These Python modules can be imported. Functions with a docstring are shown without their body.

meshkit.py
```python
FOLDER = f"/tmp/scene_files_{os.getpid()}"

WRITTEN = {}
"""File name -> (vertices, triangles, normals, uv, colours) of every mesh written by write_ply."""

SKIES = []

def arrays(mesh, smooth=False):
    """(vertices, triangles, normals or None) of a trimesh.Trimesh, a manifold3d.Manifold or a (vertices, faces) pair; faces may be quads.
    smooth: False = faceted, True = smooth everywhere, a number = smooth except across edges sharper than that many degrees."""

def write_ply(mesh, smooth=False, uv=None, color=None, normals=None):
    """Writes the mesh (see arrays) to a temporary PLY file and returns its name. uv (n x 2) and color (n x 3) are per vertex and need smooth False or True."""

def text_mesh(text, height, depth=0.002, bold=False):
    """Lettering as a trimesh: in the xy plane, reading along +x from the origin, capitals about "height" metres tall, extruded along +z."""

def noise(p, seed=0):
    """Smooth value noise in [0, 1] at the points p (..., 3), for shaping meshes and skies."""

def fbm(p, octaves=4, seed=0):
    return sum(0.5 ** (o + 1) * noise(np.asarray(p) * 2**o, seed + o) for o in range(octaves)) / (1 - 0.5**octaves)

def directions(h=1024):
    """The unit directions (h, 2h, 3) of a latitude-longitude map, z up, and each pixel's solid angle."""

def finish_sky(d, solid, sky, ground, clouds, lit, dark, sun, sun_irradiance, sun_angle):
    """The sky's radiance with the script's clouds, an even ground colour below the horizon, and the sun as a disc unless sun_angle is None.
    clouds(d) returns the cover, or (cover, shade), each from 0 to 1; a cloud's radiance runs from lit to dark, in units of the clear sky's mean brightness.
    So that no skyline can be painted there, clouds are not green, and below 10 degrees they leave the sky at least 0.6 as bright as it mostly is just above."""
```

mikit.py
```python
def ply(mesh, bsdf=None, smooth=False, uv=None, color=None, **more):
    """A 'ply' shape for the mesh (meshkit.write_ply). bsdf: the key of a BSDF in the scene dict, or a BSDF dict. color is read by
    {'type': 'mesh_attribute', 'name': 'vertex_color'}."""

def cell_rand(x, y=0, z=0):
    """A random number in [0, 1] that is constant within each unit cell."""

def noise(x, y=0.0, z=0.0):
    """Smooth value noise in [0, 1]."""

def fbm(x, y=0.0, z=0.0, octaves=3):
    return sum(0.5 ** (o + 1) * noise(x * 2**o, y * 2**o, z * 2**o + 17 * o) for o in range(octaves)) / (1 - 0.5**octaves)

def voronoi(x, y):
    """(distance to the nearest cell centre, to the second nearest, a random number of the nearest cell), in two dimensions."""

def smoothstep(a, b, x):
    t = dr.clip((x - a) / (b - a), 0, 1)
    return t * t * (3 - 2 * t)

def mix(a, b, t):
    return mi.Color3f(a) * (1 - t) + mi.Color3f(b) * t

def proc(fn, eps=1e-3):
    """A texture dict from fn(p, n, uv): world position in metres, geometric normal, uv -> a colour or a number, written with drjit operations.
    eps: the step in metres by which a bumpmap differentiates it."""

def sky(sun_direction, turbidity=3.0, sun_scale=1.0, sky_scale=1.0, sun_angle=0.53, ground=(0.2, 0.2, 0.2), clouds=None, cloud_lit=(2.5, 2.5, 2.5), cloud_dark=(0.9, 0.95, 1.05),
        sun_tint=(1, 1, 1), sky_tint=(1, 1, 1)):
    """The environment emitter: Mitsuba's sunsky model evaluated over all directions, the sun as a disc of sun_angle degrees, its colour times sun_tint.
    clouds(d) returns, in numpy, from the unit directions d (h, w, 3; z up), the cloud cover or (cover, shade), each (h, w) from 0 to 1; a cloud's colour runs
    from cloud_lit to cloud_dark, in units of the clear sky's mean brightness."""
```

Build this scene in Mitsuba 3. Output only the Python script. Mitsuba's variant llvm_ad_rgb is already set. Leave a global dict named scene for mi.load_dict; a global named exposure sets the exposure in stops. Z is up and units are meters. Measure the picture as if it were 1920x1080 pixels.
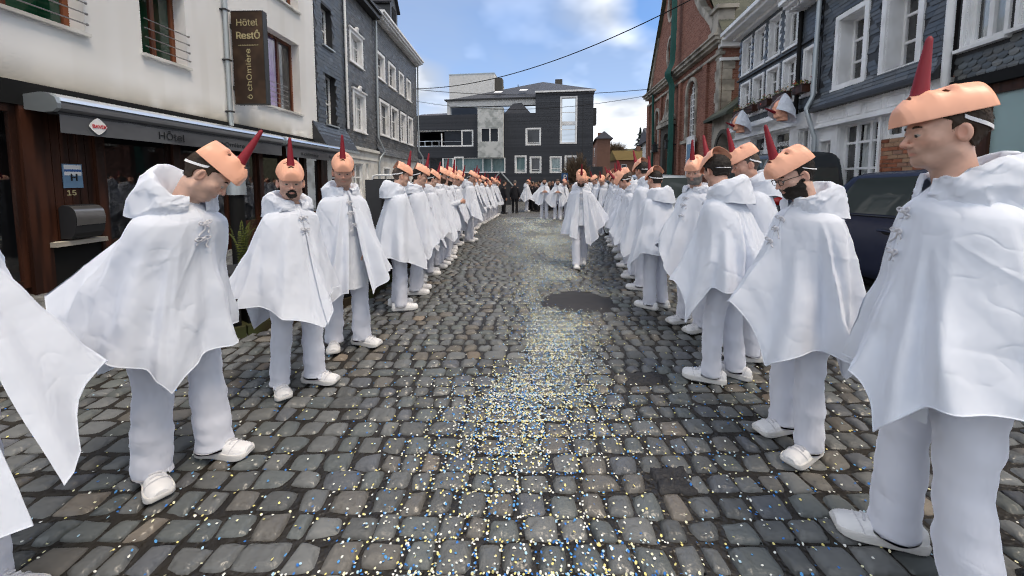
import math, random
import numpy as np, trimesh, manifold3d as man, shapely, shapely.geometry as sg
import drjit as dr
import mitsuba as mi, mikit
from mikit import proc, noise, voronoi, smoothstep, mix, cell_rand
from mikit import fbm as tfbm
import meshkit
from meshkit import fbm, text_mesh
T = mi.ScalarTransform4f
scene, labels = {'type': 'scene'}, {}

# ---------------------------------------------------------------- camera, sky, exposure
EYE = 1.57
PITCH = math.atan(56 / 720)
scene['camera'] = {'type': 'perspective', 'fov': math.degrees(2 * math.atan(960 / 720)), 'fov_axis': 'x', 'near_clip': 0.05, 'far_clip': 3000.0,
                   'principal_point_offset_x': 0.0, 'principal_point_offset_y': 144 / 1080,
                   'to_world': T().look_at(origin=[0, 0, EYE], target=[0, math.cos(PITCH), EYE - math.sin(PITCH)], up=[0, 0, 1])}
exposure = 2.45

def clouds(d):
    """broken cloud: bright white heaps, grey undersides and a clear gap to the right of the church gable"""
    z = np.maximum(d[..., 2], .02)
    p = np.stack([d[..., 0] / (z + .25), d[..., 1] / (z + .25), 0 * z], -1)
    a = fbm(p * 1.5 + [3.1, 7.4, 0], 5, 3)
    b = fbm(p * 3.2 + [1.0, 2.0, 0], 5, 11)
    c = fbm(p * .8 + [5.0, 1.5, 2.0], 3, 21)
    cover = np.clip((a * .65 + b * .35 - .34) / .2, 0, 1) * .16 + .84
    gap = np.clip((c - .58) / .1, 0, 1)
    g2 = np.exp(-(((d[..., 0] - .32) / .085) ** 2 + ((d[..., 2] - .43) / .15) ** 2 + ((d[..., 1] - .84) / .5) ** 2))
    cover = np.clip(cover - np.maximum(gap * .6, .95 * np.clip(g2 * 1.6 - .2 + (b - .5) * .9, 0, 1)), .03, .97)
    low = np.exp(-(d[..., 2] / .13) ** 2)
    cover = np.clip(cover + .35 * low, 0, .98)
    shade = np.clip((b - .45) * 3.2 + .42 + (.5 - a) * 2.6, 0, 1) * (1 - .8 * low)
    return cover, shade
# the cloud cover spreads the sun's light over a wide disc
scene['sky'] = mikit.sky([0.35, -0.25, 0.9], turbidity=3, sun_scale=0.30, sun_angle=22, sky_scale=1.0, ground=(.12, .12, .12), clouds=clouds,
                         cloud_lit=(2.8, 2.88, 3.0), cloud_dark=(1.2, 1.29, 1.42), sky_tint=(.82, .98, 1.12))

# ---------------------------------------------------------------- materials
def tw(b): return {'type': 'twosided', 'b': b}
def rgb(c): return {'type': 'rgb', 'value': list(map(float, c))} if not isinstance(c, dict) else c
def pr(c, rough=.6, spec=.4, metal=0., **k):
    return {'type': 'principled', 'base_color': rgb(c), 'roughness': rough, 'specular': spec, 'metallic': metal, **k}
def bump(b, fn, scale, eps=2e-3):
    return {'type': 'bumpmap', 'arbitrary': proc(fn, eps), 'scale': scale, 'b': b}
VC = {'type': 'mesh_attribute', 'name': 'vertex_color'}
def W1(p, n, uv): return smoothstep(.36, .70, tfbm(p.x * 2.6, p.y * 2.6, p.z * 2.2, 3))
def W2(p, n, uv): return smoothstep(.3, .7, tfbm(p.x * 14, p.y * 14, p.z * .9, 2))
def blend(a, b, w=W1): return {'type': 'blendbsdf', 'weight': proc(w), 'a': a, 'b': b}
def mat(name, b, two=True): scene['m_' + name] = tw(b) if two else b

def cotton_h(p, n, uv):
    f = tfbm(p.x * 26, p.y * 26, p.z * 18, 2)
    r = dr.abs(tfbm(p.x * 9 + 4, p.y * 9, p.z * 9, 2) - .5)
    return f * .0020 - dr.exp(-r * 34) * .0018
mat('cape_cotton', bump(pr((.665, .70, .775), .85, .15, sheen=.12), cotton_h, 1.0))
mat('white_cotton', bump(pr((.66, .69, .75), .85, .15), cotton_h, 1.0))
mat('white_trouser', bump(pr((.69, .71, .79), .85, .15), cotton_h, 1.0))
mat('dark_cloth', pr((.018, .018, .022), .85, .2, sheen=.2))
mat('grey_cloth', pr((.12, .12, .13), .85, .2))
mat('brown_cloth', pr((.06, .045, .035), .85, .2))
mat('green_cloth', bump(pr((.045, .06, .05), .6, .3), cotton_h, .6))
mat('skin', {'type': 'principled', 'base_color': VC, 'roughness': .46, 'specular': .42, 'sheen': .1})
mat('eye_white', pr((.34, .31, .29), .25, .4))
mat('iris', pr((.03, .022, .018), .06, .6))
mat('skin_far', pr((.48, .28, .205), .5, .4))
def hair_h(p, n, uv): return noise(p.x * 400, p.y * 400, p.z * 90) * .004 + noise(p.x * 60, p.y * 60, p.z * 60) * .004
for nm, c in (('hair_dark', (.020, .015, .012)), ('hair_brown', (.042, .027, .018)), ('hair_grey', (.16, .15, .14)), ('hair_fair', (.12, .08, .045)), ('hair_stub', (.085, .065, .055))):
    mat(nm, bump(pr(c, .55, .3), hair_h, .6, 1e-3))
mat('mask_peach', pr((.85, .435, .29), .36, .42))
def red_h(p, n, uv): return noise(p.x * 500, p.y * 500, p.z * 500) * .0008
mat('nose_red', bump(pr((.23, .007, .018), .5, .45, sheen=.3), red_h, 1.0, 1e-3))
mat('white_elastic', pr((.72, .72, .74), .7, .2))
mat('white_leather', pr((.76, .76, .77), .5, .35))
mat('white_rubber', pr((.66, .65, .63), .6, .3))
mat('shaded_lace', pr((.60, .60, .63), .85, .15))  # white cord greyed, the shading of the laces is put into its colour
mat('black_leather', pr((.012, .012, .012), .35, .5))
mat('black_plastic', pr((.014, .014, .016), .4, .4))

# ---------------------------------------------------------------- naming
_n = {}
def numbered(key):
    c = _n.get(key, 0); _n[key] = c + 1
    return key if c == 0 else f'{key}_{c:03d}'
def add(key, mesh, m, smooth=False, color=None, parent=None, **kw):
    key = numbered(f'{parent}__{key}' if parent else key)
    scene[key] = mikit.ply(mesh, 'm_' + m, smooth=smooth, color=color, **kw)
    return key
def tag(key, label=None, cat=None, group=None, kind=None):
    e = labels.setdefault(key, {})
    for a, b in (('label', label), ('category', cat), ('group', group), ('kind', kind)):
        if b: e[a] = b
    return key
# ---------------------------------------------------------------- people
def nets(f, lo, hi, h):
    """naive surface nets of f = 0 (f < 0 inside), vertices pulled onto the surface"""
    lo, hi = np.array(lo, float), np.array(hi, float)
    n = np.ceil((hi - lo) / h).astype(int) + 1
    ax = [lo[k] + h * np.arange(n[k]) for k in range(3)]
    G = np.stack(np.meshgrid(*ax, indexing='ij'), -1)
    from scipy.ndimage import zoom
    gc = G[::4, ::4, ::4]; nc_ = np.array(gc.shape[:3])
    full = (nc_ - 1) * 4 + 1
    vc = f(gc.reshape(-1, 3)).reshape(nc_)
    v = np.full(n, 1.0)
    vz = zoom(vc, full / nc_, order=1, grid_mode=False)
    m0 = np.ones(n, bool); sl = tuple(slice(0, q) for q in full); v[sl] = vz; m0[sl] = np.abs(vz) < h * 7 + .004
    v[m0] = f(G[m0])
    s = v < 0
    m = [k - 1 for k in n]
    corner = [(a, b, c) for a in (0, 1) for b in (0, 1) for c in (0, 1)]
    cnt = sum(s[a:a + m[0], b:b + m[1], c:c + m[2]].astype(int) for a, b, c in corner)
    act = (cnt > 0) & (cnt < 8)
    idx = -np.ones(m, int)
    ii = np.argwhere(act)
    idx[act] = np.arange(len(ii))
    acc, num = np.zeros((len(ii), 3)), np.zeros(len(ii))
    for p in corner:
        for k in range(3):
            if p[k] == 0:
                q = list(p); q[k] = 1
                a = v[tuple((ii + p).T)]; b = v[tuple((ii + q).T)]
                cr = (a < 0) != (b < 0)
                t = np.where(cr, a / np.where(cr, a - b, 1), 0)
                pos = ii + np.array(p) + np.eye(3)[k] * t[:, None]
                acc += pos * cr[:, None]; num += cr
    V = lo + h * acc / num[:, None]
    F = []
    for k in range(3):
        i, j = (k + 1) % 3, (k + 2) % 3
        sl0 = [slice(0, n[0]), slice(0, n[1]), slice(0, n[2])]; sl1 = list(sl0)
        sl0[k] = slice(0, n[k] - 1); sl1[k] = slice(1, n[k])
        a, b = s[tuple(sl0)], s[tuple(sl1)]
        e = np.argwhere(a != b)
        ok = (e[:, i] > 0) & (e[:, j] > 0) & (e[:, i] < n[i] - 1) & (e[:, j] < n[j] - 1)
        e = e[ok]
        inside = a[tuple(e.T)]
        def at(di, dj):
            q = e.copy(); q[:, i] += di; q[:, j] += dj
            return idx[tuple(q.T)]
        q = np.stack([at(-1, -1), at(0, -1), at(0, 0), at(-1, 0)], 1)
        q[~inside] = q[~inside][:, ::-1]
        F.append(q)
    F = np.vstack(F)
    for _ in range(2):
        e = h * .25
        f0 = f(V)
        g = np.stack([f(V + e * np.eye(3)[k]) - f(V - e * np.eye(3)[k]) for k in range(3)], 1) / (2 * e)
        st = -f0[:, None] * g / np.maximum((g ** 2).sum(1, keepdims=True), .3)
        V = V + np.clip(st, -h * .5, h * .5)
    return V, np.vstack([F[:, [0, 1, 2]], F[:, [0, 2, 3]]])

def sm(a, b, k):
    h = np.clip(.5 + .5 * (b - a) / k, 0, 1)
    return b * (1 - h) + a * h - k * h * (1 - h)
def smx(a, b, k): return -sm(-a, -b, k)
def sell(p, c, r):
    q = (p - np.array(c)) / np.array(r); l = np.linalg.norm(q, axis=1)
    l2 = np.linalg.norm(q / np.array(r), axis=1)
    return l * (l - 1) / np.maximum(l2, 1e-9)
def scap(p, a, b, ra, rb=None):
    a, b = np.array(a, float), np.array(b, float); rb = ra if rb is None else rb
    d = b - a; t = np.clip((p - a) @ d / (d @ d), 0, 1)
    return np.linalg.norm(p - a - t[:, None] * d, axis=1) - (ra + (rb - ra) * t)
def ssph(p, c, r): return np.linalg.norm(p - np.array(c), axis=1) - r

def head_sdf(P, neck, j, ears=True):
    """head with a face: y forward, z up, eyes at z = 0; j holds the person's own proportions"""
    p = P.copy(); p[:, 0] = np.abs(p[:, 0])
    w, jw, nl, ch = j['w'], j['jaw'], j['nose'], j['chin']
    d = sell(p, (0, -.014, .032), (.076 * w, .098, .086))
    d = sm(d, sell(p, (0, .022, -.035), (.062 * w * jw, .064, .078)), .03)
    d = sm(d, scap(p, (.0, .060, -.097), (.026 * jw, .052, -.094), .021 * ch, .019), .022)            # chin
    d = sm(d, scap(p, (.052 * jw * w, -.005, -.07), (.03 * jw, .04, -.095), .013), .025)               # jaw line
    d = sm(d, scap(p, (0, .079, .022), (.042, .066, .02), .011), .018)                                 # brow
    d = sm(d, ssph(p, (.048 * w, .05, -.022), .02), .022)                                              # cheek bone
    d = smx(d, -ssph(p, (.031, .101, .0), .0195), .012)                                                # eye socket
    d = sm(d, ssph(p, (.031, .0715, .0048), .0158), .003)                                              # upper and lower lid
    d = sm(d, ssph(p, (.031, .0708, -.0095), .0140), .003)
    d = smx(d, -scap(p, (.021, .098, -.04), (.034, .082, -.068), .004), .008)                          # fold from nose to mouth
    d = sm(d, scap(p, (0, .083, .006), (0, .085 + .0185 * nl, -.034), .0068, .0095), .010)              # nose
    d = sm(d, ssph(p, (.0125, .092, -.038), .0085), .006)                                              # nostril wing
    d = smx(d, -ssph(p, (.0065, .1, -.0475), .0035), .003)
    d = sm(d, scap(p, (0, .075, -.055), (.016, .071, -.058), .012), .012)
    d = sm(d, scap(p, (0, .0845, -.0635), (.02, .074, -.067), .0052, .003), .005)                      # upper lip
    d = sm(d, scap(p, (0, .0835, -.0735), (.017, .074, -.070), .0058, .003), .005)                     # lower lip
    d = smx(d, -scap(p, (0, .0925, -.0685), (.021, .078, -.0685), .0017), .003)
    d = sm(d, scap(p, (0, -.02, -.07), neck, .056, .06), .03)                                          # neck
    if ears:
        q = p - np.array([.078 * w, -.008, -.008])
        c, s_ = math.cos(.5), math.sin(.5)
        q = np.stack([q[:, 0] * c + q[:, 1] * s_, -q[:, 0] * s_ + q[:, 1] * c, q[:, 2]], 1)
        e = sell(q, (0, -.008, 0), (.0085, .019, .032))
        e = smx(e, -sell(q, (.008, -.004, .004), (.006, .010, .019)), .004)
        d = sm(d, e, .006)
    return d

def skin_color(V, base, j):
    """natural differences of the skin: lips, nose and ears are redder, a shaved beard is greyer"""
    x, y, z = np.abs(V[:, 0]), V[:, 1], V[:, 2]
    c = np.tile(np.array(base, float), (len(V), 1))
    def blend(w, col):
        nonlocal c
        c = c * (1 - w[:, None]) + np.array(col) * w[:, None]
    g = lambda X, Y, Z, sx, sy, sz: np.exp(-((x - X) / sx) ** 2 - ((y - Y) / sy) ** 2 - ((z - Z) / sz) ** 2)
    blend(.55 * g(0, .1, -.036, .016, .03, .016), (base[0] * 1.0, base[1] * .62, base[2] * .55))
    blend(.35 * g(.045, .06, -.03, .02, .03, .02), (base[0] * 1.05, base[1] * .7, base[2] * .62))
    blend(.5 * g(.082, -.015, -.008, .012, .03, .035), (base[0] * 1.02, base[1] * .62, base[2] * .55))
    blend(.75 * np.exp(-((z + .069) / .0065) ** 4 - (x / .021) ** 4) * (y > .072), (base[0] * .75, base[1] * .45, base[2] * .45))
    n = fbm(V * 90 + 3, 3, 5)
    c *= (.92 + .16 * n)[:, None]
    st = j.get('stubble', 0)
    if st:
        w = smooth01((-.030 - z) / .03) * smooth01((y + .03) / .05) * st * (1 - .8 * np.exp(-((z + .069) / .007) ** 4 - (x / .022) ** 4))
        blend(np.clip(w, 0, 1), (.10, .075, .065))
    return np.clip(c, 0, 1)
def smooth01(t):
    t = np.clip(t, 0, 1); return t * t * (3 - 2 * t)

def hull_chain(pts, segs=14):
    out = man.Manifold()
    for (a, ra), (b, rb) in zip(pts[:-1], pts[1:]):
        out = out + man.Manifold.batch_hull([man.Manifold.sphere(ra, segs).translate(list(map(float, a))), man.Manifold.sphere(rb, segs).translate(list(map(float, b)))])
    return out
def man2tm(m):
    q = m.to_mesh(); return trimesh.Trimesh(np.array(q.vert_properties[:, :3], float), np.array(q.tri_verts, int), process=False)

def hand_man(wrist, along, palm_n, side, curl=.5, k=1.0):
    """a hand of palm, four fingers of unequal length and a thumb from the side of the palm"""
    a = unit(along); n = unit(palm_n - a * (palm_n @ a)); t = np.cross(a, n) * side
    P = lambda l, s_, d=0: wrist + a * l * k + t * s_ * k + n * d * k
    parts = [man.Manifold.batch_hull([man.Manifold.sphere(.013 * k, 10).translate(list(P(l, s_))) for l, s_ in ((.0, .015), (.0, -.015), (.085, .032), (.085, -.03), (.045, .035))])]
    for s_, L in ((.031, .072), (.011, .083), (-.010, .078), (-.029, .06)):
        p0 = P(.085, s_); c1, c2 = curl * .6, curl * 1.5
        p1 = p0 + (a * math.cos(c1) + n * math.sin(c1)) * L * .5 * k
        p2 = p1 + (a * math.cos(c2) + n * math.sin(c2)) * L * .5 * k
        parts.append(hull_chain([(p0, .0095 * k), (p1, .0085 * k), (p2, .007 * k)], 10))
    q0 = P(.025, .035); q1 = q0 + (a * .7 + t * .6 + n * .3) * .034 * k; q2 = q1 + (a * .9 + t * .1 + n * .35) * .03 * k
    parts.append(hull_chain([(P(.015, .018), .013 * k), (q0, .0115 * k), (q1, .0105 * k), (q2, .0085 * k)], 10))
    out = parts[0]
    for q in parts[1:]: out = out + q
    return out

def strip(a, b, closed=False):
    """faces between rows of a grid of len(a) x ... ; helper for grids"""
def grid_faces(nr, nc, wrap=False):
    r, c = np.meshgrid(np.arange(nr - 1), np.arange(nc if wrap else nc - 1), indexing='ij')
    c2 = (c + 1) % nc
    q = np.stack([r * nc + c, r * nc + c2, (r + 1) * nc + c2, (r + 1) * nc + c], -1).reshape(-1, 4)
    return np.vstack([q[:, [0, 1, 2]], q[:, [0, 2, 3]]])

def tube(pts, rad, n=8, close=True):
    pts = np.array(pts, float); rad = np.broadcast_to(rad, len(pts))
    t = np.gradient(pts, axis=0); t /= np.linalg.norm(t, axis=1, keepdims=True) + 1e-12
    u = np.cross(t[0], [0, 0, 1.0]); u = u if np.linalg.norm(u) > .1 else np.cross(t[0], [1.0, 0, 0]); U = []
    for k in range(len(pts)):
        u = u - t[k] * (u @ t[k]); u /= np.linalg.norm(u); U.append(u)
    U = np.array(U); W = np.cross(t, U); a = np.arange(n) * 2 * np.pi / n
    V = pts[:, None] + rad[:, None, None] * (np.cos(a)[None, :, None] * U[:, None] + np.sin(a)[None, :, None] * W[:, None])
    V = V.reshape(-1, 3); F = grid_faces(len(pts), n, True)
    if close:
        V = np.vstack([V, pts[0], pts[-1]]); i = np.arange(n); m = len(V)
        F = np.vstack([F, np.stack([(i + 1) % n, i, 0 * i + m - 2], 1), np.stack([(len(pts) - 1) * n + i, (len(pts) - 1) * n + (i + 1) % n, 0 * i + m - 1], 1)])
    return V, F
def cat(*ms):
    V, F, n = [], [], 0
    for v, f in ms:
        V.append(np.asarray(v, float)); F.append(np.asarray(f) + n); n += len(v)
    return np.vstack(V), np.vstack(F)

def mask_mesh(res=56):
    """face mask worn on top of the head: forward +y, chin at -z"""
    nu, nv = res, res
    u = np.linspace(-1, 1, nu); v = np.linspace(0, 1, nv)
    U, Vv = np.meshgrid(u, v)
    z = -.124 + .214 * (Vv ** 1.15)
    Vv = (z + .124) / .214
    w = np.interp(Vv, [0, .04, .12, .25, .45, .65, .85, .95, 1], [.046, .058, .068, .077, .084, .089, .090, .087, .080])
    cy = np.interp(Vv, [0, .008, .02, .045, .1, .16, .24, .3, .4, .5, .6, .75, .9, 1], [.0, .030, .049, .061, .070, .077, .083, .089, .095, .093, .097, .097, .094, .090])
    ph = U * 1.36
    x = w * np.sin(ph) / math.sin(1.36)
    y = cy * (np.cos(ph) - math.cos(1.36)) / (1 - math.cos(1.36)) * (1 - .0 * Vv)
    y = np.where(np.abs(U) > .0, y, y)
    g = lambda X, Z, sx, sz: np.exp(-((np.abs(x) - X) / sx) ** 2 - ((z - Z) / sz) ** 2)
    y = y + .010 * g(0, -.046, .024, .026) + .008 * g(0, -.08, .030, .015) - .009 * g(.03, .004, .02, .013) + .006 * g(.033, .028, .025, .012) + .006 * g(.045, -.03, .02, .025) + .003 * g(0, -.1, .03, .014) - .004 * g(.03, -.075, .018, .02)
    P = np.stack([x, y, z], -1)
    eye = ((np.abs(x) - .031) / .014) ** 2 + ((z - .004) / .0072) ** 2 < 1
    mouth = (x / .021) ** 2 + ((z + .080) / .0085) ** 2 < 1
    hole = eye | mouth
    q = hole[:-1, :-1] + hole[1:, :-1] * 1 + hole[:-1, 1:] * 1 + hole[1:, 1:] * 1
    n = np.cross(np.gradient(P, axis=1), np.gradient(P, axis=0)); n /= np.linalg.norm(n, axis=-1, keepdims=True) + 1e-12
    n = np.where((n[..., 1:2] < 0), -n, n)
    A, B = P, P - n * .0022
    keep = (q < 3).ravel()
    F = grid_faces(nv, nu); F = F[np.concatenate([keep, keep])]
    N = nu * nv
    allF = [F[:, ::-1], F + N]
    e = np.sort(np.vstack([F[:, [0, 1]], F[:, [1, 2]], F[:, [2, 0]]]), 1)
    ed, ct = np.unique(e, axis=0, return_counts=True); b = ed[ct == 1]
    allF += [np.stack([b[:, 0], b[:, 1], b[:, 1] + N], 1), np.stack([b[:, 0], b[:, 1] + N, b[:, 0] + N], 1)]
    V = np.vstack([A.reshape(-1, 3), B.reshape(-1, 3)]); F = np.vstack(allF)
    tm = trimesh.Trimesh(V, F, process=False); trimesh.repair.fix_winding(tm)
    # smooth the stair-stepped rims of the holes a little
    return np.array(tm.vertices), np.array(tm.faces)
def nose_mesh(n=18):
    t = np.linspace(0, 1, 22)
    pts = np.stack([0 * t, .085 + .185 * t, -.047 + .054 * t + .004 * t ** 2], 1)
    r = .0245 * (1 - t) + .0085 * t; r[-1] = .004; r[0] = .0255
    return tube(pts, r, n)
MASK_FINE, MASK_COARSE, NOSE = mask_mesh(84), mask_mesh(34), nose_mesh()

def sneaker(detail=True):
    """a low white trainer, heel at y = -.1, toe at +y; parts: upper, sole, laces"""
    t = np.linspace(0, 1, 22)
    y = -.105 + .295 * t
    hw = np.interp(t, [0, .04, .12, .3, .5, .7, .85, .95, 1], [.020, .033, .040, .039, .043, .051, .053, .047, .032])
    top = np.interp(t, [0, .04, .15, .3, .42, .55, .7, .85, .95, 1], [.075, .09, .097, .100, .098, .088, .076, .070, .064, .052])
    off = np.interp(t, [0, .4, .8, 1], [0, -.003, .004, .003])
    a = np.linspace(0, np.pi, 13)
    U = np.stack([off[:, None] + hw[:, None] * np.cos(a) * (1 - .12 * np.sin(a)), np.repeat(y[:, None], 13, 1), .024 + (top[:, None] - .024) * np.sin(a) ** .75], -1)
    upper = (np.vstack([U.reshape(-1, 3), [[0, y[0], .03], [0, y[-1], .03]]]), None)
    F = grid_faces(22, 13)
    i = np.arange(12); m = 22 * 13
    F = np.vstack([F, np.stack([i, i + 1, 0 * i + m], 1), np.stack([21 * 13 + i + 1, 21 * 13 + i, 0 * i + m + 1], 1)])
    upper = (upper[0], F[:, ::-1])
    ring = []
    b = np.concatenate([np.stack([off + hw + .004, y], 1), np.stack([off - hw - .004, y], 1)[::-1]])
    for z, g in ((.0, .97), (.004, 1.01), (.028, 1.03), (.036, 1.0), (.036, .8)):
        c = b.mean(0); q = c + (b - c) * g
        zz = z + (np.clip((q[:, 1] - .11) / .09, 0, 1) ** 2 * .012 if z < .01 else .0)
        ring.append(np.column_stack([q, np.broadcast_to(zz, len(q))]))
    S = np.array(ring); nb = len(b)
    V = np.vstack([S.reshape(-1, 3), [[0, .04, .0], [0, .04, .031]]]); F = grid_faces(5, nb, True)
    i = np.arange(nb); F = np.vstack([F, np.stack([(i + 1) % nb, i, 0 * i + 5 * nb], 1), np.stack([4 * nb + i, 4 * nb + (i + 1) % nb, 0 * i + 5 * nb + 1], 1)])
    sole = (V, F)
    la = []
    for k in range(5):
        yy = .012 + .022 * k; zt = np.interp((yy + .105) / .295, t, top) + .002
        x = np.linspace(-.024, .024, 7)
        la.append(tube(np.stack([x, yy + .006 * np.sin(x * 60 + k), zt + .002 - 9 * x ** 2], 1), .0046, 6))
    if detail:
        for sg in (-1, 1):
            s_ = np.linspace(0, 2 * np.pi, 14)
            la.append(tube(np.stack([sg * (.018 + .016 * (1 - np.cos(s_))), .01 + .011 * np.sin(s_), .104 + .006 * np.sin(s_ / 2)], 1), .003, 6))
    for yy, w_ in ((.105, 1.0), (-.06, 1.0), (.03, 1.0)):
        q_ = (yy + .105) / .295; h_, t_2, o_ = np.interp(q_, t, hw), np.interp(q_, t, top), np.interp(q_, t, off); aa = np.linspace(.12, np.pi - .12, 15)
        la.append(tube(np.stack([o_ + (h_ + .0015) * np.cos(aa) * (1 - .12 * np.sin(aa)), yy + (.02 if yy > 0 else -.015) * np.sin(aa), .026 + (t_2 - .0235) * np.sin(aa) ** .75], 1), .0022, 5))
    tongue = (np.array([[-.02, -.02, .098], [.02, -.02, .098], [.02, -.035, .125], [-.02, -.035, .125]]), np.array([[0, 1, 2], [0, 2, 3]]))
    return upper, sole, cat(*la, tongue)
SHOE = sneaker()

def leg_mesh(hip, knee, ankle, seed, k=1.0, flare=1.0, n=30, rows=44):
    """one loose trouser leg with wrinkles at the knee and stacked folds at the ankle"""
    t = np.linspace(0, 1, rows)
    c = np.where(t[:, None] < .5, hip + (knee - hip) * (t[:, None] / .5), knee + (ankle - knee) * ((t[:, None] - .5) / .5))
    c[:, 0] = np.convolve(np.pad(c[:, 0], 4, 'edge'), np.ones(9) / 9, 'valid'); c[:, 1] = np.convolve(np.pad(c[:, 1], 4, 'edge'), np.ones(9) / 9, 'valid')
    r = np.interp(t, [0, .15, .5, .8, .95, 1], [.098, .098, .074, .067 * flare, .067 * flare, .069 * flare]) * k
    a = np.arange(n) * 2 * np.pi / n
    P = c[:, None] + r[:, None, None] * np.stack([np.cos(a), np.sin(a), 0 * a], -1)[None]
    q = P * np.array([8, 8, 13.]) + seed * 7.3
    d = (fbm(q, 3, seed) - .5) * .030
    q2 = (P + np.stack([0 * P[..., 0], 0 * P[..., 0], .35 * P[..., 0]], -1)) * np.array([4, 4, 20.]) + seed * 3.1
    d += (np.abs(fbm(q2, 2, seed + 9) - .5) * 2 - .3) * -.013 * (np.exp(-((t - .93) / .09) ** 2) + .5 * np.exp(-((t - .5) / .1) ** 2))[:, None]
    d += .007 * np.cos(a * 2 + seed)[None] * t[:, None]
    P += d[..., None] * np.stack([np.cos(a), np.sin(a), 0 * a], -1)[None]
    inner = P[-1] * 1.0; inner = inner + (c[-1] - inner) * .12 + [0, 0, .03]
    P = np.concatenate([P, inner[None]], 0)
    return P.reshape(-1, 3), grid_faces(rows + 1, n, True)[:, ::-1]

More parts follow.
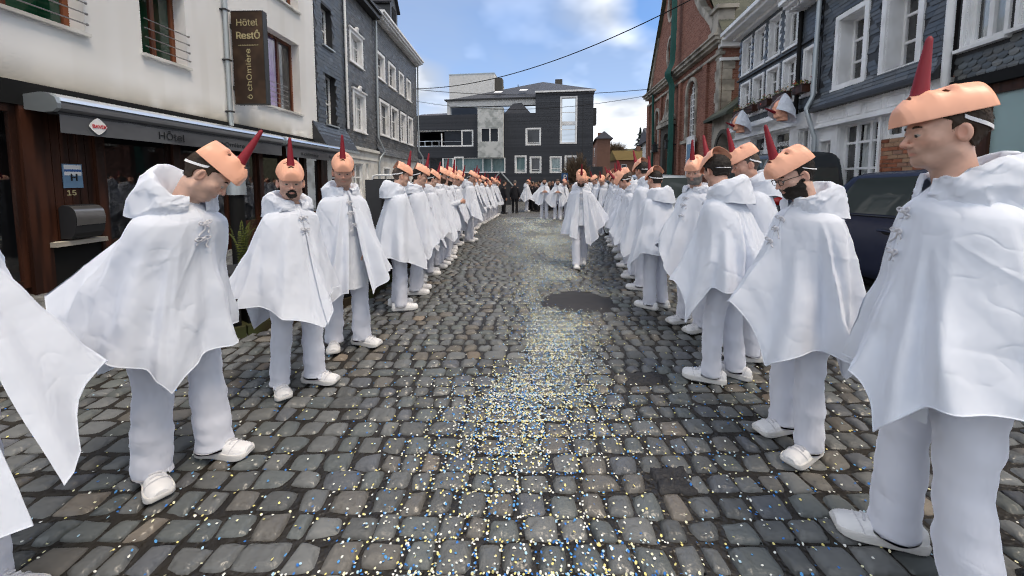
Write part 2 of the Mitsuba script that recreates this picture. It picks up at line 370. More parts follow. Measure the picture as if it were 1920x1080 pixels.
def strands(V, F, n, L, seed):
    """short single hairs over a hair or beard mesh, combed back and down"""
    rg = np.random.default_rng(seed); V = np.asarray(V); t = F[rg.integers(0, len(F), n)]
    a, b, c = V[t[:, 0]], V[t[:, 1]], V[t[:, 2]]
    w = rg.dirichlet((1, 1, 1), n); p = a * w[:, :1] + b * w[:, 1:2] + c * w[:, 2:]
    nr = np.cross(b - a, c - a); nr /= np.linalg.norm(nr, axis=1, keepdims=True) + 1e-12
    out = p / np.linalg.norm(p, axis=1, keepdims=True); nr = np.where(((nr * out).sum(1) < 0)[:, None], -nr, nr)
    d = np.array([0, -.5, -.8]) + rg.normal(0, .35, (n, 3)); d -= nr * (d * nr).sum(1, keepdims=True); d /= np.linalg.norm(d, axis=1, keepdims=True) + 1e-9
    s_ = np.cross(d, nr); l = L * rg.uniform(.5, 1.1, (n, 1))
    P = np.stack([p - s_ * .0009, p + s_ * .0009, p + d * l * .55 + nr * .0022, p + d * l + nr * .0028 * rg.uniform(.3, 1.6, (n, 1))], 1).reshape(-1, 3)
    i = np.arange(n)[:, None] * 4
    return P, np.vstack([i + [0, 1, 2], i + [2, 1, 3]])
def frame_of(az):
    f = np.array([math.cos(az), math.sin(az), 0.]); r = np.array([math.sin(az), -math.cos(az), 0.])
    return f, r
def unit(v): v = np.asarray(v, float); return v / np.linalg.norm(v)

def resample_hem(hem, az, c):
    """hem: (azimuth deg, radius, height) corner points joined by slightly sagging straight edges; returned at the azimuths az"""
    h = sorted(hem); A = np.radians([q[0] for q in h]); R = np.array([q[1] for q in h]); Z = np.array([q[2] for q in h])
    P = np.stack([R * np.cos(A), R * np.sin(A), Z], 1); P = np.vstack([P, P[:1]])
    out = []
    for a, b in zip(P[:-1], P[1:]):
        t = np.linspace(0, 1, 24, endpoint=False)[:, None]
        q = a + (b - a) * t
        q[:, :2] *= 1 - .03 * np.sin(np.pi * t); q[:, 2] += .015 * np.sin(np.pi * t[:, 0])
        out.append(q)
    Q = np.vstack(out); qa = np.arctan2(Q[:, 1], Q[:, 0]) % (2 * np.pi); o = np.argsort(qa); qa = qa[o]; Q = Q[o]
    rr = np.hypot(Q[:, 0], Q[:, 1])
    a = az % (2 * np.pi)
    return np.interp(a, qa, rr, period=2 * np.pi), np.interp(a, qa, Q[:, 2], period=2 * np.pi)

def cape_mesh(S, seed, nth=150, nt=64):
    """the cape: hangs from the neck over the shoulders to a hem with corners, open along the heading"""
    rng = np.random.default_rng(seed)
    az0 = S['az']; g0, g1 = S['gap']
    f, r = frame_of(az0)
    th = np.linspace(0, 1, nth); t = np.linspace(0, 1, nt)
    TH, T_ = np.meshgrid(th, t)
    gap = g0 + (g1 - g0) * T_ ** .9
    AZ = az0 + gap + (2 * np.pi - 2 * gap) * TH
    ca, sa = np.cos(AZ), np.sin(AZ)
    lf, lr = np.cos(AZ - az0), np.sin(az0 - AZ)     # forward and right components
    N, k = S['neck'], S['k']
    Nl = S['lean_dir']
    # ring 1: shoulders
    sh = N - Nl * .03 * k
    r1 = (.205 * k) * (.125 * k) / np.sqrt((.205 * k * lf) ** 2 + (.125 * k * lr) ** 2)
    z1 = sh[2] - .035 * k * np.abs(lr) - .03 * k - r1 * lf * S['tan'] * .75
    # ring 3: hem
    rh, zh = resample_hem(S['hem'], AZ[0] * 0 + (az0 + g1 + (2 * np.pi - 2 * g1) * th), None)
    rh = np.broadcast_to(rh, AZ.shape); zh = np.broadcast_to(zh, AZ.shape)
    # ring 2: elbows
    mid = N - Nl * .33 * k
    body = (.228 * k * S['wide']) * (.155 * k) / np.sqrt((.228 * k * S['wide'] * lf) ** 2 + (.155 * k * lr) ** 2)
    lin = r1 + (rh - r1) * .46
    r2 = np.maximum(body, lin * .97)
    z2 = sh[2] - .05 * k + (zh - sh[2]) * .40
    cx = lambda q: (q[0], q[1])
    rr = [np.full(AZ.shape, .062 * k), r1, r2, rh]
    zz = [np.full(AZ.shape, N[2] + .015) - .062 * k * lf * S['tan'], z1, z2, zh]
    C = [N, sh + f * 0, mid, np.array([S['hc'][0], S['hc'][1], 0])]
    kn = np.array([0, .13, .5, 1.0])
    X = [np.stack([c[0] + q * ca, c[1] + q * sa, z], -1) for c, q, z in zip(C, rr, zz)]
    # Hermite through the four rings
    m = [(X[1] - X[0]) / (kn[1] - kn[0]) * .6, (X[2] - X[0]) / (kn[2] - kn[0]) * .7, (X[3] - X[1]) / (kn[3] - kn[1]), (X[3] - X[2]) / (kn[3] - kn[2])]
    P = np.zeros(AZ.shape + (3,))
    for a in range(3):
        s_ = ((T_ >= kn[a]) & (T_ <= kn[a + 1]))
        h = kn[a + 1] - kn[a]; u = np.clip((T_ - kn[a]) / h, 0, 1)[..., None]
        q = (2 * u ** 3 - 3 * u ** 2 + 1) * X[a] + (u ** 3 - 2 * u ** 2 + u) * h * m[a] + (-2 * u ** 3 + 3 * u ** 2) * X[a + 1] + (u ** 3 - u ** 2) * h * m[a + 1]
        P = np.where(s_[..., None], q, P)
    # hanging folds: ridges that start at the shoulders and widen downwards
    d = np.zeros(AZ.shape)
    nf = S.get('folds', 11)
    for i in range(nf):
        a0 = az0 + 2 * np.pi * (i + rng.uniform(-.35, .35)) / nf
        w = rng.uniform(.07, .2); dr = rng.uniform(-.28, .28); A = rng.uniform(.022, .062) * rng.choice([-1, 1], p=[.35, .65]); st = rng.uniform(.08, .4)
        x = (AZ - a0 - dr * T_ + np.pi) % (2 * np.pi) - np.pi
        e = np.clip((T_ - st) / (1 - st), 0, 1) ** .9
        ww = w * (.45 + .75 * T_)
        d += A * e * (np.exp(-(np.abs(x) / ww) ** (2 if i % 2 else 1.15)) - .55 * np.exp(-((np.abs(x) - 1.7 * ww) / ww) ** 2)) * S.get('fold', 1)
    # creases of packed cloth: long straight ridges at random angles
    for i in range(S.get('creases', 16)):
        a0, t0, ang = rng.uniform(0, 2 * np.pi), rng.uniform(.1, .95), rng.uniform(-1.2, 1.2)
        x = ((AZ - a0 + np.pi) % (2 * np.pi) - np.pi) * .42; y = (T_ - t0) * .95
        u, v = x * math.cos(ang) + y * math.sin(ang), -x * math.sin(ang) + y * math.cos(ang)
        L = rng.uniform(.1, .45); A = rng.uniform(.002, .006) * rng.choice([-1, 1])
        d += A * np.exp(-np.abs(v) / rng.uniform(.006, .014)) * np.clip(1 - (u / L) ** 2, 0, 1)
    q = np.stack([np.cos(AZ) * 2.2, np.sin(AZ) * 2.2, T_ * 3.4], -1) + seed
    d += (fbm(q * 1.1, 2, seed) - .5) * .06 * T_
    d += (fbm(q * 5, 2, seed + 4) - .5) * .003 * np.clip(T_ * 4, 0, 1)
    out = np.stack([ca, sa, 0 * ca], -1)
    d += .012 * np.clip(1 - TH / .03, 0, 1) * (np.minimum(gap, 0) * -60).clip(0, 1) - .008 * np.clip(1 - (1 - TH) / .03, 0, 1) * (np.minimum(gap, 0) * -60).clip(0, 1)
    P = P + out * d[..., None] * k
    P[-1, :, 2] += 0
    return P
def cape_sheet(P, thick=.003):
    nt, nth = P.shape[:2]
    n = np.cross(np.gradient(P, axis=1), np.gradient(P, axis=0)); n /= np.linalg.norm(n, axis=-1, keepdims=True) + 1e-12
    Q = P - n * thick * np.sign((n * (P - P.mean((0, 1)))).sum(-1).mean())
    F = grid_faces(nt, nth); N = nt * nth
    idx = np.arange(N).reshape(nt, nth)
    b = np.concatenate([idx[-1, :], idx[::-1, -1], idx[0, ::-1], idx[:, 0]])
    s_ = np.stack([b[:-1], b[1:]], 1)
    F = np.vstack([F, F[:, ::-1] + N, np.stack([s_[:, 0], s_[:, 1] + N, s_[:, 1]], 1), np.stack([s_[:, 0], s_[:, 0] + N, s_[:, 1] + N], 1)])
    return np.vstack([P.reshape(-1, 3), Q.reshape(-1, 3)]), F

def hood_mesh(N, Rl, az, k, seed, style, nth=72, nt=30):
    """the hood lying round the neck as a thick cowl, highest behind the head"""
    rng = np.random.default_rng(seed + 50)
    g = style.get('open', .30)
    th = np.linspace(g, 2 * np.pi - g, nth); t = np.linspace(0, 1, nt)
    TH, T_ = np.meshgrid(th, t)
    b = ((1 - np.cos(TH)) / 2) ** style.get('pow', 1.2)
    up, big = style.get('up', 1.0), style.get('big', .7)
    R_ = [.066 + 0 * b, .074 + .020 * b, .090 + .048 * b * big, .112 + .078 * b * big, .116 + .094 * b * big]
    Z_ = [.0 + 0 * b, (.030 + .055 * b) * up, (.044 + .080 * b) * up, .004 + .045 * b * up, -.035 - .085 * b * big]
    kn = np.array([0, .22, .42, .72, 1.0])
    rr = np.zeros_like(TH); zz = np.zeros_like(TH)
    from scipy.interpolate import PchipInterpolator
    for j in range(nth):
        rr[:, j] = PchipInterpolator(kn, [q[0, j] for q in R_])(t); zz[:, j] = PchipInterpolator(kn, [q[0, j] for q in Z_])(t)
    q = np.stack([np.cos(TH) * 2, np.sin(TH) * 2, T_ * 2.5], -1) + seed * 1.7
    d = (fbm(q * 1.1, 2, seed) - .5) * .04 + np.exp(-np.abs(fbm(q * np.array([1.6, 1.6, 1.6]), 2, seed + 3) - .5) * 14) * .010
    rr += d * np.clip(T_ * 3, 0, 1); zz += (fbm(q * 1.0 + 9, 2, seed) - .5) * .045 * np.clip(T_ * 3, 0, 1)
    fx = 1.0 - .18 * np.abs(np.cos(TH)) * (np.cos(TH) > 0)
    L = np.stack([np.sin(TH) * rr * 1.08, np.cos(TH) * rr * fx, zz], -1) * k      # x right, y forward
    return N + L.reshape(-1, 3) @ Rl.T, nt, nth

def bow(c, f, r, up, k=1.0, seed=0):
    rng = np.random.default_rng(seed); ms = []
    s_ = np.linspace(0, 2 * np.pi, 13)
    for sg in (-1, 1):
        tilt = rng.uniform(-.5, .5); L = rng.uniform(.014, .024)
        d = unit(r * sg + up * tilt); q = np.cross(d, f)
        ms.append(tube(c + f * .008 + d[None] * (L * (1 - np.cos(s_)))[:, None] * .9 + q[None] * (.008 * np.sin(s_))[:, None] + f[None] * (.006 * np.sin(s_ / 2))[:, None], .0034 * k, 6))
        u = np.linspace(0, 1, 7)[:, None]
        e = unit(r * sg * rng.uniform(.3, .8) - up)
        ms.append(tube(c + f * .009 + e * u * rng.uniform(.03, .075) + r * .012 * np.sin(u * 5 + seed) + f * .004 * np.sin(u * 7), .0036 * k, 6))
    ms.append(tube(np.array([c - r * .007 + f * .008, c + r * .007 + f * .012]), .008 * k, 8))
    return cat(*ms)

def lathe_torso(rings, seed, n=40, ruffle=0):
    """rings: (centre, right radius, forward radius, right vector, forward vector)"""
    a = np.arange(n) * 2 * np.pi / n
    P = []
    for i, (c, ra, fa, r, f) in enumerate(rings):
        P.append(c + np.cos(a)[:, None] * r * ra + np.sin(a)[:, None] * f * fa)
    P = np.array(P)
    m = len(rings); tt = np.linspace(0, m - 1, 60)
    Q = np.stack([np.stack([np.interp(tt, np.arange(m), P[:, j, c]) for c in range(3)], 1) for j in range(n)], 1)
    out = Q - Q.mean(1, keepdims=True); out[..., 2] = 0; out /= np.linalg.norm(out, axis=-1, keepdims=True) + 1e-9
    q = Q * np.array([6, 6, 14.]) + seed
    d = (fbm(q, 3, seed) - .5) * .03
    if ruffle: d += ruffle * np.abs(np.sin(Q[..., 2] * 70 + 2 * fbm(Q * 12, 2, seed + 1)))
    Q = Q + out * d[..., None]
    return Q.reshape(-1, 3), grid_faces(60, n, True)

def make_person(S):
    """builds one figure in its own place; returns {part path: (mesh, bsdf, smooth, colour)}"""
    seed = S['seed']; rng = np.random.default_rng(seed)
    k = S.get('H', 1.78) / 1.78; az = math.radians(S['az']); f, r = frame_of(az); up = np.array([0, 0, 1.])
    lod = S.get('lod', 0); hs = (.0034, .0046, .0075)[lod]
    lean = math.radians(S.get('lean', 3)); parts = {}
    pel = np.array([0, 0, .93 * k]) - f * math.sin(lean) * .10
    ld = up * math.cos(lean) + f * math.sin(lean)
    neck = pel + ld * .545 * k
    hp, ha = math.radians(S.get('hp', 8)), math.radians(S.get('haz', S['az'])); hr = math.radians(S.get('roll', 0))
    hf, hrt = frame_of(ha)
    fv = hf * math.cos(hp) - up * math.sin(hp); uv = hf * math.sin(hp) + up * math.cos(hp)
    rt = hrt * math.cos(hr) + uv * math.sin(hr); uv = np.cross(rt, fv)
    Rh = np.stack([rt, fv, uv], 1)
    nd = unit(ld + .35 * (hf * math.sin(hp) + up * 0) + hf * .22)
    hc = neck + nd * S.get('nk', .118) * k + uv * .055 * k + fv * .014
    kk = k * S.get('hs', 1.0)
    toW = lambda V: hc + (np.asarray(V) * kk) @ Rh.T
    nl = (np.linalg.inv(Rh) @ (neck - ld * .03 - hc)) / kk
    j = dict(w=1 + rng.uniform(-.05, .05), jaw=1 + rng.uniform(-.08, .1), nose=1 + rng.uniform(-.15, .3), chin=1 + rng.uniform(-.08, .1), stubble=.28)
    j.update(S.get('face', {}))
    sdf = lambda P: head_sdf(P, nl, j)
    lo = np.minimum([-.1, -.125, -.14], nl - .07); hi = np.maximum([.1, .135, .125], nl + .07)
    HV, HF = nets(sdf, lo, hi, hs)
    col = skin_color(HV, S.get('skin', (.52, .31, .23)), j)
    # torso, arms and legs under the clothes belong to the same body
    sho = [neck - ld * .13 * k + r * s_ * (.115 if S.get('cape', True) else .158) * k for s_ in (-1, 1)]
    feet = S.get('feet') or [(-.11, .02, -8), (.11, -.02, 8)]        # (right, forward, toe-out)
    ank = [r * q[0] * k + f * q[1] * k + up * .085 * k for q in feet]
    hip = [pel + r * s_ * .095 * k for s_ in (-1, 1)]
    bm = hull_chain([(neck - ld * .02, .055 * k), (neck - ld * .12 * k, .11 * k), (pel + ld * .15 * k, .12 * k), (pel, .12 * k)])
    hands = S.get('hands') or 'down'
    els, wrs = [], []
    for i, s_ in enumerate((-1, 1)):
        kn = (hip[i] + ank[i]) / 2 + f * .03 * k
        bm = bm + hull_chain([(hip[i], .075 * k), (kn, .045 * k), (ank[i], .036 * k)])
        if hands == 'clasp':
            el = sho[i] + r * s_ * .06 * k - up * .25 * k + f * .02; wr = pel + ld * .17 * k + f * .2 * k + r * s_ * .045 * k; al = unit(-r * s_ + f * .3); pn = -f
        elif hands == 'front':
            el = sho[i] + r * s_ * .06 * k - up * .24 * k + f * .04; wr = pel + ld * .26 * k + f * .33 * k + r * s_ * .07 * k; al = unit(f * .6 - r * s_ * .7); pn = -f * .6 - r * s_ * .6
        elif not S.get('cape', True):
            el = sho[i] + r * s_ * .07 * k - ld * .27 * k - f * .02; wr = el - up * .24 * k + f * .05 * k + r * s_ * .01; al = -up + f * .15; pn = -r * s_
        else:
            el = sho[i] + r * s_ * .05 * k - ld * .27 * k; wr = el - ld * .17 * k + f * .10 * k - r * s_ * .06 * k; al = -ld + f * .3; pn = -r * s_
        els.append(el); wrs.append(wr)
        bm = bm + hull_chain([(sho[i], .044 * k), (el, .038 * k), (wr, .03 * k)])
        bm = bm + hand_man(wr, np.array(al, float), np.array(pn, float), s_ if hands != 'clasp' else -s_, .5, k)
    bt = man2tm(bm)
    slv = []
    for i, s_ in enumerate((-1, 1)):
        slv.append(tube(np.vstack([sho[i] + (q_ * .25) * (els[i] - sho[i]) for q_ in range(4)] + [els[i]] + [els[i] + q_ * .23 * (wrs[i] - els[i]) for q_ in (1, 2, 3, 4)]), np.array([.058, .063, .063, .062, .062, .06, .055, .052, .05]) * k, 14))
    HW = toW(HV)
    V = np.vstack([HW, bt.vertices]); F = np.vstack([HF, bt.faces + len(HW)])
    bc = np.tile(np.array(S.get('skin', (.52, .31, .23))) * [1, .95, .92], (len(bt.vertices), 1))
    parts[''] = ((V, F), 'skin', True, np.vstack([col, bc])) if lod < 2 else ((V, F), 'skin_far', True, None)
    # eyes
    for s_ in (-1, 1):
        if lod < 2:
            sp = trimesh.creation.icosphere(2 if lod else 3, .0128)
            en = 'eye' + ('' if s_ < 0 else '_001'); eo = np.array([s_ * .031, .0745, -.0035])
            parts[en] = ((toW(sp.vertices + eo), sp.faces), 'eye_white', True, None)
            g = np.array(S.get('gaze', (0, 1, -.25)), float); g /= np.linalg.norm(g)
            ir = trimesh.creation.icosphere(2, .0062); iv = np.array(ir.vertices); iv = iv - np.outer(iv @ g, g) * .55
            parts[en + '__iris'] = ((toW(iv + eo + g * .0108), ir.faces), 'iris', True, None)
            b = tube(np.stack([s_ * np.linspace(.014, .05, 7), .0855 - 9 * (np.linspace(.014, .05, 7) - .02) ** 2, .021 + .004 * np.sin(np.linspace(0, 3, 7))], 1), np.array([.003, .0042, .0046, .0044, .004, .003, .002]) * (1.0 if lod else 1), 6)
            parts['eyebrow' + ('' if s_ < 0 else '_001')] = ((toW(b[0]), b[1]), S.get('hair_m', 'hair_dark'), True, None)
    # hair
    hair = S.get('hair', 'short')
    skull = lambda P: head_sdf(P, nl, j, ears=False)
    if hair != 'bald':
        th = {'short': .006, 'full': .012, 'shaved': .0022}[hair]
        line = S.get('hairline', .066)
        def hs_(P):
            a = np.abs(P[:, 0])
            reg = np.maximum(P[:, 1] * .55 + (line - P[:, 2]) * .9 - .04 * 0 - .035, -1)
            low = -.052 + 1.6 * np.clip(P[:, 1] + .05, 0, .03) - P[:, 2]
            front = P[:, 1] - (.012 + np.maximum(0, P[:, 2] - .035) * 1.9)
            side = np.where(P[:, 2] < .03, P[:, 1] - .034 + np.clip(-P[:, 2], 0, .05) * .6, -1)
            ear = -(np.hypot((P[:, 1] + .016), (P[:, 2] + .012)) - .031) - (a < .05) * 1.0
            m = np.maximum(np.maximum(front, low), np.maximum(side, ear))
            n = fbm(P * np.array([60, 60, 60.]), 2, seed) - .5
            return smx(skull(P) - th - n * th * .7, m, .006)
        hv, hf_ = nets(hs_, [-.1, -.13, -.075], [.1, .105, .14], max(hs * 1.15, .004))
        if lod == 0: hv, hf_ = cat((hv, hf_), strands(hv, hf_, 1700 if hair != 'shaved' else 500, .014 if hair != 'full' else .02, seed))
        parts['hair'] = ((toW(hv), hf_), S.get('hair_m', 'hair_dark'), True, None)
    bd = S.get('beard')
    if bd:
        def bs(P):
            a = np.abs(P[:, 0]); y, z = P[:, 1], P[:, 2]
            if bd == 'goatee':
                m = np.maximum(np.hypot(a / .034, (z + .078) / .036) - 1, -1) * .03
                m = np.maximum(m, .03 - y)
            else:
                m = np.maximum(z + .043 + .9 * np.maximum(0, .055 - (a * .6 + .035)) * 0 - np.clip((.05 - y), 0, .06) * .55 + np.clip(.03 - a, 0, .03) * .55, -(y + .004))
                m = np.maximum(m, -.125 - z)
            m = m + (fbm(P * 75, 2, seed + 2) - .5) * .016
            lips = (1 - np.hypot(a / .021, (z + .069) / .0085)) * .009
            m = np.maximum(m, np.where(y > .06, lips, -1))
            n = fbm(P * 130, 2, seed + 7) - .5
            return smx(sdf(P) - (.0036 if bd != 'stubble' else .002) - n * .006, m, .004)
        bv, bf = nets(bs, [-.1, -.03, -.14], [.1, .115, .0], max(hs, .0038))
        if len(bf) and lod == 0: bv, bf = cat((bv, bf), strands(bv, bf, 900, .009, seed + 1))
        if len(bf): parts['beard'] = ((toW(bv), bf), S.get('beard_m', S.get('hair_m', 'hair_dark')), True, None)
    if S.get('glasses'):
        ms = []
        for s_ in (-1, 1):
            a = np.linspace(0, 2 * np.pi, 25)
            ms.append(tube(np.stack([s_ * .033 + .024 * np.sign(np.cos(a)) * np.abs(np.cos(a)) ** .7, .0985 - 5 * np.abs(np.cos(a) * .024) ** 2 * 2 + 0 * a, -.004 + .0165 * np.sign(np.sin(a)) * np.abs(np.sin(a)) ** .7], 1), .0017, 6))
            ms.append(tube([[s_ * .057, .096, .004], [s_ * .078 * j['w'], .04, .006], [s_ * .081 * j['w'], -.015, .004]], .002, 6))
        ms.append(tube([[-.01, .1, .0], [0, .102, .003], [.01, .1, .0]], .0017, 6))
        g = cat(*ms); parts['glasses'] = ((toW(g[0]), g[1]), 'black_plastic', True, None)
    if S.get('mask', True):
        mp = math.radians(S.get('mp', 71)); c_, s_ = math.cos(mp), math.sin(mp)
        Rm = np.array([[1, 0, 0], [0, c_, -s_], [0, s_, c_]])
        mk = MASK_FINE if lod == 0 else MASK_COARSE
        mo = np.array([0, S.get('my', -.002), S.get('mz', .064)]); ms = S.get('msc', 1.06)
        toM = lambda V: toW((np.asarray(V) * ms) @ Rm.T + mo)
        parts['mask'] = ((toM(mk[0]), mk[1]), 'mask_peach', True, None)
        parts['mask__nose'] = ((toM(NOSE[0]), NOSE[1]), 'nose_red', 35, None)
        a = np.linspace(0, np.pi, 26)
        band = []
        za, zb = .045, -.005 + .02 * rng.uniform(-1, 1)
        for q in a:
            x, y = .082 * math.cos(q), -.012 - .1 * math.sin(q)
            z = za + (zb - za) * math.sin(q) ** .8
            rad = 1.0
            base = np.array([x, y, z])
            if z > .032:
                e = math.sqrt(max(.05, 1 - ((z - .032) / .086) ** 2)); base[:2] *= max(e, .88)
            band.append(base)
        band = np.array(band); band[:, :2] *= 1.06
        w = .0065 if S.get('wide_strap', True) else .003
        BV = np.concatenate([band + [0, 0, w], band - [0, 0, w]]); nb = len(band)
        BF = np.vstack([[[i, i + 1, nb + i + 1], [i, nb + i + 1, nb + i]] for i in range(nb - 1)])
        BV = np.vstack([BV, BV * [.985, .985, 1]]); BF = np.vstack([BF, BF[:, ::-1] + 2 * nb])
        parts['mask__strap'] = ((toW(BV), BF), 'white_elastic', True, None)
    # trousers
    lg = []
    for i in range(2):
        kn = (hip[i] + ank[i]) / 2 + f * .03 * k
        lg.append(leg_mesh(hip[i] + up * .02, kn, ank[i] - up * .035 * k, seed * 2 + i, k, S.get('flare', 1.12), 30 if lod < 2 else 16, 44 if lod < 2 else 20))
    seat = lathe_torso([(pel - up * .10 * k, .06 * k, .07 * k, r, f), (pel - up * .06 * k, .165 * k, .12 * k, r, f), (pel + up * .1 * k, .17 * k, .125 * k, r, f)], seed, 30)
    tr = cat(*lg, seat); parts['trousers'] = (tr, S.get('trouser_m', 'white_trouser'), True, None)
    # shoes
    for i in range(2):
        a2 = az - math.radians(feet[i][2]); f2, r2 = frame_of(a2)
        Rs = np.stack([r2, f2, up], 1); base = ank[i].copy(); base[2] = 0
        lift = feet[i][3] if len(feet[i]) > 3 else 0
        if lift:
            c_, s_ = math.cos(lift), math.sin(lift); Rs = Rs @ np.array([[1, 0, 0], [0, c_, s_], [0, -s_, c_]]); base[2] = .13 * math.sin(lift)
        n = 'shoe' + ('' if i == 0 else '_001')
        for p_, (v, fc), m in (('', SHOE[0], S.get('shoe_m', 'white_leather')), ('__sole', SHOE[1], S.get('sole_m', 'white_rubber')), ('__laces', SHOE[2], S.get('shoe_m', 'shaded_lace'))):
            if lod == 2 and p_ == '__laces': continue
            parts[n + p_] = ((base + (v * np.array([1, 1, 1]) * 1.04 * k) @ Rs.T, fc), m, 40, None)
    # shirt and apron
    hipw = [(pel - up * S.get('tunic', .12) * k + f * .01, .215 * k, .165 * k, r, f), (pel + up * .05 * k, .19 * k, .15 * k, r, f), (pel + ld * .25 * k, .175 * k, .14 * k, r, f), (pel + ld * .42 * k, .16 * k, .12 * k, r, f), (pel + ld * .52 * k, .085 * k, .08 * k, r, f), (pel + ld * .56 * k, .064 * k, .062 * k, r, f)]
    parts[S.get('shirt_name', 'shirt')] = (cat(lathe_torso(hipw, seed + 3, 40 if lod < 2 else 20, S.get('ruffle', 0)), *slv), S.get('shirt_m', 'white_cotton'), True, None)
    if S.get('apron'):
        x = np.linspace(-.16, .16, 22) * k; z = np.linspace(0, 1, 16)
        X, Z = np.meshgrid(x, z)
        fw = .165 * k * np.sqrt(np.clip(1 - (X / (.215 * k)) ** 2, 0, 1)) + .012 + .02 * Z + (fbm(np.stack([X * 14, Z * 3, X * 0 + seed], -1), 3, 1) - .5) * .03
        A = pel + (r * X[..., None] + f * fw[..., None] + up * (.14 - (.14 + S['apron']) * Z)[..., None] * k)
        parts['apron'] = (cape_sheet(A), 'white_cotton', True, None)
    if S.get('cape', True):
        C = dict(az=az, gap=tuple(map(math.radians, S.get('gap', (4, 14)))), neck=neck, k=k, lean_dir=ld, tan=math.tan(lean), hem=S['hem'], hc=S.get('hc', (0, 0)), wide=S.get('wide', 1.0), fold=S.get('fold', 1.0), folds=S.get('folds', 11), creases=S.get('creases', 16) if lod < 2 else 4)
        n1, n2 = ((200, 90), (120, 54), (64, 26))[lod]
        P = cape_mesh(C, seed, n1, n2)
        parts['cape'] = (cape_sheet(P), 'cape_cotton', True, None)
        if lod < 2:
            parts['cape__hem'] = (tube(P[-1] - [0, 0, .001], .0024, 6), 'cape_cotton', True, None)
            nt_, nth_ = P.shape[:2]
            for q, tt in enumerate((.17, .27, .38) if S.get('ties', 3) == 3 else (.17, .27)):
                row = P[int(tt * (nt_ - 1))]; c = (row[1] + row[-2]) / 2
                parts['cape__tie' + (f'_{q:03d}' if q else '')] = (bow(c, f, r, up, 1, seed + q), 'shaded_lace', True, None)
        Rl = np.stack([r, f * math.cos(lean) - up * math.sin(lean), ld], 1)
        hv, a_, b_ = hood_mesh(neck, Rl, az, k, seed, S.get('hood', {}), *((72, 30) if lod < 2 else (36, 14)))
        parts['hood'] = (cape_sheet(hv.reshape(a_, b_, 3)), 'cape_cotton', True, None)
    return parts
# ---------------------------------------------------------------- setting materials
VCp = dict(VC)
SLATE_T = [.62, .78, .9, 1.0, 1.12, 1.3, 1.55]
for nm_, bc_ in (('blue', (.058, .072, .092)), ('grey', (.088, .090, .094)), ('near', (.070, .080, .092)), ('scale', (.090, .098, .10))):
    for i_, t_ in enumerate(SLATE_T): mat(f'slate_{nm_}_{i_}', pr(np.array(bc_) * t_ * (1 + np.array([.05, 0, -.05]) * (-1) ** i_), .42, .5))
mat('slate', {'type': 'principled', 'base_color': VCp, 'roughness': .42, 'specular': .5})
def plaster_c(p, n, uv):
    s_ = tfbm(p.x * .8 + 3, p.y * .8, p.z * .45, 2); g = smoothstep(3.45, 2.85, p.z) * smoothstep(.3, .65, s_ + .25 * noise(p.y * 4, p.z * 3, 1))
    st = smoothstep(.6, .85, noise(p.y * 5, p.z * .3, 3)) * .16
    return mix(mix(mix((.76, .76, .755), (.68, .68, .67), smoothstep(.4, .75, s_)), (.52, .50, .45), st), (.28, .25, .19), g * .8)
def plaster_h(p, n, uv): return tfbm(p.x * 45, p.y * 45, p.z * 45, 2) * .006
mat('plaster', bump(pr(proc(plaster_c), .9, .2), plaster_h, 1.0))
mat('plaster_trim', blend(pr((.62, .62, .60), .9, .2), pr((.46, .45, .42), .9, .2)))
mat('white_paint', blend(pr((.78, .785, .79), .45, .4), pr((.67, .67, .66), .5, .35)))
mat('cream_paint', blend(pr((.66, .65, .61), .6, .3), pr((.53, .51, .47), .6, .3)))
mat('wood_brown', blend(pr((.065, .02, .009), .4, .4), pr((.17, .055, .022), .4, .4), W2))
mat('wood_dark', blend(pr((.020, .007, .004), .45, .3), pr((.055, .019, .010), .45, .3), W2))  # dark brown wood, darkened further to carry the awning shade in its colour
mat('grey_metal', pr((.36, .40, .42), .4, .5, .6))
mat('zinc', pr((.42, .46, .48), .45, .5, .5))
mat('alu', pr((.78, .82, .86), .22, .5, .85))
mat('steel', pr((.30, .29, .28), .35, .5, .9))
mat('dark_metal', pr((.022, .023, .026), .45, .5))
mat('black', pr((.008, .008, .008), .7, .2))
mat('interior_dark', pr((.02, .02, .022), .9, .1))
mat('interior_green', pr((.012, .11, .05), .8, .2))
mat('curtain', pr((.55, .58, .58), .9, .1))
mat('curtain_teal', pr((.22, .33, .34), .9, .1))
mat('blind_violet', pr((.26, .16, .42), .8, .2))
mat('glass', {'type': 'thindielectric', 'int_ior': 1.52}, two=False)
mat('awning_case', pr((.15, .155, .165), .4, .4))
mat('awning_cloth', blend(pr((.10, .105, .115), .8, .25), pr((.072, .074, .082), .8, .25)))
mat('letter_dark', pr((.012, .014, .016), .6, .3))
mat('letter_gold', pr((.42, .36, .20), .5, .4))
mat('letter_white', pr((.75, .75, .74), .6, .3))
mat('letter_red', pr((.5, .03, .04), .6, .3))
mat('letter_blue', pr((.05, .13, .35), .6, .3))
mat('sign_white', pr((.78, .78, .78), .5, .3))
mat('sign_blue', pr((.16, .27, .40), .5, .3))
mat('parking_blue', pr((.03, .09, .22), .4, .4))
mat('corten', blend(pr((.040, .024, .016), .6, .35, .2), pr((.085, .05, .03), .6, .35, .2)))
def mod_c(p, n, uv):
    b = cell_rand(dr.floor(p.z * 8), 0, 5)
    return mix((.026, .029, .037), (.043, .047, .057), b)
mat('board_dark', pr(proc(mod_c), .5, .4))
mat('board_white', blend(pr((.56, .57, .56), .6, .3), pr((.34, .36, .35), .6, .3)))
mat('render_white', pr((.60, .60, .59), .85, .2))
mat('roof_grey', pr((.055, .058, .068), .55, .4))
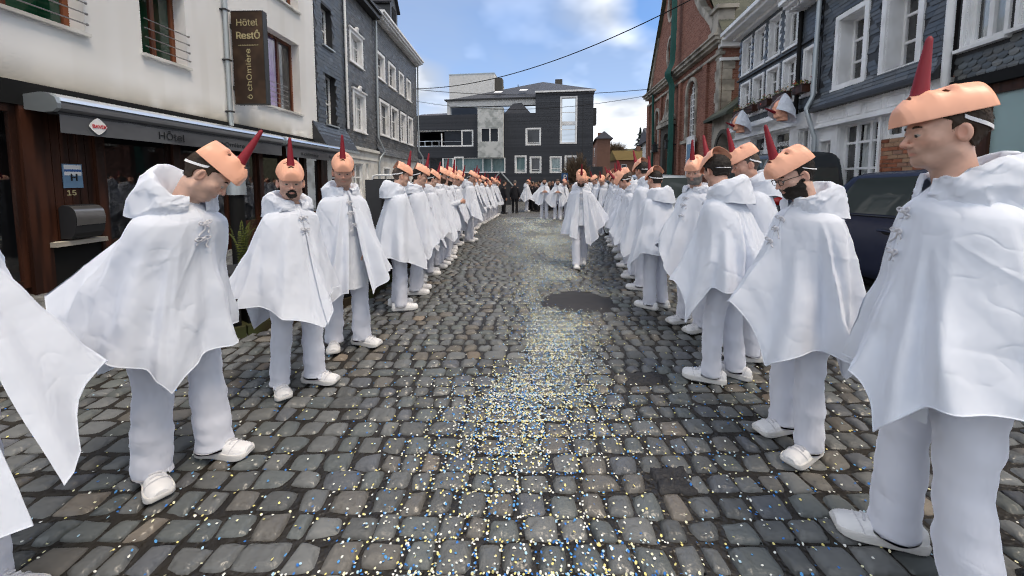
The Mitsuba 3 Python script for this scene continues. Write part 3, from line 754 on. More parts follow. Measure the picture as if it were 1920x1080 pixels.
def roofg_c(p, n, uv):
    row = dr.floor(p.z * 6); return mix((.040, .046, .034), (.085, .092, .066), cell_rand(row, dr.floor((p.x - p.y * .1) * 4 + row * .5), 2) * .45 + noise(p.x * .9, p.y * .9, p.z * .9) * .55)
mat('roof_green', pr(proc(roofg_c), .7, .3))
def brick_pat(u, z, bw=.22, bh=.075):
    row = dr.floor(z / bh); uu = u / bw + .5 * (row - 2 * dr.floor(row / 2))
    fu, fz = uu - dr.floor(uu), z / bh - row
    m = smoothstep(0, .05, fu) * smoothstep(1, .95, fu) * smoothstep(0, .13, fz) * smoothstep(1, .87, fz)
    return m, cell_rand(dr.floor(uu), row, 7)
def church_c(p, n, uv):
    m, r_ = brick_pat(p.y * .995 + p.x * .1 * dr.select(dr.abs(n.x) > .5, 1, 9), p.z)
    c = mix((.165, .066, .046), (.26, .118, .085), r_) * (.75 + .5 * noise(p.x * .7, p.y * .7, p.z * .5))
    return mix((.28, .20, .16), c, m)
def church_h(p, n, uv):
    m, r_ = brick_pat(p.y * .995 + p.x * .1 * dr.select(dr.abs(n.x) > .5, 1, 9), p.z); return m * .006
mat('church_brick', bump(pr(proc(church_c), .85, .2), church_h, 1.0, 4e-3))
mat('stone', blend(pr((.38, .35, .30), .85, .2), pr((.20, .185, .16), .85, .2)))
mat('stone_dark', pr((.085, .08, .072), .85, .2))
mat('green_net', pr((.012, .075, .06), .6, .3))
for i_, c_ in enumerate(((.19, .07, .04), (.24, .09, .05), (.30, .115, .065), (.36, .14, .08), (.36, .22, .14), (.30, .17, .12))): mat(f'brick_{i_}', pr(c_, .85, .2))
mat('mortar', pr((.30, .26, .22), .9, .1))
mat('window_far', pr((.03, .035, .045), .08, .6))
mat('glass_mirror', pr((.62, .68, .74), .06, .5, 1.0))
mat('panel_teal', pr((.30, .42, .42), .25, .5))
mat('leaf', {'type': 'principled', 'base_color': VCp, 'roughness': .6, 'specular': .3})
mat('ochre', pr((.13, .095, .04), .9, .1))
mat('far_wall', pr((.33, .33, .34), .9, .1))
mat('far_roof', pr((.10, .10, .115), .8, .2))
mat('far_brick', pr((.15, .085, .065), .9, .1))

# ---------------------------------------------------------------- meshes on a facade
class Box:
    """collects boxes and plates given in (along, up, outward) coordinates of a facade"""
    def __init__(self, fac): self.f, self.V, self.F, self.C, self.n = fac, [], [], [], 0
    def put(self, v, f, c=None):
        v = np.asarray(v, float); f = np.asarray(f)
        self.V.append(v); self.F.append(f + self.n); self.n += len(v)
        if c is not None: self.C.append(np.tile(c, (len(v), 1)))
        return self
    def box(self, s0, s1, z0, z1, o0, o1, c=None):
        v = [[s, z, o] for s in (s0, s1) for z in (z0, z1) for o in (o0, o1)]
        return self.put(v, BOXF, c)
    def done(self):
        V, F = np.vstack(self.V), np.vstack(self.F)
        return self.f.w(V), (F if not self.f.flip else F[:, ::-1])
    def color(self): return np.vstack(self.C)
BOXF = np.array([[0, 1, 3], [0, 3, 2], [4, 6, 7], [4, 7, 5], [0, 4, 5], [0, 5, 1], [2, 3, 7], [2, 7, 6], [0, 2, 6], [0, 6, 4], [1, 5, 7], [1, 7, 3]])
class Fac:
    def __init__(self, p0, d, toward=(0, 0)):
        self.p0 = np.array([p0[0], p0[1], 0.]); u = np.array([d[0], d[1], 0.]); self.u = u / np.linalg.norm(u)
        self.n = np.cross(self.u, [0, 0, 1.])
        if self.n @ (np.array([*toward, 0]) - self.p0) < 0: self.n = -self.n
        self.flip = np.cross(self.u, np.array([0, 0, 1.])) @ self.n < 0
    def w(self, V):
        V = np.asarray(V, float); return self.p0 + V[:, :1] * self.u + V[:, 1:2] * np.array([0, 0, 1.]) + V[:, 2:3] * self.n
    def at(self, s, z, o=0): return self.w([[s, z, o]])[0]
def wall(fac, poly, t=.3, o=0.):
    m = trimesh.creation.extrude_polygon(poly, t, engine='earcut')
    b = Box(fac); v = np.array(m.vertices); v[:, 2] += o - t
    b.put(v, m.faces); return b.done()
def rect(s0, s1, z0, z1): return sg.box(min(s0, s1), min(z0, z1), max(s0, s1), max(z0, z1))
def window(fac, H, s0, s1, z0, z1, depth=.14, casing=.0, cas_m='white_paint', fr=.055, cols=1, rows=(), frame_m='white_paint', inside='interior_dark', back=.45, sill=True, sill_m=None, reveal_m=None, curtain=None, sill_out=.05, label=None, glass='glass', transom=None):
    """one window as a part of the house H: frame with casing (the part's mesh), panes, sill, interior"""
    s0, s1 = min(s0, s1), max(s0, s1)
    b = Box(fac)
    if casing:
        c = casing
        b.box(s0 - c, s0, z0 - c * .6, z1 + c, .0, .035).box(s1, s1 + c, z0 - c * .6, z1 + c, .0, .035).box(s0, s1, z1, z1 + c, .0, .035).box(s0, s1, z0 - c * .6, z0, .0, .035)
    d0, d1 = -depth - .05, -depth
    b.box(s0, s0 + fr, z0, z1, d0, d1).box(s1 - fr, s1, z0, z1, d0, d1).box(s0 + fr, s1 - fr, z1 - fr, z1, d0, d1).box(s0 + fr, s1 - fr, z0, z0 + fr * 1.2, d0, d1)
    xs = np.linspace(s0, s1, cols + 1); zr = [z0, *[z0 + q * (z1 - z0) for q in rows], z1]
    for x in xs[1:-1]: b.box(x - fr * .55, x + fr * .55, z0 + fr, z1 - fr, d0 + .004, d1 + .004)
    for z in zr[1:-1]: b.box(s0 + fr, s1 - fr, z - fr * .4, z + fr * .4, d0 + .008, d1 - .004)
    if reveal_m is None and depth > .05:
        e = .012
        b.box(s0, s0 + e, z0, z1, d1, -.001).box(s1 - e, s1, z0, z1, d1, -.001).box(s0 + e, s1 - e, z1 - e, z1, d1, -.001)
    W = add('window', b.done(), frame_m, parent=H)
    if label: tag(W, label)
    if glass is not None:
        for a, c in zip(xs[:-1], xs[1:]):
            for p_, q in zip(zr[:-1], zr[1:]):
                g = Box(fac); o = d0 + .02
                g.put([[a + .01, p_ + .01, o], [c - .01, p_ + .01, o], [c - .01, q - .01, o], [a + .01, q - .01, o]], [[0, 1, 2], [0, 2, 3]])
                add('pane', g.done(), glass, parent=W)
    i = Box(fac); k = d0 - .01; z_ = k - back
    A = np.array([[s0, z0, k], [s1, z0, k], [s1, z1, k], [s0, z1, k], [s0, z0, z_], [s1, z0, z_], [s1, z1, z_], [s0, z1, z_]])
    i.put(A, [[4, 5, 6], [4, 6, 7], [0, 1, 5], [0, 5, 4], [3, 7, 6], [3, 6, 2], [0, 4, 7], [0, 7, 3], [1, 2, 6], [1, 6, 5]])
    add('interior', i.done(), inside, parent=W)
    if curtain:
        m_, parts_ = curtain
        for c0, c1 in parts_:
            n = max(8, int(abs(c1 - c0) * (s1 - s0) / .03)); x = s0 + (c0 + (c1 - c0) * np.linspace(0, 1, n)) * (s1 - s0)
            o = k - .05 + .02 * np.sin(np.arange(n) * 1.5)
            v = np.vstack([np.stack([x, x * 0 + z0 + .02, o], 1), np.stack([x, x * 0 + z1 - .02, o], 1)])
            j = np.arange(n - 1)
            q = Box(fac); q.put(v, np.vstack([np.stack([j, j + 1, n + j + 1], 1), np.stack([j, n + j + 1, n + j], 1)]))
            add('curtain', q.done(), m_, parent=W)
    if sill:
        q = Box(fac); q.box(s0 - casing - .03, s1 + casing + .03, z0 - casing * .6 - .05, z0 - casing * .6, -.02, .035 + sill_out)
        add('sill', q.done(), sill_m or frame_m, parent=W)
    return W
RS = np.random.default_rng(77)
SLB = {'blue': (.058, .072, .092), 'grey': (.088, .090, .094), 'near': (.070, .080, .092), 'scale': (.090, .098, .10)}
def slates(fac, holder, s0, s1, z0, z1, holes, w, h, base, var=.3, style='zig', slope=0., keep=300, o=.0, near=None, dist=None):
    """courses of single slates; the keep nearest are parts of their own, the rest is one part"""
    items = []
    rows = int((z1 - z0) / h) + 1
    for r_ in range(rows):
        zb = z0 + r_ * h; zt = min(zb + h * 1.25, z1 + .02)
        if zb >= z1 - .01: break
        if style == 'zig':
            ph = (r_ % 10); sh = (1 if ph < 5 else -1) * h * .75; off = (ph if ph < 5 else 10 - ph) * h * .75 + (r_ // 10 % 2) * .17
        elif style == 'scale': sh, off = 0, (r_ % 2) * w / 2
        else: sh, off = 0, (r_ % 2) * w / 2 + RS.uniform(-.01, .01)
        n = int((s1 - s0) / w) + 3
        for c in range(-1, n):
            a = s0 + c * w + off - .3 * (style == 'zig'); b_ = a + w - .006 + RS.uniform(-.003, .003)
            if style == 'zig' and c % 3 == 1 and ph in (2, 3, 7): pass
            m = (a + b_ + sh) / 2
            if m < s0 + w * .2 or m > s1 - w * .2: continue
            zm = zb + h * .5
            if any(x0 - w * .12 < m < x1 + w * .12 and y0 - h * .3 < zm < y1 + h * .3 for x0, x1, y0, y1 in holes): continue
            a_, b2 = max(a, s0), min(b_, s1)
            lo = .013 + RS.uniform(0, .006); oz = lambda z: o - slope * (z - z0)
            if style == 'scale':
                t_ = np.linspace(np.pi, 2 * np.pi, 7)
                pts = [[m + (w / 2 - .002) * math.cos(q), zb + h * .55 + h * .55 * math.sin(q)] for q in t_] + [[b_, zt], [a, zt]]
            else:
                pts = [[a_, zb], [b2, zb], [min(b2 + sh, s1), zt], [max(min(a_ + sh, s1 - .01), s0), zt]]
            fo = [lo + oz(q[1]) if q[1] < zb + h * .8 else .003 + oz(q[1]) for q in pts]
            k = len(pts)
            V = [[q[0], q[1], f_] for q, f_ in zip(pts, fo)] + [[q[0], q[1], f_ - .012] for q, f_ in zip(pts, fo)]
            Fc = [[0, i, i + 1] for i in range(1, k - 1)]
            for i in range(k):
                j = (i + 1) % k
                if style != 'scale' and i == 2: continue
                if style == 'scale' and i == k - 2: continue
                Fc += [[i, k + i, k + j], [i, k + j, j]]
            t_ = RS.uniform(); col = np.array(SLB[base]) * (1 + var * (RS.uniform(-1, 1))) * (1 + np.array([.06, 0, -.06]) * RS.uniform(-1, 1))
            if t_ > .95: col *= 1.5
            P = fac.at(m, zm); items.append((P[0] ** 2 + P[1] ** 2 + (P[2] - EYE) ** 2, V, Fc, col))
    items.sort(key=lambda q: q[0])
    for d, V, Fc, col in items[:keep]:
        b = Box(fac); b.put(V, Fc); i_ = int(np.argmin([abs(t_ - col.sum() / sum(SLB[base])) for t_ in SLATE_T])); add('slate', b.done(), f'slate_{base}_{i_}', parent=holder)
    if len(items) > keep:
        b = Box(fac)
        for d, V, Fc, col in items[keep:]: b.put(V, Fc, col)
        tag(add('slate_field', b.done(), 'slate', parent=holder, color=b.color()), kind='stuff')
def pipe(fac, key, H, pts, r_, m):
    v, f = tube(fac.w(np.array(pts, float)), r_, 12)
    return add(key, (v, f), m, 40, parent=H)
def lettering(fac, text, s, z, o, height, m, key, parent, flip=None, bold=False, depth=.004, rot=False, stretch=1.0):
    t_ = text_mesh(text, height, depth, bold); v = np.array(t_.vertices)
    v[:, 0] *= stretch
    sign = 1 if np.cross(fac.u, [0, 0, 1.]) @ fac.n > 0 else -1
    if rot: v = np.stack([-v[:, 1], v[:, 0], v[:, 2]], 1)
    b = Box(fac); b.put(np.stack([s + sign * v[:, 0], z + v[:, 1], o + v[:, 2]], 1), t_.faces if sign > 0 else t_.faces[:, ::-1])
    V, F = b.done()
    return add(key, (V, F), m, parent=parent)
# ---------------------------------------------------------------- ground
def gz(y): return -.012 * np.clip(np.asarray(y, float) - 10, 0, 30)
RX = lambda y: 5.93 + .146 * y
def ground_c(p, n, uv):
    far = smoothstep(14, 18, p.y)
    row = dr.floor(p.y / .16); fx = p.x / .18 + .5 * (row - 2 * dr.floor(row / 2)); r_ = cell_rand(dr.floor(fx), row, 3)
    a, b = fx - dr.floor(fx), p.y / .16 - row
    m = smoothstep(0, .12, a) * smoothstep(1, .88, a) * smoothstep(0, .15, b) * smoothstep(1, .85, b)
    stone = mix((.10, .102, .10), (.17, .172, .17), r_)
    earth = mix((.014, .012, .010), (.032, .027, .021), noise(p.x * 9, p.y * 9, 0))
    return mix(earth, mix(earth, stone, m), far)
def ground_h(p, n, uv): return tfbm(p.x * 60, p.y * 60, 0, 2) * .012
mat('ground', bump(pr(proc(ground_c), .38, .5), ground_h, 1.0))
def grid_ground():
    xs = np.concatenate([[-500, -200, -80, -30], np.arange(-16, 30, 1.0), [40, 80, 200, 500]]); ys = np.concatenate([[-300, -60, -10], np.arange(-4, 60, 1.0), [80, 140, 300, 700]])
    X, Y = np.meshgrid(xs, ys); Z = gz(Y) - .024
    return np.stack([X, Y, Z], -1).reshape(-1, 3), grid_faces(len(ys), len(xs))
g_ = grid_ground()
tag(add('ground', g_, 'ground', True), 'dark wet earth between the paving stones of the street', kind='structure')

def stone_tex(p, n, uv): return tfbm(p.x * 34, p.y * 34, 0, 3) * .012
mat('cobble', bump(blend({'type': 'principled', 'base_color': VCp, 'roughness': .28, 'specular': .5}, {'type': 'principled', 'base_color': VCp, 'roughness': .6, 'specular': .45}), stone_tex, 1.0))
R1_ = np.random.default_rng(5)
PATCH = [(.87, 4.97, .46, .46), (.82 + .0, 3.0, .0, .0)]
SQUARE = [(1.05, 2.98, .15, .10), (.86, 1.93, .10, .09)]
def in_patch(x, y):
    return any(a > 0 and ((x - cx) / a) ** 2 + ((y - cy) / b) ** 2 < 1 for cx, cy, a, b in PATCH) or any(abs(x - cx) < a and abs(y - cy) < b for cx, cy, a, b in SQUARE)
stones = []
y = .55; row = 0
while y < 17.5:
    h = R1_.uniform(.125, .160) * (1 if y < 7 else 1.0)
    x = -7.0 + R1_.uniform(0, .15)
    xmax = RX(y)
    while x < xmax:
        w = R1_.choice([R1_.uniform(.105, .14), R1_.uniform(.14, .17), R1_.uniform(.17, .215)], p=[.35, .45, .2])
        cx = x + w / 2; yy = y + h / 2 + .012 * cx * abs(cx) * .35 + .02 * math.sin(cx * 1.1 + row * .4)
        if abs(cx) < 1.36 * yy + 2.6 and not in_patch(cx, yy): stones.append((cx, yy, w, h, row))
        x += w
    y += h; row += 1
def stone_mesh(cx, cy, w, h, n, rg):
    a = np.linspace(-1, 1, n); A, B = np.meshgrid(a, a)
    kx = rg.uniform(.18, .5); w2, h2 = w / 2 - rg.uniform(.006, .014), h / 2 - rg.uniform(.006, .014)
    j = rg.uniform(-.014, .014, (4, 2))
    X = A * np.sqrt(1 - kx * .45 * B * B) * w2; Y = B * np.sqrt(1 - kx * .45 * A * A) * h2
    for (sa, sb), d in zip(((-1, -1), (1, -1), (-1, 1), (1, 1)), j):
        wt = (1 + sa * A) * (1 + sb * B) / 4; X = X + wt * d[0]; Y = Y + wt * d[1]
    r = np.maximum(np.abs(A), np.abs(B))
    Z = -.022 * r ** 4 + rg.uniform(-.006, .003) + A * rg.uniform(-.006, .006) + B * rg.uniform(-.006, .006) + (meshkit.noise(np.stack([A * 1.3 + cx * 31, B * 1.3 + cy * 17, A * 0], -1)) - .5) * .012
    V = np.stack([X + cx, Y + cy, Z + gz(cy)], -1).reshape(-1, 3)
    idx = np.arange(n * n).reshape(n, n); ring = np.concatenate([idx[0, :-1], idx[:-1, -1], idx[-1, :0:-1], idx[:0:-1, 0]])
    L = V[ring] * 1.0; L[:, :2] = np.array([cx, cy]) + (L[:, :2] - [cx, cy]) * 1.03; L[:, 2] = gz(cy) - .045
    m = len(ring); i = np.arange(m); N = n * n
    S_ = np.vstack([np.stack([ring[i], N + i, N + (i + 1) % m], 1), np.stack([ring[i], N + (i + 1) % m, ring[(i + 1) % m]], 1)])
    return np.vstack([V, L]), np.vstack([grid_faces(n, n), S_])
STONE_T = [(.098, .102, .102), (.125, .130, .130), (.150, .155, .154), (.102, .113, .114), (.120, .132, .132), (.106, .113, .124), (.130, .124, .114), (.175, .155, .132)]
for i_, c_ in enumerate(STONE_T): mat(f'cobble_{i_}', bump(blend(pr(c_, .28, .5), pr(np.array(c_) * 1.12, .6, .45)), stone_tex, 1.0))
def stone_color(rg):
    t = rg.uniform()
    b = np.array([.125, .130, .130]) if t < .55 else np.array([.110, .120, .116]) if t < .76 else np.array([.108, .112, .120]) if t < .86 else np.array([.135, .124, .108]) if t < .98 else np.array([.19, .158, .125])
    return b * rg.uniform(.75, 1.25)
def size_seen(q): return q[2] * q[3] / (q[0] ** 2 + q[1] ** 2 + EYE ** 2) * EYE / math.sqrt(q[0] ** 2 + q[1] ** 2 + EYE ** 2) * (1 if abs(q[0]) < 1.30 * (q[1] + .1) and q[1] > 1.35 else .02)
order = sorted(range(len(stones)), key=lambda i: -size_seen(stones[i]))
rank = {i: k for k, i in enumerate(order)}
bV, bF, bC, nb_ = [], [], [], 0
for i, q in enumerate(stones):
    rg = np.random.default_rng(1000 + i)
    near = rank[i] < 300
    v, f = stone_mesh(*q[:4], 8 if near else 6 if q[1] < 6 else 4, rg)
    c = stone_color(rg) * np.ones((len(v), 1))
    if near: add('cobble', (v, f), f'cobble_{rg.choice(8, p=[.15, .22, .15, .14, .12, .09, .11, .02])}', True, parent='ground')
    else: bV.append(v); bF.append(f + nb_); bC.append(c); nb_ += len(v)
tag(add('cobble_field', (np.vstack(bV), np.vstack(bF)), 'cobble', True, color=np.vstack(bC), parent='ground'), 'worn grey cobbles of the street further off', kind='stuff')
def patch(cx, cy, a, b, square, name, label):
    n = 40; t_ = np.arange(n) * 2 * np.pi / n
    rr = 1 + .06 * np.sin(t_ * 5 + cx) + .04 * np.sin(t_ * 9)
    if square: rr = rr / np.maximum(np.abs(np.cos(t_)), np.abs(np.sin(t_))) * .98
    V = [[cx, cy, -.004]]; 
    for g, z in ((.35, -.002), (.7, -.003), (.95, -.008), (1.04, -.035)):
        V += [[cx + a * g * r_ * math.cos(q), cy + b * g * r_ * math.sin(q), z + .006 * math.sin(7 * q + g * 9)] for q, r_ in zip(t_, rr)]
    i = np.arange(n); F = [np.stack([0 * i, 1 + i, 1 + (i + 1) % n], 1)]
    for k in range(3):
        p_, q_ = 1 + k * n, 1 + (k + 1) * n
        F += [np.stack([p_ + i, q_ + i, q_ + (i + 1) % n], 1), np.stack([p_ + i, q_ + (i + 1) % n, p_ + (i + 1) % n], 1)]
    tag(add(name, (np.array(V), np.vstack(F)), 'asphalt', True), label, kind='structure')
mat('asphalt', bump(pr((.035, .034, .036), .6, .4), ground_h, 1.0))
patch(*PATCH[0], False, 'asphalt_patch', 'round dark asphalt patch in the middle of the cobbled street')
for q in SQUARE: patch(*q, True, 'asphalt_patch', 'small dark asphalt patch filling a hole between cobbles')

# confetti: a trail down the street, thickest in the joints
R2_ = np.random.default_rng(9)
def trail(y):
    c = np.interp(y, [1.3, 1.8, 2.7, 4.3, 6.5, 10, 16], [.08, .12, .20, .55, .75, .95, 1.1]); s_ = np.interp(y, [1.3, 2, 3, 4.5, 7, 12, 16], [.50, .46, .32, .30, .45, .8, 1.1]); return c, s_
SX = np.array([q[:4] for q in stones]); cc, ss = trail(SX[:, 1])
dens = np.exp(-((SX[:, 0] - cc) / ss) ** 2 * 1.0) + .030 * np.exp(-((SX[:, 0] - cc) / 1.5) ** 2) + .018 * (SX[:, 1] < 3.2)
clump = meshkit.fbm(np.stack([SX[:, 0] * 1.6, SX[:, 1] * 1.1, SX[:, 0] * 0], -1), 3, 8)
dens *= np.clip((clump - .3) * 3.4, .12, 2.2) * np.interp(SX[:, 1], [1.3, 2, 3, 5, 9, 17], [.9, 1, 1.15, .9, .55, .25])
dens *= SX[:, 2] * SX[:, 3]
NC = 52000
pick = R2_.choice(len(SX), NC, p=dens / dens.sum())
a = R2_.uniform(-1.06, 1.06, (NC, 2)); edge = R2_.uniform(size=NC) < .50; ax_ = R2_.integers(0, 2, NC); sg_ = R2_.choice([-1, 1], NC)
a[edge, ax_[edge]] = sg_[edge] * R2_.uniform(.86, 1.08, edge.sum())
px, py = SX[pick, 0] + a[:, 0] * SX[pick, 2] / 2, SX[pick, 1] + a[:, 1] * SX[pick, 3] / 2
jt = R2_.uniform(size=NC) < .4; px = px + jt * R2_.normal(0, .07, NC); py = py + jt * R2_.normal(0, .06, NC)
r_ = np.abs(a).max(1); r_[jt] = R2_.uniform(.2, .9, jt.sum()); pz = np.where(r_ < .93, -.022 * r_ ** 4 + .005, -.015) + gz(py) + R2_.uniform(0, .004, NC)
rad = R2_.uniform(.0045, .0066, NC) * np.interp(py, [1.5, 5, 12], [1, 1.1, 1.5])
t_ = np.arange(6) * np.pi / 3; tilt = R2_.normal(0, .28, (NC, 2)); rot = R2_.uniform(0, 6.28, NC)
ex = np.cos(t_[None] + rot[:, None]) * rad[:, None]; ey = np.sin(t_[None] + rot[:, None]) * rad[:, None]
V = np.stack([px[:, None] + ex, py[:, None] + ey, pz[:, None] + ex * tilt[:, :1] + ey * tilt[:, 1:]], -1).reshape(-1, 3)
F = (np.arange(NC)[:, None, None] * 6 + np.array([[0, 1, 2], [0, 2, 3], [0, 3, 4], [0, 4, 5]])[None]).reshape(-1, 3)
CC = np.array([[.80, .80, .74], [.80, .70, .27], [.80, .77, .52], [.045, .19, .55], [.10, .33, .66], [.42, .62, .74]])[R2_.choice(6, NC, p=[.28, .18, .18, .15, .10, .11])]
mat('confetti', {'type': 'principled', 'base_color': VCp, 'roughness': .8, 'specular': .2})
tag(add('confetti', (V, F), 'confetti', False, color=np.repeat(CC, 6, 0)), 'white, yellow and blue paper confetti scattered over the wet cobbles', kind='stuff')

# ---------------------------------------------------------------- left side: the hotel
hot = Fac((-6.85, 0), (.035, 1))
H = numbered('hotel'); tag(H, 'white plastered hotel with brown wooden windows and grey awnings over its dark timber front', 'hotel')
OPEN = [(4.6, 6.17, 3.86, 5.2), (7.07, 8.0, 3.86, 5.25), (10.0, 11.94, 3.6, 5.66), (4.6, 6.17, 6.62, 8.0), (7.07, 8.0, 6.62, 8.0), (10.0, 12.0, 6.62, 8.1), (2.2, 3.6, 3.86, 5.2)]
P_ = rect(.2, 12.82, 2.92, 10)
for q in OPEN: P_ = P_.difference(rect(*q))
add('wall', wall(hot, P_, .35), 'plaster', parent=H)
for i, q in enumerate(OPEN):
    big = i in (2, 5)
    W = window(hot, H, *q, depth=.24, fr=.075, cols=2 if not big else 3, frame_m='wood_brown', reveal_m='x', inside='interior_green' if i < 2 else 'interior_dark', sill=True, sill_m='plaster_trim', sill_out=.04, curtain=('blind_violet', [(.0, .72)]) if i == 2 else ('curtain', [(.55, .98)]) if i in (3, 4, 5) else None)
    for z in (.13, .29, .45, .61) if not big else (.12, .25, .38, .51, .64):
        hi = q[1] if not big else q[0] + 1.2
        v, f = tube(hot.w(np.array([[q[0] + .02, q[2] + z, .05], [hi - .03, q[2] + z, .05], [hi - .01, q[2] + z, .05], [hi + .005, q[2] + z, .05]])), np.array([.010, .010, .022, .020]), 8)
        add('railing_bar', (v, f), 'steel', 40, parent=W)
pipe(hot, 'drainpipe', H, [[8.97, 2.85, .08], [8.97, 5, .08], [8.97, 10, .08]], .05, 'zinc')
for z in (3.15, 4.3, 5.4): b = Box(hot); b.box(8.90, 9.04, z, z + .03, 0, .14); add('pipe_bracket', b.done(), 'dark_metal', parent=H)
# timber ground floor
b = Box(hot); b.box(.2, 13.3, 2.6, 2.92, -.05, .04); add('fascia', b.done(), 'black', parent=H)
b = Box(hot); b.box(.2, 13.3, -.1, 2.62, -1.2, -1.0); add('back_wall', b.done(), 'interior_dark', parent=H)
b = Box(hot); b.box(.2, 13.3, 2.62, 2.7, -1.2, -.05); add('soffit', b.done(), 'black', parent=H)
for s0, s1 in ((3.2, 3.4), (5.26, 5.50), (6.15, 6.27), (7.5, 7.66), (8.9, 9.1), (9.9, 10.05), (10.9, 11.05), (11.9, 12.05), (12.9, 13.3)):
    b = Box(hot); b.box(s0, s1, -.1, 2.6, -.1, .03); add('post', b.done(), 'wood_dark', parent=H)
b = Box(hot); b.box(5.50, 6.15, .68, 2.6, -.1, -.03)
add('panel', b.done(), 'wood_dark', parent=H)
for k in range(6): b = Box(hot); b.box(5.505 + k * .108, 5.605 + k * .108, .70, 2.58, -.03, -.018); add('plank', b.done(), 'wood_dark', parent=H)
b = Box(hot); b.box(5.50, 6.15, -.1, .62, -.1, .0); add('base_panel', b.done(), 'black', parent=H)
b = Box(hot); b.box(5.46, 6.15, .62, .69, -.06, .12); add('ledge', b.done(), 'stone', parent=H)
for s0, s1, z0 in ((3.4, 5.26, .1), (6.27, 7.5, .5), (7.66, 8.9, .5), (9.1, 9.9, .5), (10.05, 10.9, .5), (11.05, 11.9, .5), (12.05, 12.9, .5)):
    b = Box(hot)
    for q in ((s0, s1, z0, z0 + .1), (s0, s1, 2.5, 2.6), (s0, s0 + .07, z0 + .1, 2.5), (s1 - .07, s1, z0 + .1, 2.5)): b.box(*q, -.09, -.03)
    if z0 > .3: b.box(s0, s1, -.1, z0, -.09, -.04)
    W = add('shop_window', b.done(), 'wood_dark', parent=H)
    g = Box(hot); g.put([[s0 + .05, z0 + .08, -.06], [s1 - .05, z0 + .08, -.06], [s1 - .05, 2.52, -.06], [s0 + .05, 2.52, -.06]], [[0, 1, 2], [0, 2, 3]]); add('pane', g.done(), 'glass', parent=W)
b = Box(hot); b.box(3.9, 4.9, .9, 1.55, -.5, -.45); add('notice', b.done(), 'sign_white', parent=H)
K = numbered('enamel_sign'); tag(K, 'small pale blue sign with a dark letter H on the hotel timber panel', 'sign')
b = Box(hot); b.box(5.72, 5.97, 1.47, 1.83, -.018, -.004); scene[K] = mikit.ply(b.done(), 'm_sign_blue')
b = Box(hot); b.box(5.735, 5.955, 1.66, 1.815, -.004, -.002); add('white_field', b.done(), 'sign_white', parent=K)
b = Box(hot); b.box(5.735, 5.955, 1.715, 1.75, -.002, .0); add('stripe', b.done(), 'letter_blue', parent=K)
lettering(hot, 'H', 5.80, 1.58, .0, .10, 'letter_dark', 'letter', K, bold=True)
K = lettering(hot, '15', 5.75, 1.36, -.018, .075, 'letter_gold', 'house_number', None, bold=True); tag(K, 'brass house number 15 on the dark timber panel', 'house number')
# letter box with a curved steel front
K = numbered('letter_box'); tag(K, 'wall mounted letter box with curved brushed steel front by the hotel door', 'letter box')
pts = [(0, .72), (0, 1.18), (.06, 1.22), (.16, 1.20), (.235, 1.14), (.26, 1.04), (.25, .92), (.22, .80), (.16, .72)]
m = trimesh.creation.extrude_polygon(sg.Polygon(pts), .40, engine='earcut'); v = np.array(m.vertices)
b = Box(hot); b.put(np.stack([5.62 + v[:, 2], v[:, 1], v[:, 0] - .0], 1), m.faces); scene[K] = mikit.ply(b.done(), 'm_dark_metal')
t_ = np.linspace(0, 1, 12); cs = np.array([(.165, 1.205), (.24, 1.145), (.267, 1.04), (.257, .92)]); cx_ = np.stack([np.interp(t_ * 3, range(4), cs[:, k]) for k in (0, 1)], 1)
b = Box(hot); b.put(np.vstack([np.stack([0 * t_ + 5.625, cx_[:, 1], cx_[:, 0]], 1), np.stack([0 * t_ + 6.015, cx_[:, 1], cx_[:, 0]], 1)]), grid_faces(2, 12)); add('flap', b.done(), 'steel', True, parent=K)
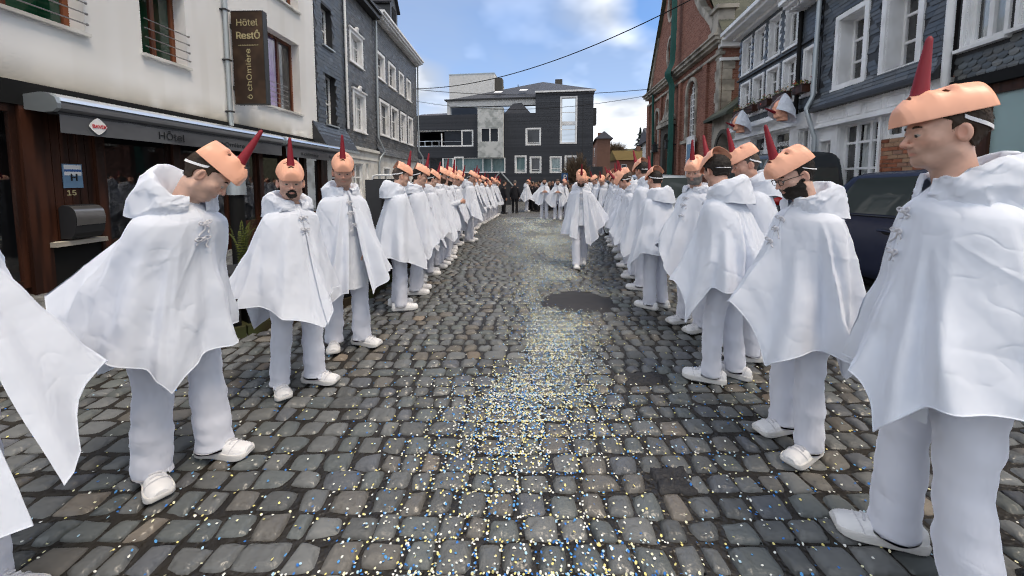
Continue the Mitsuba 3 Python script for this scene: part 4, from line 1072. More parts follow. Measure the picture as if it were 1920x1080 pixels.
# awnings
def awning(s0, s1, texts, label):
    K = numbered('awning'); tag(K, label, 'awning')
    pr_ = [(.05, 2.56), (.05, 2.74), (.28, 2.77), (.40, 2.75), (.475, 2.70), (.50, 2.63), (.49, 2.57), (.44, 2.53), (.30, 2.52)]
    m = trimesh.creation.extrude_polygon(sg.Polygon(pr_), s1 - s0, engine='earcut'); v = np.array(m.vertices)
    b = Box(hot); b.put(np.stack([s0 + v[:, 2], v[:, 1], v[:, 0]], 1), m.faces); add('cassette', b.done(), 'awning_case', 30, parent=K)
    m = trimesh.creation.extrude_polygon(sg.Polygon([(.12, 2.752), (.28, 2.778), (.405, 2.757), (.482, 2.706), (.50, 2.66), (.514, 2.665), (.492, 2.715), (.41, 2.768), (.28, 2.79), (.12, 2.765)]), s1 - s0, engine='earcut'); v = np.array(m.vertices)
    b = Box(hot); b.put(np.stack([s0 + v[:, 2], v[:, 1], v[:, 0]], 1), m.faces); add('front_rail', b.done(), 'alu', 30, parent=K)
    for s in (s0 - .05, s1):
        m = trimesh.creation.extrude_polygon(sg.Polygon(pr_).buffer(.012), .05, engine='earcut'); v = np.array(m.vertices)
        b = Box(hot); b.put(np.stack([s + v[:, 2], v[:, 1], v[:, 0]], 1), m.faces); add('end_cap', b.done(), 'grey_metal', parent=K)
    b = Box(hot); b.box(s0, s1, 2.49, 2.52, .30, .45); add('lower_bar', b.done(), 'dark_metal', parent=K)
    n = 60; x = np.linspace(s0 + .02, s1 - .02, n); z = np.linspace(2.50, 2.24, 8); X, Z = np.meshgrid(x, z)
    O = .445 + .008 * np.sin(X * 3.1) * (2.5 - Z) / .26 + .006 * (fbm(np.stack([X * 3, Z * 6, X * 0], -1), 2, 3) - .5)
    v, f = cape_sheet(np.stack([X, Z, O], -1), .004); b = Box(hot); b.put(v, f); V_ = add('valance', b.done(), 'awning_cloth', parent=K)
    for tx, s, z, h, st in texts: lettering(hot, tx, s, z, .458, h, 'letter_dark', 'lettering', V_, stretch=st)
    for s in (s0 + .5, s1 - .5):
        b = Box(hot); b.box(s, s + .08, 2.58, 2.68, -.05, .06); add('bracket', b.done(), 'dark_metal', parent=K)
    return K, V_
K, V_ = awning(5.36, 10.22, [('HÔtel', 6.78, 2.31, .125, 1.15), ('ô chOmière', 7.93, 2.32, .085, 1.45)], 'long grey hotel awning, the nearer one, with a white diamond badge on its valance')
n = 40; t_ = np.arange(n) * 2 * np.pi / n; rr = .125 / (np.abs(np.cos(t_)) ** 1.25 + np.abs(np.sin(t_)) ** 1.25) ** .8
b = Box(hot); v = np.stack([5.84 + rr * np.cos(t_), 2.385 + rr * np.sin(t_), 0 * t_ + .462], 1); b.put(np.vstack([v, [[5.84, 2.385, .462]]]), np.stack([np.arange(n), (np.arange(n) + 1) % n, np.full(n, n)], 1)); B_ = add('badge', b.done(), 'sign_white', parent=V_)
lettering(hot, 'BAVIK', 5.755, 2.36, .466, .05, 'letter_red', 'badge_lettering', V_, bold=True, stretch=.92)
awning(10.36, 13.5, [('ô chOmière', 11.05, 2.32, .085, 1.45), ('RestO', 12.6, 2.32, .095, 1.2)], 'second grey hotel awning, beyond the gap')
# blade sign
bs_ = Fac(hot.at(9.16, 0)[:2], hot.n[:2], (0, 0))
K = numbered('hotel_sign'); tag(K, 'tall rusty steel sign projecting from the hotel wall, lettered in gold', 'sign')
b = Box(bs_); b.box(.06, .80, 3.38, 5.46, -.13, .0); scene[K] = mikit.ply(b.done(), 'm_corten')
b = Box(bs_); b.box(.80, .815, 3.37, 5.47, -.14, .006).box(.06, .80, 5.46, 5.475, -.14, .006).box(.06, .80, 3.365, 3.38, -.14, .006); add('edge', b.done(), 'dark_metal', parent=K)
lettering(bs_, 'Hôtel', .17, 5.14, .002, .15, 'letter_gold', 'lettering', K)
lettering(bs_, 'RestÔ', .15, 4.85, .002, .15, 'letter_gold', 'lettering', K, bold=True)
b = Box(bs_); b.box(.2, .68, 4.70, 4.712, .0, .004); add('rule', b.done(), 'letter_gold', parent=K)
lettering(bs_, 'ô chOmière', .48, 3.47, .002, .115, 'letter_gold', 'lettering', K, rot=True, stretch=1.35)
b = Box(bs_); b.box(.0, .07, 3.7, 3.8, -.1, -.03).box(.0, .07, 5.1, 5.2, -.1, -.03); add('arm', b.done(), 'dark_metal', parent=K)

# ---------------------------------------------------------------- left side: the slate houses
sl = Fac((-6.41, 12.5), (.008, 1))
def house(label, name='slate_house', cat='house', kind=None):
    K = numbered(name); tag(K, label, cat); return K
BLUE, GREY, NEARS = 'blue', 'grey', 'near'
H1 = house('narrow dark blue slate house with deep plain windows next to the hotel')
holes = [(.85, 1.6, 6.2, 7.55), (.95, 1.75, 3.55, 5.27)]
P_ = rect(.36, 2.5, 2.85, 11)
for q in holes: P_ = P_.difference(rect(*q))
add('wall', wall(sl, P_, .35), 'dark_metal', parent=H1)
for q in holes: window(sl, H1, *q, depth=.22, fr=.06, frame_m='white_paint', sill_m='zinc', reveal_m='x', cols=1, rows=(.45,), curtain=('curtain', [(.5, .95)]))
slates(sl, H1 + '__wall', .36, 2.5, 3.45, 11, holes, .24, .13, BLUE, .22, 'zig')
slates(sl, H1 + '__wall', .0, 2.5, 2.75, 3.5, [], .2, .12, BLUE, .22, 'zig', slope=.55, o=.42, keep=0)
b = Box(sl); b.put([[0, 2.70, .47], [2.5, 2.70, .47], [2.5, 3.5, .01], [0, 3.5, .01], [0, 2.70, -.1], [2.5, 2.70, -.1], [2.5, 3.5, -.1], [0, 3.5, -.1]], [[0, 1, 2], [0, 2, 3], [0, 4, 1], [1, 4, 5], [0, 3, 7], [0, 7, 4], [1, 5, 6], [1, 6, 2]]); add('skirt', b.done(), 'dark_metal', parent=H1)
b = Box(sl); b.box(.0, 2.5, 2.62, 2.70, .3, .5); add('gutter', b.done(), 'zinc', parent=H1)
add('shop_front', wall(sl, rect(.8, 2.5, -.3, 2.7).difference(rect(1.2, 2.2, .3, 2.3)), .2), 'cream_paint', parent=H1)
window(sl, H1, 1.2, 2.2, .3, 2.3, depth=.1, rows=(.7,), sill=False)
pipe(sl, 'drainpipe', H1, [[2.52, 3.6, .08], [2.52, 7, .08], [2.52, 11, .08]], .045, 'white_paint')
H2 = house('old grey slate house with ornate white window heads')
holes = [(3.15, 4.2, 6.4, 7.45), (3.3, 4.35, 3.72, 5.15)]
P_ = rect(2.55, 5.75, 2.9, 8.95)
for q in holes: P_ = P_.difference(rect(*q))
add('wall', wall(sl, P_, .35), 'dark_metal', parent=H2)
for q in holes:
    W = window(sl, H2, *q, depth=.12, casing=.14, cols=2, rows=(.62,), curtain=('curtain', [(.05, .95)]))
    m = (q[0] + q[1]) / 2
    sp = trimesh.creation.icosphere(2, 1.0); v = np.array(sp.vertices)
    v = np.vstack([v * [.17, .13, .07] + [m, q[3] + .22, .04], v * [.1, .08, .08] + [m, q[3] + .30, .06]]); f = np.vstack([sp.faces, sp.faces + len(sp.vertices)])
    b = Box(sl); b.put(v, f); b.box(q[0] - .2, q[1] + .2, q[3] + .13, q[3] + .19, 0, .09); add('window_head', b.done(), 'white_paint', 40, parent=W)
slates(sl, H2 + '__wall', 2.58, 5.72, 3.0, 8.9, [(a - .16, c + .16, d - .12, e + .3) for a, c, d, e in holes], .19, .1, GREY, .35, 'flat')
FR = [(3.0, 4.0, .9, 2.3), (4.35, 4.65, 1.7, 2.35)]
P_ = rect(2.5, 5.75, -.3, 2.92)
for q in FR: P_ = P_.difference(rect(*q))
add('ground_floor', wall(sl, P_, .3, .02), 'cream_paint', parent=H2)
for q in FR: window(sl, H2, *q, depth=.1, fr=.07, cols=2 if q[1] - q[0] > .5 else 1, rows=(.6,), sill=False, curtain=('curtain', [(.1, .5)]))
b = Box(sl); b.box(2.5, 5.75, 2.86, 2.98, .02, .14).box(2.5, 5.75, 2.5, 2.56, .02, .06); add('cornice', b.done(), 'cream_paint', parent=H2)
b = Box(sl); b.box(2.55, 5.75, 8.95, 9.15, -.1, .32).box(2.55, 5.75, 9.15, 9.25, -.1, .42); add('eaves', b.done(), 'dark_metal', parent=H2)
pipe(sl, 'drainpipe', H2, [[5.74, 9.0, .12], [5.74, 6, .10], [5.74, 3.6, .10], [5.80, 3.4, .16], [6.2, 3.0, .22], [5.85, 2.7, .14], [5.80, 2.4, .08], [5.80, .0, .08]], .05, 'zinc')
H3 = house('long grey slate house with two rows of white framed windows and a dentilled cornice')
holes = [(6.1, 7.0, 6.55, 7.6), (7.8, 8.75, 6.55, 7.6), (9.6, 10.3, 6.55, 7.6), (11.1, 11.8, 6.55, 7.6), (6.35, 7.55, 3.9, 5.4), (8.05, 9.05, 3.9, 5.4), (9.7, 10.6, 3.9, 5.4), (11.25, 12.1, 3.9, 5.4)]
P_ = rect(5.75, 13.35, 2.9, 9.05)
for q in holes: P_ = P_.difference(rect(*q))
add('wall', wall(sl, P_, .35), 'dark_metal', parent=H3)
for q in holes: window(sl, H3, *q, glass='window_far', depth=.13, casing=.13, cols=2, fr=.05, rows=(.6,), curtain=('curtain', [(.0, .22)]))
slates(sl, H3 + '__wall', 5.78, 13.33, 3.2, 9.0, [(a - .14, c + .14, d - .12, e + .14) for a, c, d, e in holes], .22, .11, GREY, .32, 'flat', keep=0)
slates(sl, H3 + '__wall', 5.78, 13.33, 2.85, 3.22, [], .22, .11, GREY, .32, 'flat', slope=.35, o=.13, keep=0)
FR = [(6.6, 7.5, -.2, 2.2), (8.3, 9.3, .8, 2.2), (10.2, 11.2, .8, 2.2)]
P_ = rect(5.75, 13.35, -.4, 2.9)
for q in FR: P_ = P_.difference(rect(*q))
add('ground_floor', wall(sl, P_, .3, .01), 'cream_paint', parent=H3)
for q in FR: window(sl, H3, *q, depth=.12, casing=.08, cols=2, sill=False, frame_m='white_paint', rows=(.7,))
b = Box(sl); b.box(5.75, 13.4, 9.05, 9.2, -.1, .18).box(5.75, 13.45, 9.32, 9.42, -.1, .52).box(5.75, 13.42, 9.2, 9.32, -.1, .44)
C_ = add('cornice', b.done(), 'white_paint', parent=H3)
b = Box(sl)
for s in np.arange(5.85, 13.3, .22): b.box(s, s + .1, 9.08, 9.2, .18, .36)
add('dentil', b.done(), 'white_paint', parent=C_)
b = Box(sl); b.put([[5.75, 9.42, .5], [13.45, 9.42, .5], [13.45, 12.4, -4], [5.75, 12.4, -4], [13.45, 9.42, -8.5], [5.75, 9.42, -8.5]], [[0, 1, 2], [0, 2, 3], [3, 2, 4], [3, 4, 5], [1, 4, 2], [0, 3, 5]]); R_ = add('roof', b.done(), 'roof_grey', parent=H3)
b = Box(sl); b.box(13.05, 13.35, -.4, 9.05, -8, -.36); add('end_wall', b.done(), 'plaster_trim', parent=H3)
# dormer
b = Box(sl); b.put([[7.6, 9.4, .2], [8.8, 9.4, .2], [8.8, 10.6, .2], [7.6, 10.6, .2], [8.2, 11.3, .2], [7.6, 9.4, -3], [8.8, 9.4, -3], [8.8, 10.6, -3], [7.6, 10.6, -3], [8.2, 11.3, -3]], [[0, 1, 2], [0, 2, 3], [3, 2, 4], [0, 3, 8], [0, 8, 5], [1, 6, 7], [1, 7, 2]])
D_ = add('dormer', b.done(), 'dark_metal', parent=H3)
b = Box(sl); b.put([[7.45, 10.5, .32], [8.2, 11.38, .32], [8.95, 10.5, .32], [7.45, 10.5, -3.2], [8.2, 11.38, -3.2], [8.95, 10.5, -3.2], [7.45, 10.58, .32], [8.2, 11.46, .32], [8.95, 10.58, .32], [7.45, 10.58, -3.2], [8.2, 11.46, -3.2], [8.95, 10.58, -3.2]], [[6, 7, 10], [6, 10, 9], [7, 8, 11], [7, 11, 10], [0, 1, 7], [0, 7, 6], [1, 2, 8], [1, 8, 7], [0, 3, 4], [0, 4, 1], [1, 4, 5], [1, 5, 2]]); add('dormer_roof', b.done(), 'roof_grey', parent=D_)
b = Box(sl); b.box(7.9, 8.5, 9.7, 10.5, .2, .22); add('dormer_window', b.done(), 'black', parent=D_)
pipe(sl, 'drainpipe', H3, [[13.3, 9.1, .12], [13.3, 6, .1], [13.3, 3.6, .1], [13.5, 3.2, .3], [13.6, 2.8, .3], [13.6, 0, .3]], .05, 'zinc')
b = Box(sl); b.box(6.4, 6.46, .0, 2.5, .1, .16); 

# ---------------------------------------------------------------- right side
rg_ = Fac((5.93, 0), (.146, 1))
# the nearest house: scalloped slates over a shop front
HN = house('house with scalloped slates above a shop front, at the right edge')
holes = [(5.45, 6.0, 3.58, 5.0), (4.65, 5.28, 3.62, 5.0), (3.2, 3.9, 3.62, 5.0)]
P_ = rect(1.0, 6.12, 3.0, 9)
for q in holes: P_ = P_.difference(rect(*q))
add('wall', wall(rg_, P_, .35), 'dark_metal', parent=HN)
for q in holes: window(rg_, HN, *q, depth=.06, casing=.05, cols=2, fr=.06, rows=(.62,), sill_out=.06, curtain=('curtain', [(.02, .98)]))
slates(rg_, HN + '__wall', 3.9, 6.1, 3.08, 6.3, [(a - .07, c + .07, d - .12, e + .07) for a, c, d, e in holes], .135, .085, 'scale', .3, 'scale')
b = Box(rg_); b.box(1.0, 6.12, 2.92, 3.04, -.05, .12).box(1.0, 6.12, 3.04, 3.09, -.05, .06); add('fascia', b.done(), 'black', parent=HN)
b = Box(rg_)
for q in ((5.52, 5.66, -.1, 2.92), (4.9, 5.02, -.1, 2.92), (3.4, 3.52, -.1, 2.92)): b.box(*q, -.1, .05)
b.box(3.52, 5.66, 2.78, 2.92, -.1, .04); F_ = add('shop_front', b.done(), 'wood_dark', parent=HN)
b = Box(rg_); b.box(5.02, 5.52, .6, 2.78, -.04, .0).box(3.52, 4.9, .6, 2.78, -.04, .0); add('display_panel', b.done(), 'panel_teal', parent=F_)
b = Box(rg_); b.box(1.0, 6.12, -.1, .6, -.1, .02); add('plinth', b.done(), 'stone_dark', parent=HN)
b = Box(rg_); b.box(5.66, 6.12, .6, 2.92, -.1, .0); add('pier', b.done(), 'stone_dark', parent=HN)
pipe(rg_, 'drainpipe', HN, [[6.16, 8, .09], [6.16, 5, .09], [6.16, 3.15, .09], [6.2, 3.0, .05], [6.2, .0, .05]], .055, 'white_paint')
# house A: zigzag slates
HA = house('slate house with zigzag slate pattern over a white panelled ground floor and brick pier')
holes = [(6.82, 7.5, 3.62, 5.1), (8.05, 8.8, 3.68, 5.08), (6.82, 7.5, 6.1, 7.5), (8.05, 8.8, 5.75, 7.2)]
P_ = rect(6.2, 9.38, 3.3, 9)
for q in holes: P_ = P_.difference(rect(*q))
add('wall', wall(rg_, P_, .35), 'dark_metal', parent=HA)
for q in holes: window(rg_, HA, *q, depth=.26, casing=.11, cols=2, fr=.06, rows=(.33, .66), sill_out=.02, curtain=None, inside='interior_dark')
slates(rg_, HA + '__wall', 6.22, 9.38, 3.55, 7.6, [(a - .12, c + .12, d - .1, e + .12) for a, c, d, e in holes], .26, .088, NEARS, .22, 'zig')
slates(rg_, HA + '__wall', 6.22, 9.38, 3.30, 3.62, [], .26, .088, NEARS, .22, 'zig', slope=.6, o=.20, keep=60)
b = Box(rg_); b.put([[6.2, 3.26, .235], [9.4, 3.26, .235], [9.4, 3.62, .0], [6.2, 3.62, .0], [6.2, 3.26, -.1], [9.4, 3.26, -.1], [9.4, 3.62, -.1], [6.2, 3.62, -.1]], [[0, 1, 2], [0, 2, 3], [0, 4, 1], [1, 4, 5], [0, 3, 7], [0, 7, 4], [1, 5, 6], [1, 6, 2]]); add('skirt', b.done(), 'dark_metal', parent=HA)
b = Box(rg_); b.box(6.2, 9.4, 3.19, 3.26, -.05, .27); add('drip_board', b.done(), 'dark_metal', parent=HA)
b = Box(rg_); b.box(6.2, 9.42, 2.86, 3.19, -.2, .10).box(6.2, 9.42, 2.80, 2.86, -.2, .15)
Z_ = add('frieze', b.done(), 'white_paint', parent=HA)
for k in range(6):
    s = 6.35 + k * .5
    b = Box(rg_); b.box(s, s + .4, 2.92, 2.945, .10, .118).box(s, s + .4, 3.10, 3.125, .10, .118).box(s, s + .03, 2.945, 3.10, .10, .118).box(s + .37, s + .4, 2.945, 3.10, .10, .118); add('panel_mould', b.done(), 'white_paint', parent=Z_)
gw = (7.5, 8.62, 1.2, 2.8)
P_ = rect(7.44, 9.42, -.1, 2.82).difference(rect(*gw)).difference(rect(8.85, 9.25, -.1, 2.5))
add('ground_floor', wall(rg_, P_, .3, .02), 'white_paint', parent=HA)
window(rg_, HA, *gw, depth=.12, casing=.06, cols=3, fr=.06, rows=(.40, .74), curtain=('curtain', [(.03, .3), (.36, .64)]), sill_out=.08)
window(rg_, HA, 8.85, 9.25, -.1, 2.5, depth=.12, cols=1, fr=.08, rows=(.4, .75), sill=False)
window(rg_, HA, 6.3, 7.42, 2.36, 2.8, depth=.06, cols=3, fr=.06, sill=False)
b = Box(rg_); b.box(6.2, 7.44, -.1, 2.36, -.25, -.015); W_ = add('brick_wall', b.done(), 'mortar', parent=HA)
items = []
for r_ in range(31):
    z = .02 + r_ * .0755
    for c in range(7):
        s = 6.2 + c * .215 - (.107 if r_ % 2 else 0)
        a, e = max(s, 6.2), min(s + .203, 7.44)
        if e - a > .03: items.append((-z, a, e, z))
items.sort()
for k, (_, a, e, z) in enumerate(items):
    rr = np.random.default_rng(k + 400); o = rr.uniform(-.004, .006)
    b = Box(rg_); b.box(a, e, z, z + .064 + rr.uniform(-.003, .003), -.02, o); add('brick', b.done(), f'brick_{rr.integers(0, 6)}', parent=W_)
pipe(rg_, 'drainpipe', HA, [[9.42, 8, .1], [9.42, 5.6, .1], [9.42, 3.6, .12], [9.36, 3.3, .28], [9.3, 2.9, .2], [9.3, 2.6, .10], [9.3, 0, .10]], .05, 'zinc')
# house B: the printing shop
HB = house('white and slate printing shop with flower boxes and a long white cornice')
holes = [(c_ - .29, c_ + .29, z0_, z1_) for z0_, z1_ in ((5.2, 6.26), (3.76, 4.82)) for c_ in (13.3, 12.43, 11.55, 10.67)] + [(9.58, 10.0, 3.76, 4.82)]
P_ = rect(9.42, 13.88, 3.3, 6.6)
for q in holes: P_ = P_.difference(rect(*q))
add('wall', wall(rg_, P_, .35), 'dark_metal', parent=HB)
WB = []
for i, q in enumerate(holes): WB.append(window(rg_, HB, *q, depth=.10, casing=.07, cols=2, fr=.045, rows=(.35, .68) if i > 3 else (.12, .82), sill_out=.03, curtain=('curtain', [(.02, .3), (.72, .98)])))
slates(rg_, HB + '__wall', 9.44, 13.86, 3.42, 5.02, [(a - .07, c + .07, d - .08, e + .08) for a, c, d, e in holes], .18, .105, NEARS, .22, 'flat')
slates(rg_, HB + '__wall', 9.44, 13.86, 5.06, 6.5, [(a - .07, c + .07, d - .08, e + .08) for a, c, d, e in holes], .18, .105, NEARS, .22, 'flat', keep=0, o=.03)
b = Box(rg_); b.box(9.44, 13.88, 5.0, 5.05, -.05, .08); add('band', b.done(), 'dark_metal', parent=HB)
b = Box(rg_); b.box(10.2, 14.0, 6.52, 6.62, -.1, .50).box(10.2, 14.02, 6.62, 6.74, -.1, .62).box(10.2, 13.95, 6.42, 6.52, -.1, .22); add('cornice', b.done(), 'white_paint', parent=HB)
b = Box(rg_); b.box(9.4, 10.2, 5.92, 6.0, -.1, .50).box(9.4, 10.2, 6.0, 6.1, -.1, .62); C_ = add('lower_cornice', b.done(), 'white_paint', parent=HB)
b = Box(rg_)
for s in np.arange(9.45, 10.2, .13): b.box(s, s + .06, 5.84, 5.92, -.05, .4)
add('rafter_end', b.done(), 'white_paint', parent=C_)
b = Box(rg_); b.put([[9.4, 6.74, .6], [14.0, 6.74, .6], [14.0, 10.2, -4], [9.4, 10.2, -4], [14.0, 6.74, -8], [9.4, 6.74, -8]], [[0, 1, 2], [0, 2, 3], [3, 2, 4], [3, 4, 5], [1, 4, 2], [0, 3, 5]]); add('roof', b.done(), 'roof_grey', parent=HB)
pipe(rg_, 'drainpipe', HB, [[10.15, 6.0, .09], [10.15, 4.8, .09], [10.15, 3.3, .09]], .05, 'black')
SH = [(10.5, 11.5, .7, 2.95), (11.85, 12.75, .7, 2.95), (13.0, 13.5, -.2, 2.6)]
P_ = rect(9.42, 13.95, -.2, 3.32)
for q in SH: P_ = P_.difference(rect(*q))
P_ = P_.difference(rect(9.6, 10.1, 1.2, 2.9))
add('shop_front', wall(rg_, P_, .3, .03), 'white_paint', parent=HB)
for q in SH: window(rg_, HB, *q, depth=.1, fr=.05, sill=False, back=.8)
window(rg_, HB, 9.6, 10.1, 1.2, 2.9, depth=.08, cols=2, fr=.05, rows=(.5,), sill=False)
b = Box(rg_); b.box(10.2, 13.95, 3.28, 3.42, -.05, .22).box(10.2, 13.95, 3.0, 3.06, -.05, .14); Z_ = add('sign_frieze', b.done(), 'white_paint', parent=HB)
b = Box(rg_); b.box(10.5, 11.25, .9, 2.8, -.45, -.40); add('green_panel', b.done(), 'interior_green', parent=HB)
lettering(rg_, 'IMPRIMERIE', 11.42, 2.56, -.115, .12, 'letter_white', 'lettering', HB, bold=True, stretch=.8)
lettering(rg_, 'R.SCHM', 11.28, 2.36, -.115, .12, 'letter_white', 'lettering', HB, bold=True, stretch=.8)
lettering(rg_, 'RIE', 12.3, 2.62, -.115, .12, 'letter_white', 'lettering', HB, bold=True)
lettering(rg_, 'TERIE', 12.4, 2.42, -.115, .12, 'letter_white', 'lettering', HB, bold=True, stretch=.9)
RF = np.random.default_rng(31)
for k, (i, nm) in enumerate(((4, 'furthest'), (5, 'second from the far end'), (6, 'middle'), (7, 'fourth from the far end'), (8, 'nearest'))):
    q = holes[i]; K = numbered('flower_box'); tag(K, f'flower box under a first floor window of the printing shop, {nm}', 'flower box', 'flower boxes of the printing shop')
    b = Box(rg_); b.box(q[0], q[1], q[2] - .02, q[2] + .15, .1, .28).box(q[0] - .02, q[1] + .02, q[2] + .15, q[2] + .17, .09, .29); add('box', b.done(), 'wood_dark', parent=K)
    fv, ff, fc, n = [], [], [], 0
    for _ in range(170):
        c = np.array([RF.uniform(q[0], q[1]), q[2] + .17 + abs(RF.normal(0, .07)) - (.12 if RF.uniform() < .25 else 0), .19 + RF.normal(0, .07)]); s = RF.uniform(.018, .04)
        d1, d2 = RF.normal(0, 1, 3), RF.normal(0, 1, 3); d1 /= np.linalg.norm(d1); d2 /= np.linalg.norm(d2)
        fv += [c - d1 * s, c + d2 * s * .6, c + d1 * s, c - d2 * s * .6]; ff += [[n, n + 1, n + 2], [n, n + 2, n + 3]]; n += 4
        t_ = RF.uniform(); fc += [np.array((.05, .09, .025) if t_ < .62 else (.35, .06, .05) if t_ < .8 else (.4, .25, .05)) * RF.uniform(.6, 1.3)] * 4
    b = Box(rg_); b.put(fv, ff); add('flowers', b.done(), 'leaf', parent=K, color=np.array(fc))
# ---------------------------------------------------------------- gate and church
K = numbered('stone_gate'); tag(K, 'low stone gateway with round arch and slate lean-to roof beside the church', 'gate')
def arch_poly(s0, s1, z0, zs, n=20):
    c, r_ = (s0 + s1) / 2, abs(s1 - s0) / 2; t_ = np.linspace(0, np.pi, n)
    return sg.Polygon([(s0, z0), (s1, z0)] + [(c + r_ * math.cos(q), zs + r_ * math.sin(q)) for q in t_])
add('wall', wall(rg_, rect(13.95, 16.3, -.3, 4.1).difference(arch_poly(14.4, 15.7, -.4, 2.75)), .5), 'stone', parent=K)
add('arch_trim', wall(rg_, arch_poly(14.25, 15.85, .0, 2.75).difference(arch_poly(14.4, 15.7, -.4, 2.75)), .06, .06), 'stone_dark', parent=K)
b = Box(rg_); b.box(14.3, 15.8, -.2, 3.5, -.6, -.45); add('door', b.done(), 'wood_dark', parent=K)
b = Box(rg_); b.put([[13.95, 4.05, .35], [16.3, 4.05, .35], [16.3, 5.3, -1.2], [13.95, 5.3, -1.2], [13.95, 3.95, .35], [16.3, 3.95, .35], [16.3, 3.95, -1.2], [13.95, 3.95, -1.2]], [[0, 1, 2], [0, 2, 3], [4, 5, 1], [4, 1, 0], [0, 3, 7], [0, 7, 4], [1, 5, 6], [1, 6, 2]]); add('roof', b.done(), 'roof_green', parent=K)
ch = Fac((8.3, 16.1), (.09, 1))
K = CHURCH = numbered('church'); tag(K, 'red brick baroque church with scrolled gable, stone portal and tall arched windows', 'church')
WR, WL, DR = (1.95, 3.05, 3.7, 5.75), (7.75, 8.6, 3.7, 5.5), (5.15, 6.35, -.4, 3.65)
P_ = rect(-.55, 10.3, -.5, 7.1)
for q in (WR, WL, DR): P_ = P_.difference(arch_poly(*q))
add('wall', wall(ch, P_, .5), 'church_brick', parent=K)
GB = sg.Polygon([(-.1, 7.1), (10.25, 7.1), (10.2, 7.5), (9.75, 7.9), (9.5, 8.5), (9.1, 9.3), (8.6, 10.0), (8.2, 10.8), (7.7, 11.9), (7.1, 13), (6.8, 15), (3.4, 15), (3.1, 13), (2.6, 10.9), (2.2, 9.9), (1.6, 9.2), (1.0, 8.7), (.45, 8.2), (.1, 7.6)])
OV = [(5.95, 8.75, .42, .75), (6.0, 11.3, .42, .75)]
ell = lambda c, z, a, b_: sg.Polygon([(c + a * math.cos(q), z + b_ * math.sin(q)) for q in np.linspace(0, 2 * np.pi, 24, endpoint=False)])
for q in OV: GB = GB.difference(ell(*q))
G_ = add('gable', wall(ch, GB, .45, -.03), 'church_brick', parent=K)
for q in OV:
    add('oval_surround', wall(ch, ell(q[0], q[1], q[2] + .16, q[3] + .16).difference(ell(*q)), .1, .05), 'stone', parent=G_)
    add('oval_light', wall(ch, ell(*q), .02, -.25), 'black', parent=G_)
edge_ = GB.exterior.buffer(.17).intersection(GB.buffer(.12)).difference(rect(-1, 11, 6, 7.35))
edge_ = max(getattr(edge_, 'geoms', [edge_]), key=lambda g: g.area)
add('coping', wall(ch, edge_, .3, .07), 'stone', parent=G_)
b = Box(ch); b.box(-.75, 10.45, 7.08, 7.22, -.1, .34).box(-.7, 10.4, 6.96, 7.08, -.1, .22).box(-.65, 10.35, 6.55, 6.66, -.1, .12).box(-.8, 10.5, 7.22, 7.28, -.1, .42); add('cornice', b.done(), 'stone', parent=K)
b = Box(ch); b.box(-.75, .05, 7.28, 7.5, -.5, .3).box(-.62, -.05, 7.5, 8.25, -.4, .2).box(-.75, .05, 8.25, 8.4, -.5, .3); add('pedestal', b.done(), 'stone', parent=K)
b = Box(ch)
for k, z in enumerate(np.arange(-.3, 6.5, .42)): b.box(-.58, -.12 - .12 * (k % 2), z, z + .41, -.02, .05)
add('quoin', b.done(), 'stone', parent=K)
for s0, s1 in ((.55, 1.0), (3.75, 4.05), (7.05, 7.3), (9.75, 10.3)):
    b = Box(ch); b.box(s0, s1, -.4, 6.55, -.05, .12); add('pilaster', b.done(), 'church_brick', parent=K)
def arched_window(fac, H, q, bars, rows, m='white_paint', surround='stone'):
    s0, s1, z0, zs = q; t_ = .17
    W = add('window', wall(fac, arch_poly(s0 - t_, s1 + t_, z0 - t_, zs).difference(arch_poly(s0, s1, z0, zs)), .12, .06), surround, parent=H)
    b = Box(fac); r_ = (s1 - s0) / 2
    for k in range(bars + 1):
        s = s0 + (s1 - s0) * k / bars; zt = zs + math.sqrt(max(r_ * r_ - (s - (s0 + s1) / 2) ** 2, 0))
        b.box(s - .03, s + .03, z0, zt, -.2, -.15)
    for k in range(rows + 1):
        z = z0 + (zs + r_ * .55 - z0) * k / rows; b.box(s0, s1, z - .025, z + .025, -.19, -.16)
    add('frame', b.done(), m, parent=W)
    add('pane', wall(fac, arch_poly(s0, s1, z0, zs), .01, -.21), 'window_far', parent=W)
    b = Box(fac); b.box(s0 - .3, s1 + .3, z0 - .3, z0 - .15, -.05, .2); add('sill', b.done(), surround, parent=W)
    return W
arched_window(ch, K, WR, 4, 8); arched_window(ch, K, WL, 3, 7)
PT = numbered(K + '__portal')
_ = add('surround', wall(ch, rect(4.75, 6.75, -.4, 4.6).difference(arch_poly(*DR)), .25, .16), 'stone_dark', parent=PT)
b = Box(ch); b.box(4.6, 6.9, 4.6, 4.8, 0, .4).box(4.7, 6.8, 4.9, 5.05, 0, .3); add('entablature', b.done(), 'stone', parent=PT)
add('pediment', wall(ch, sg.Polygon([(4.7, 5.05), (6.8, 5.05), (6.3, 5.5), (6.05, 6.2), (5.75, 6.5), (5.45, 6.2), (5.2, 5.5)]).difference(ell(5.75, 5.75, .25, .4)), .2, .14), 'stone', parent=PT)
b = Box(ch); b.box(5.1, 6.4, -.4, 3.3, -.45, -.35); add('door', b.done(), 'wood_dark', parent=PT)
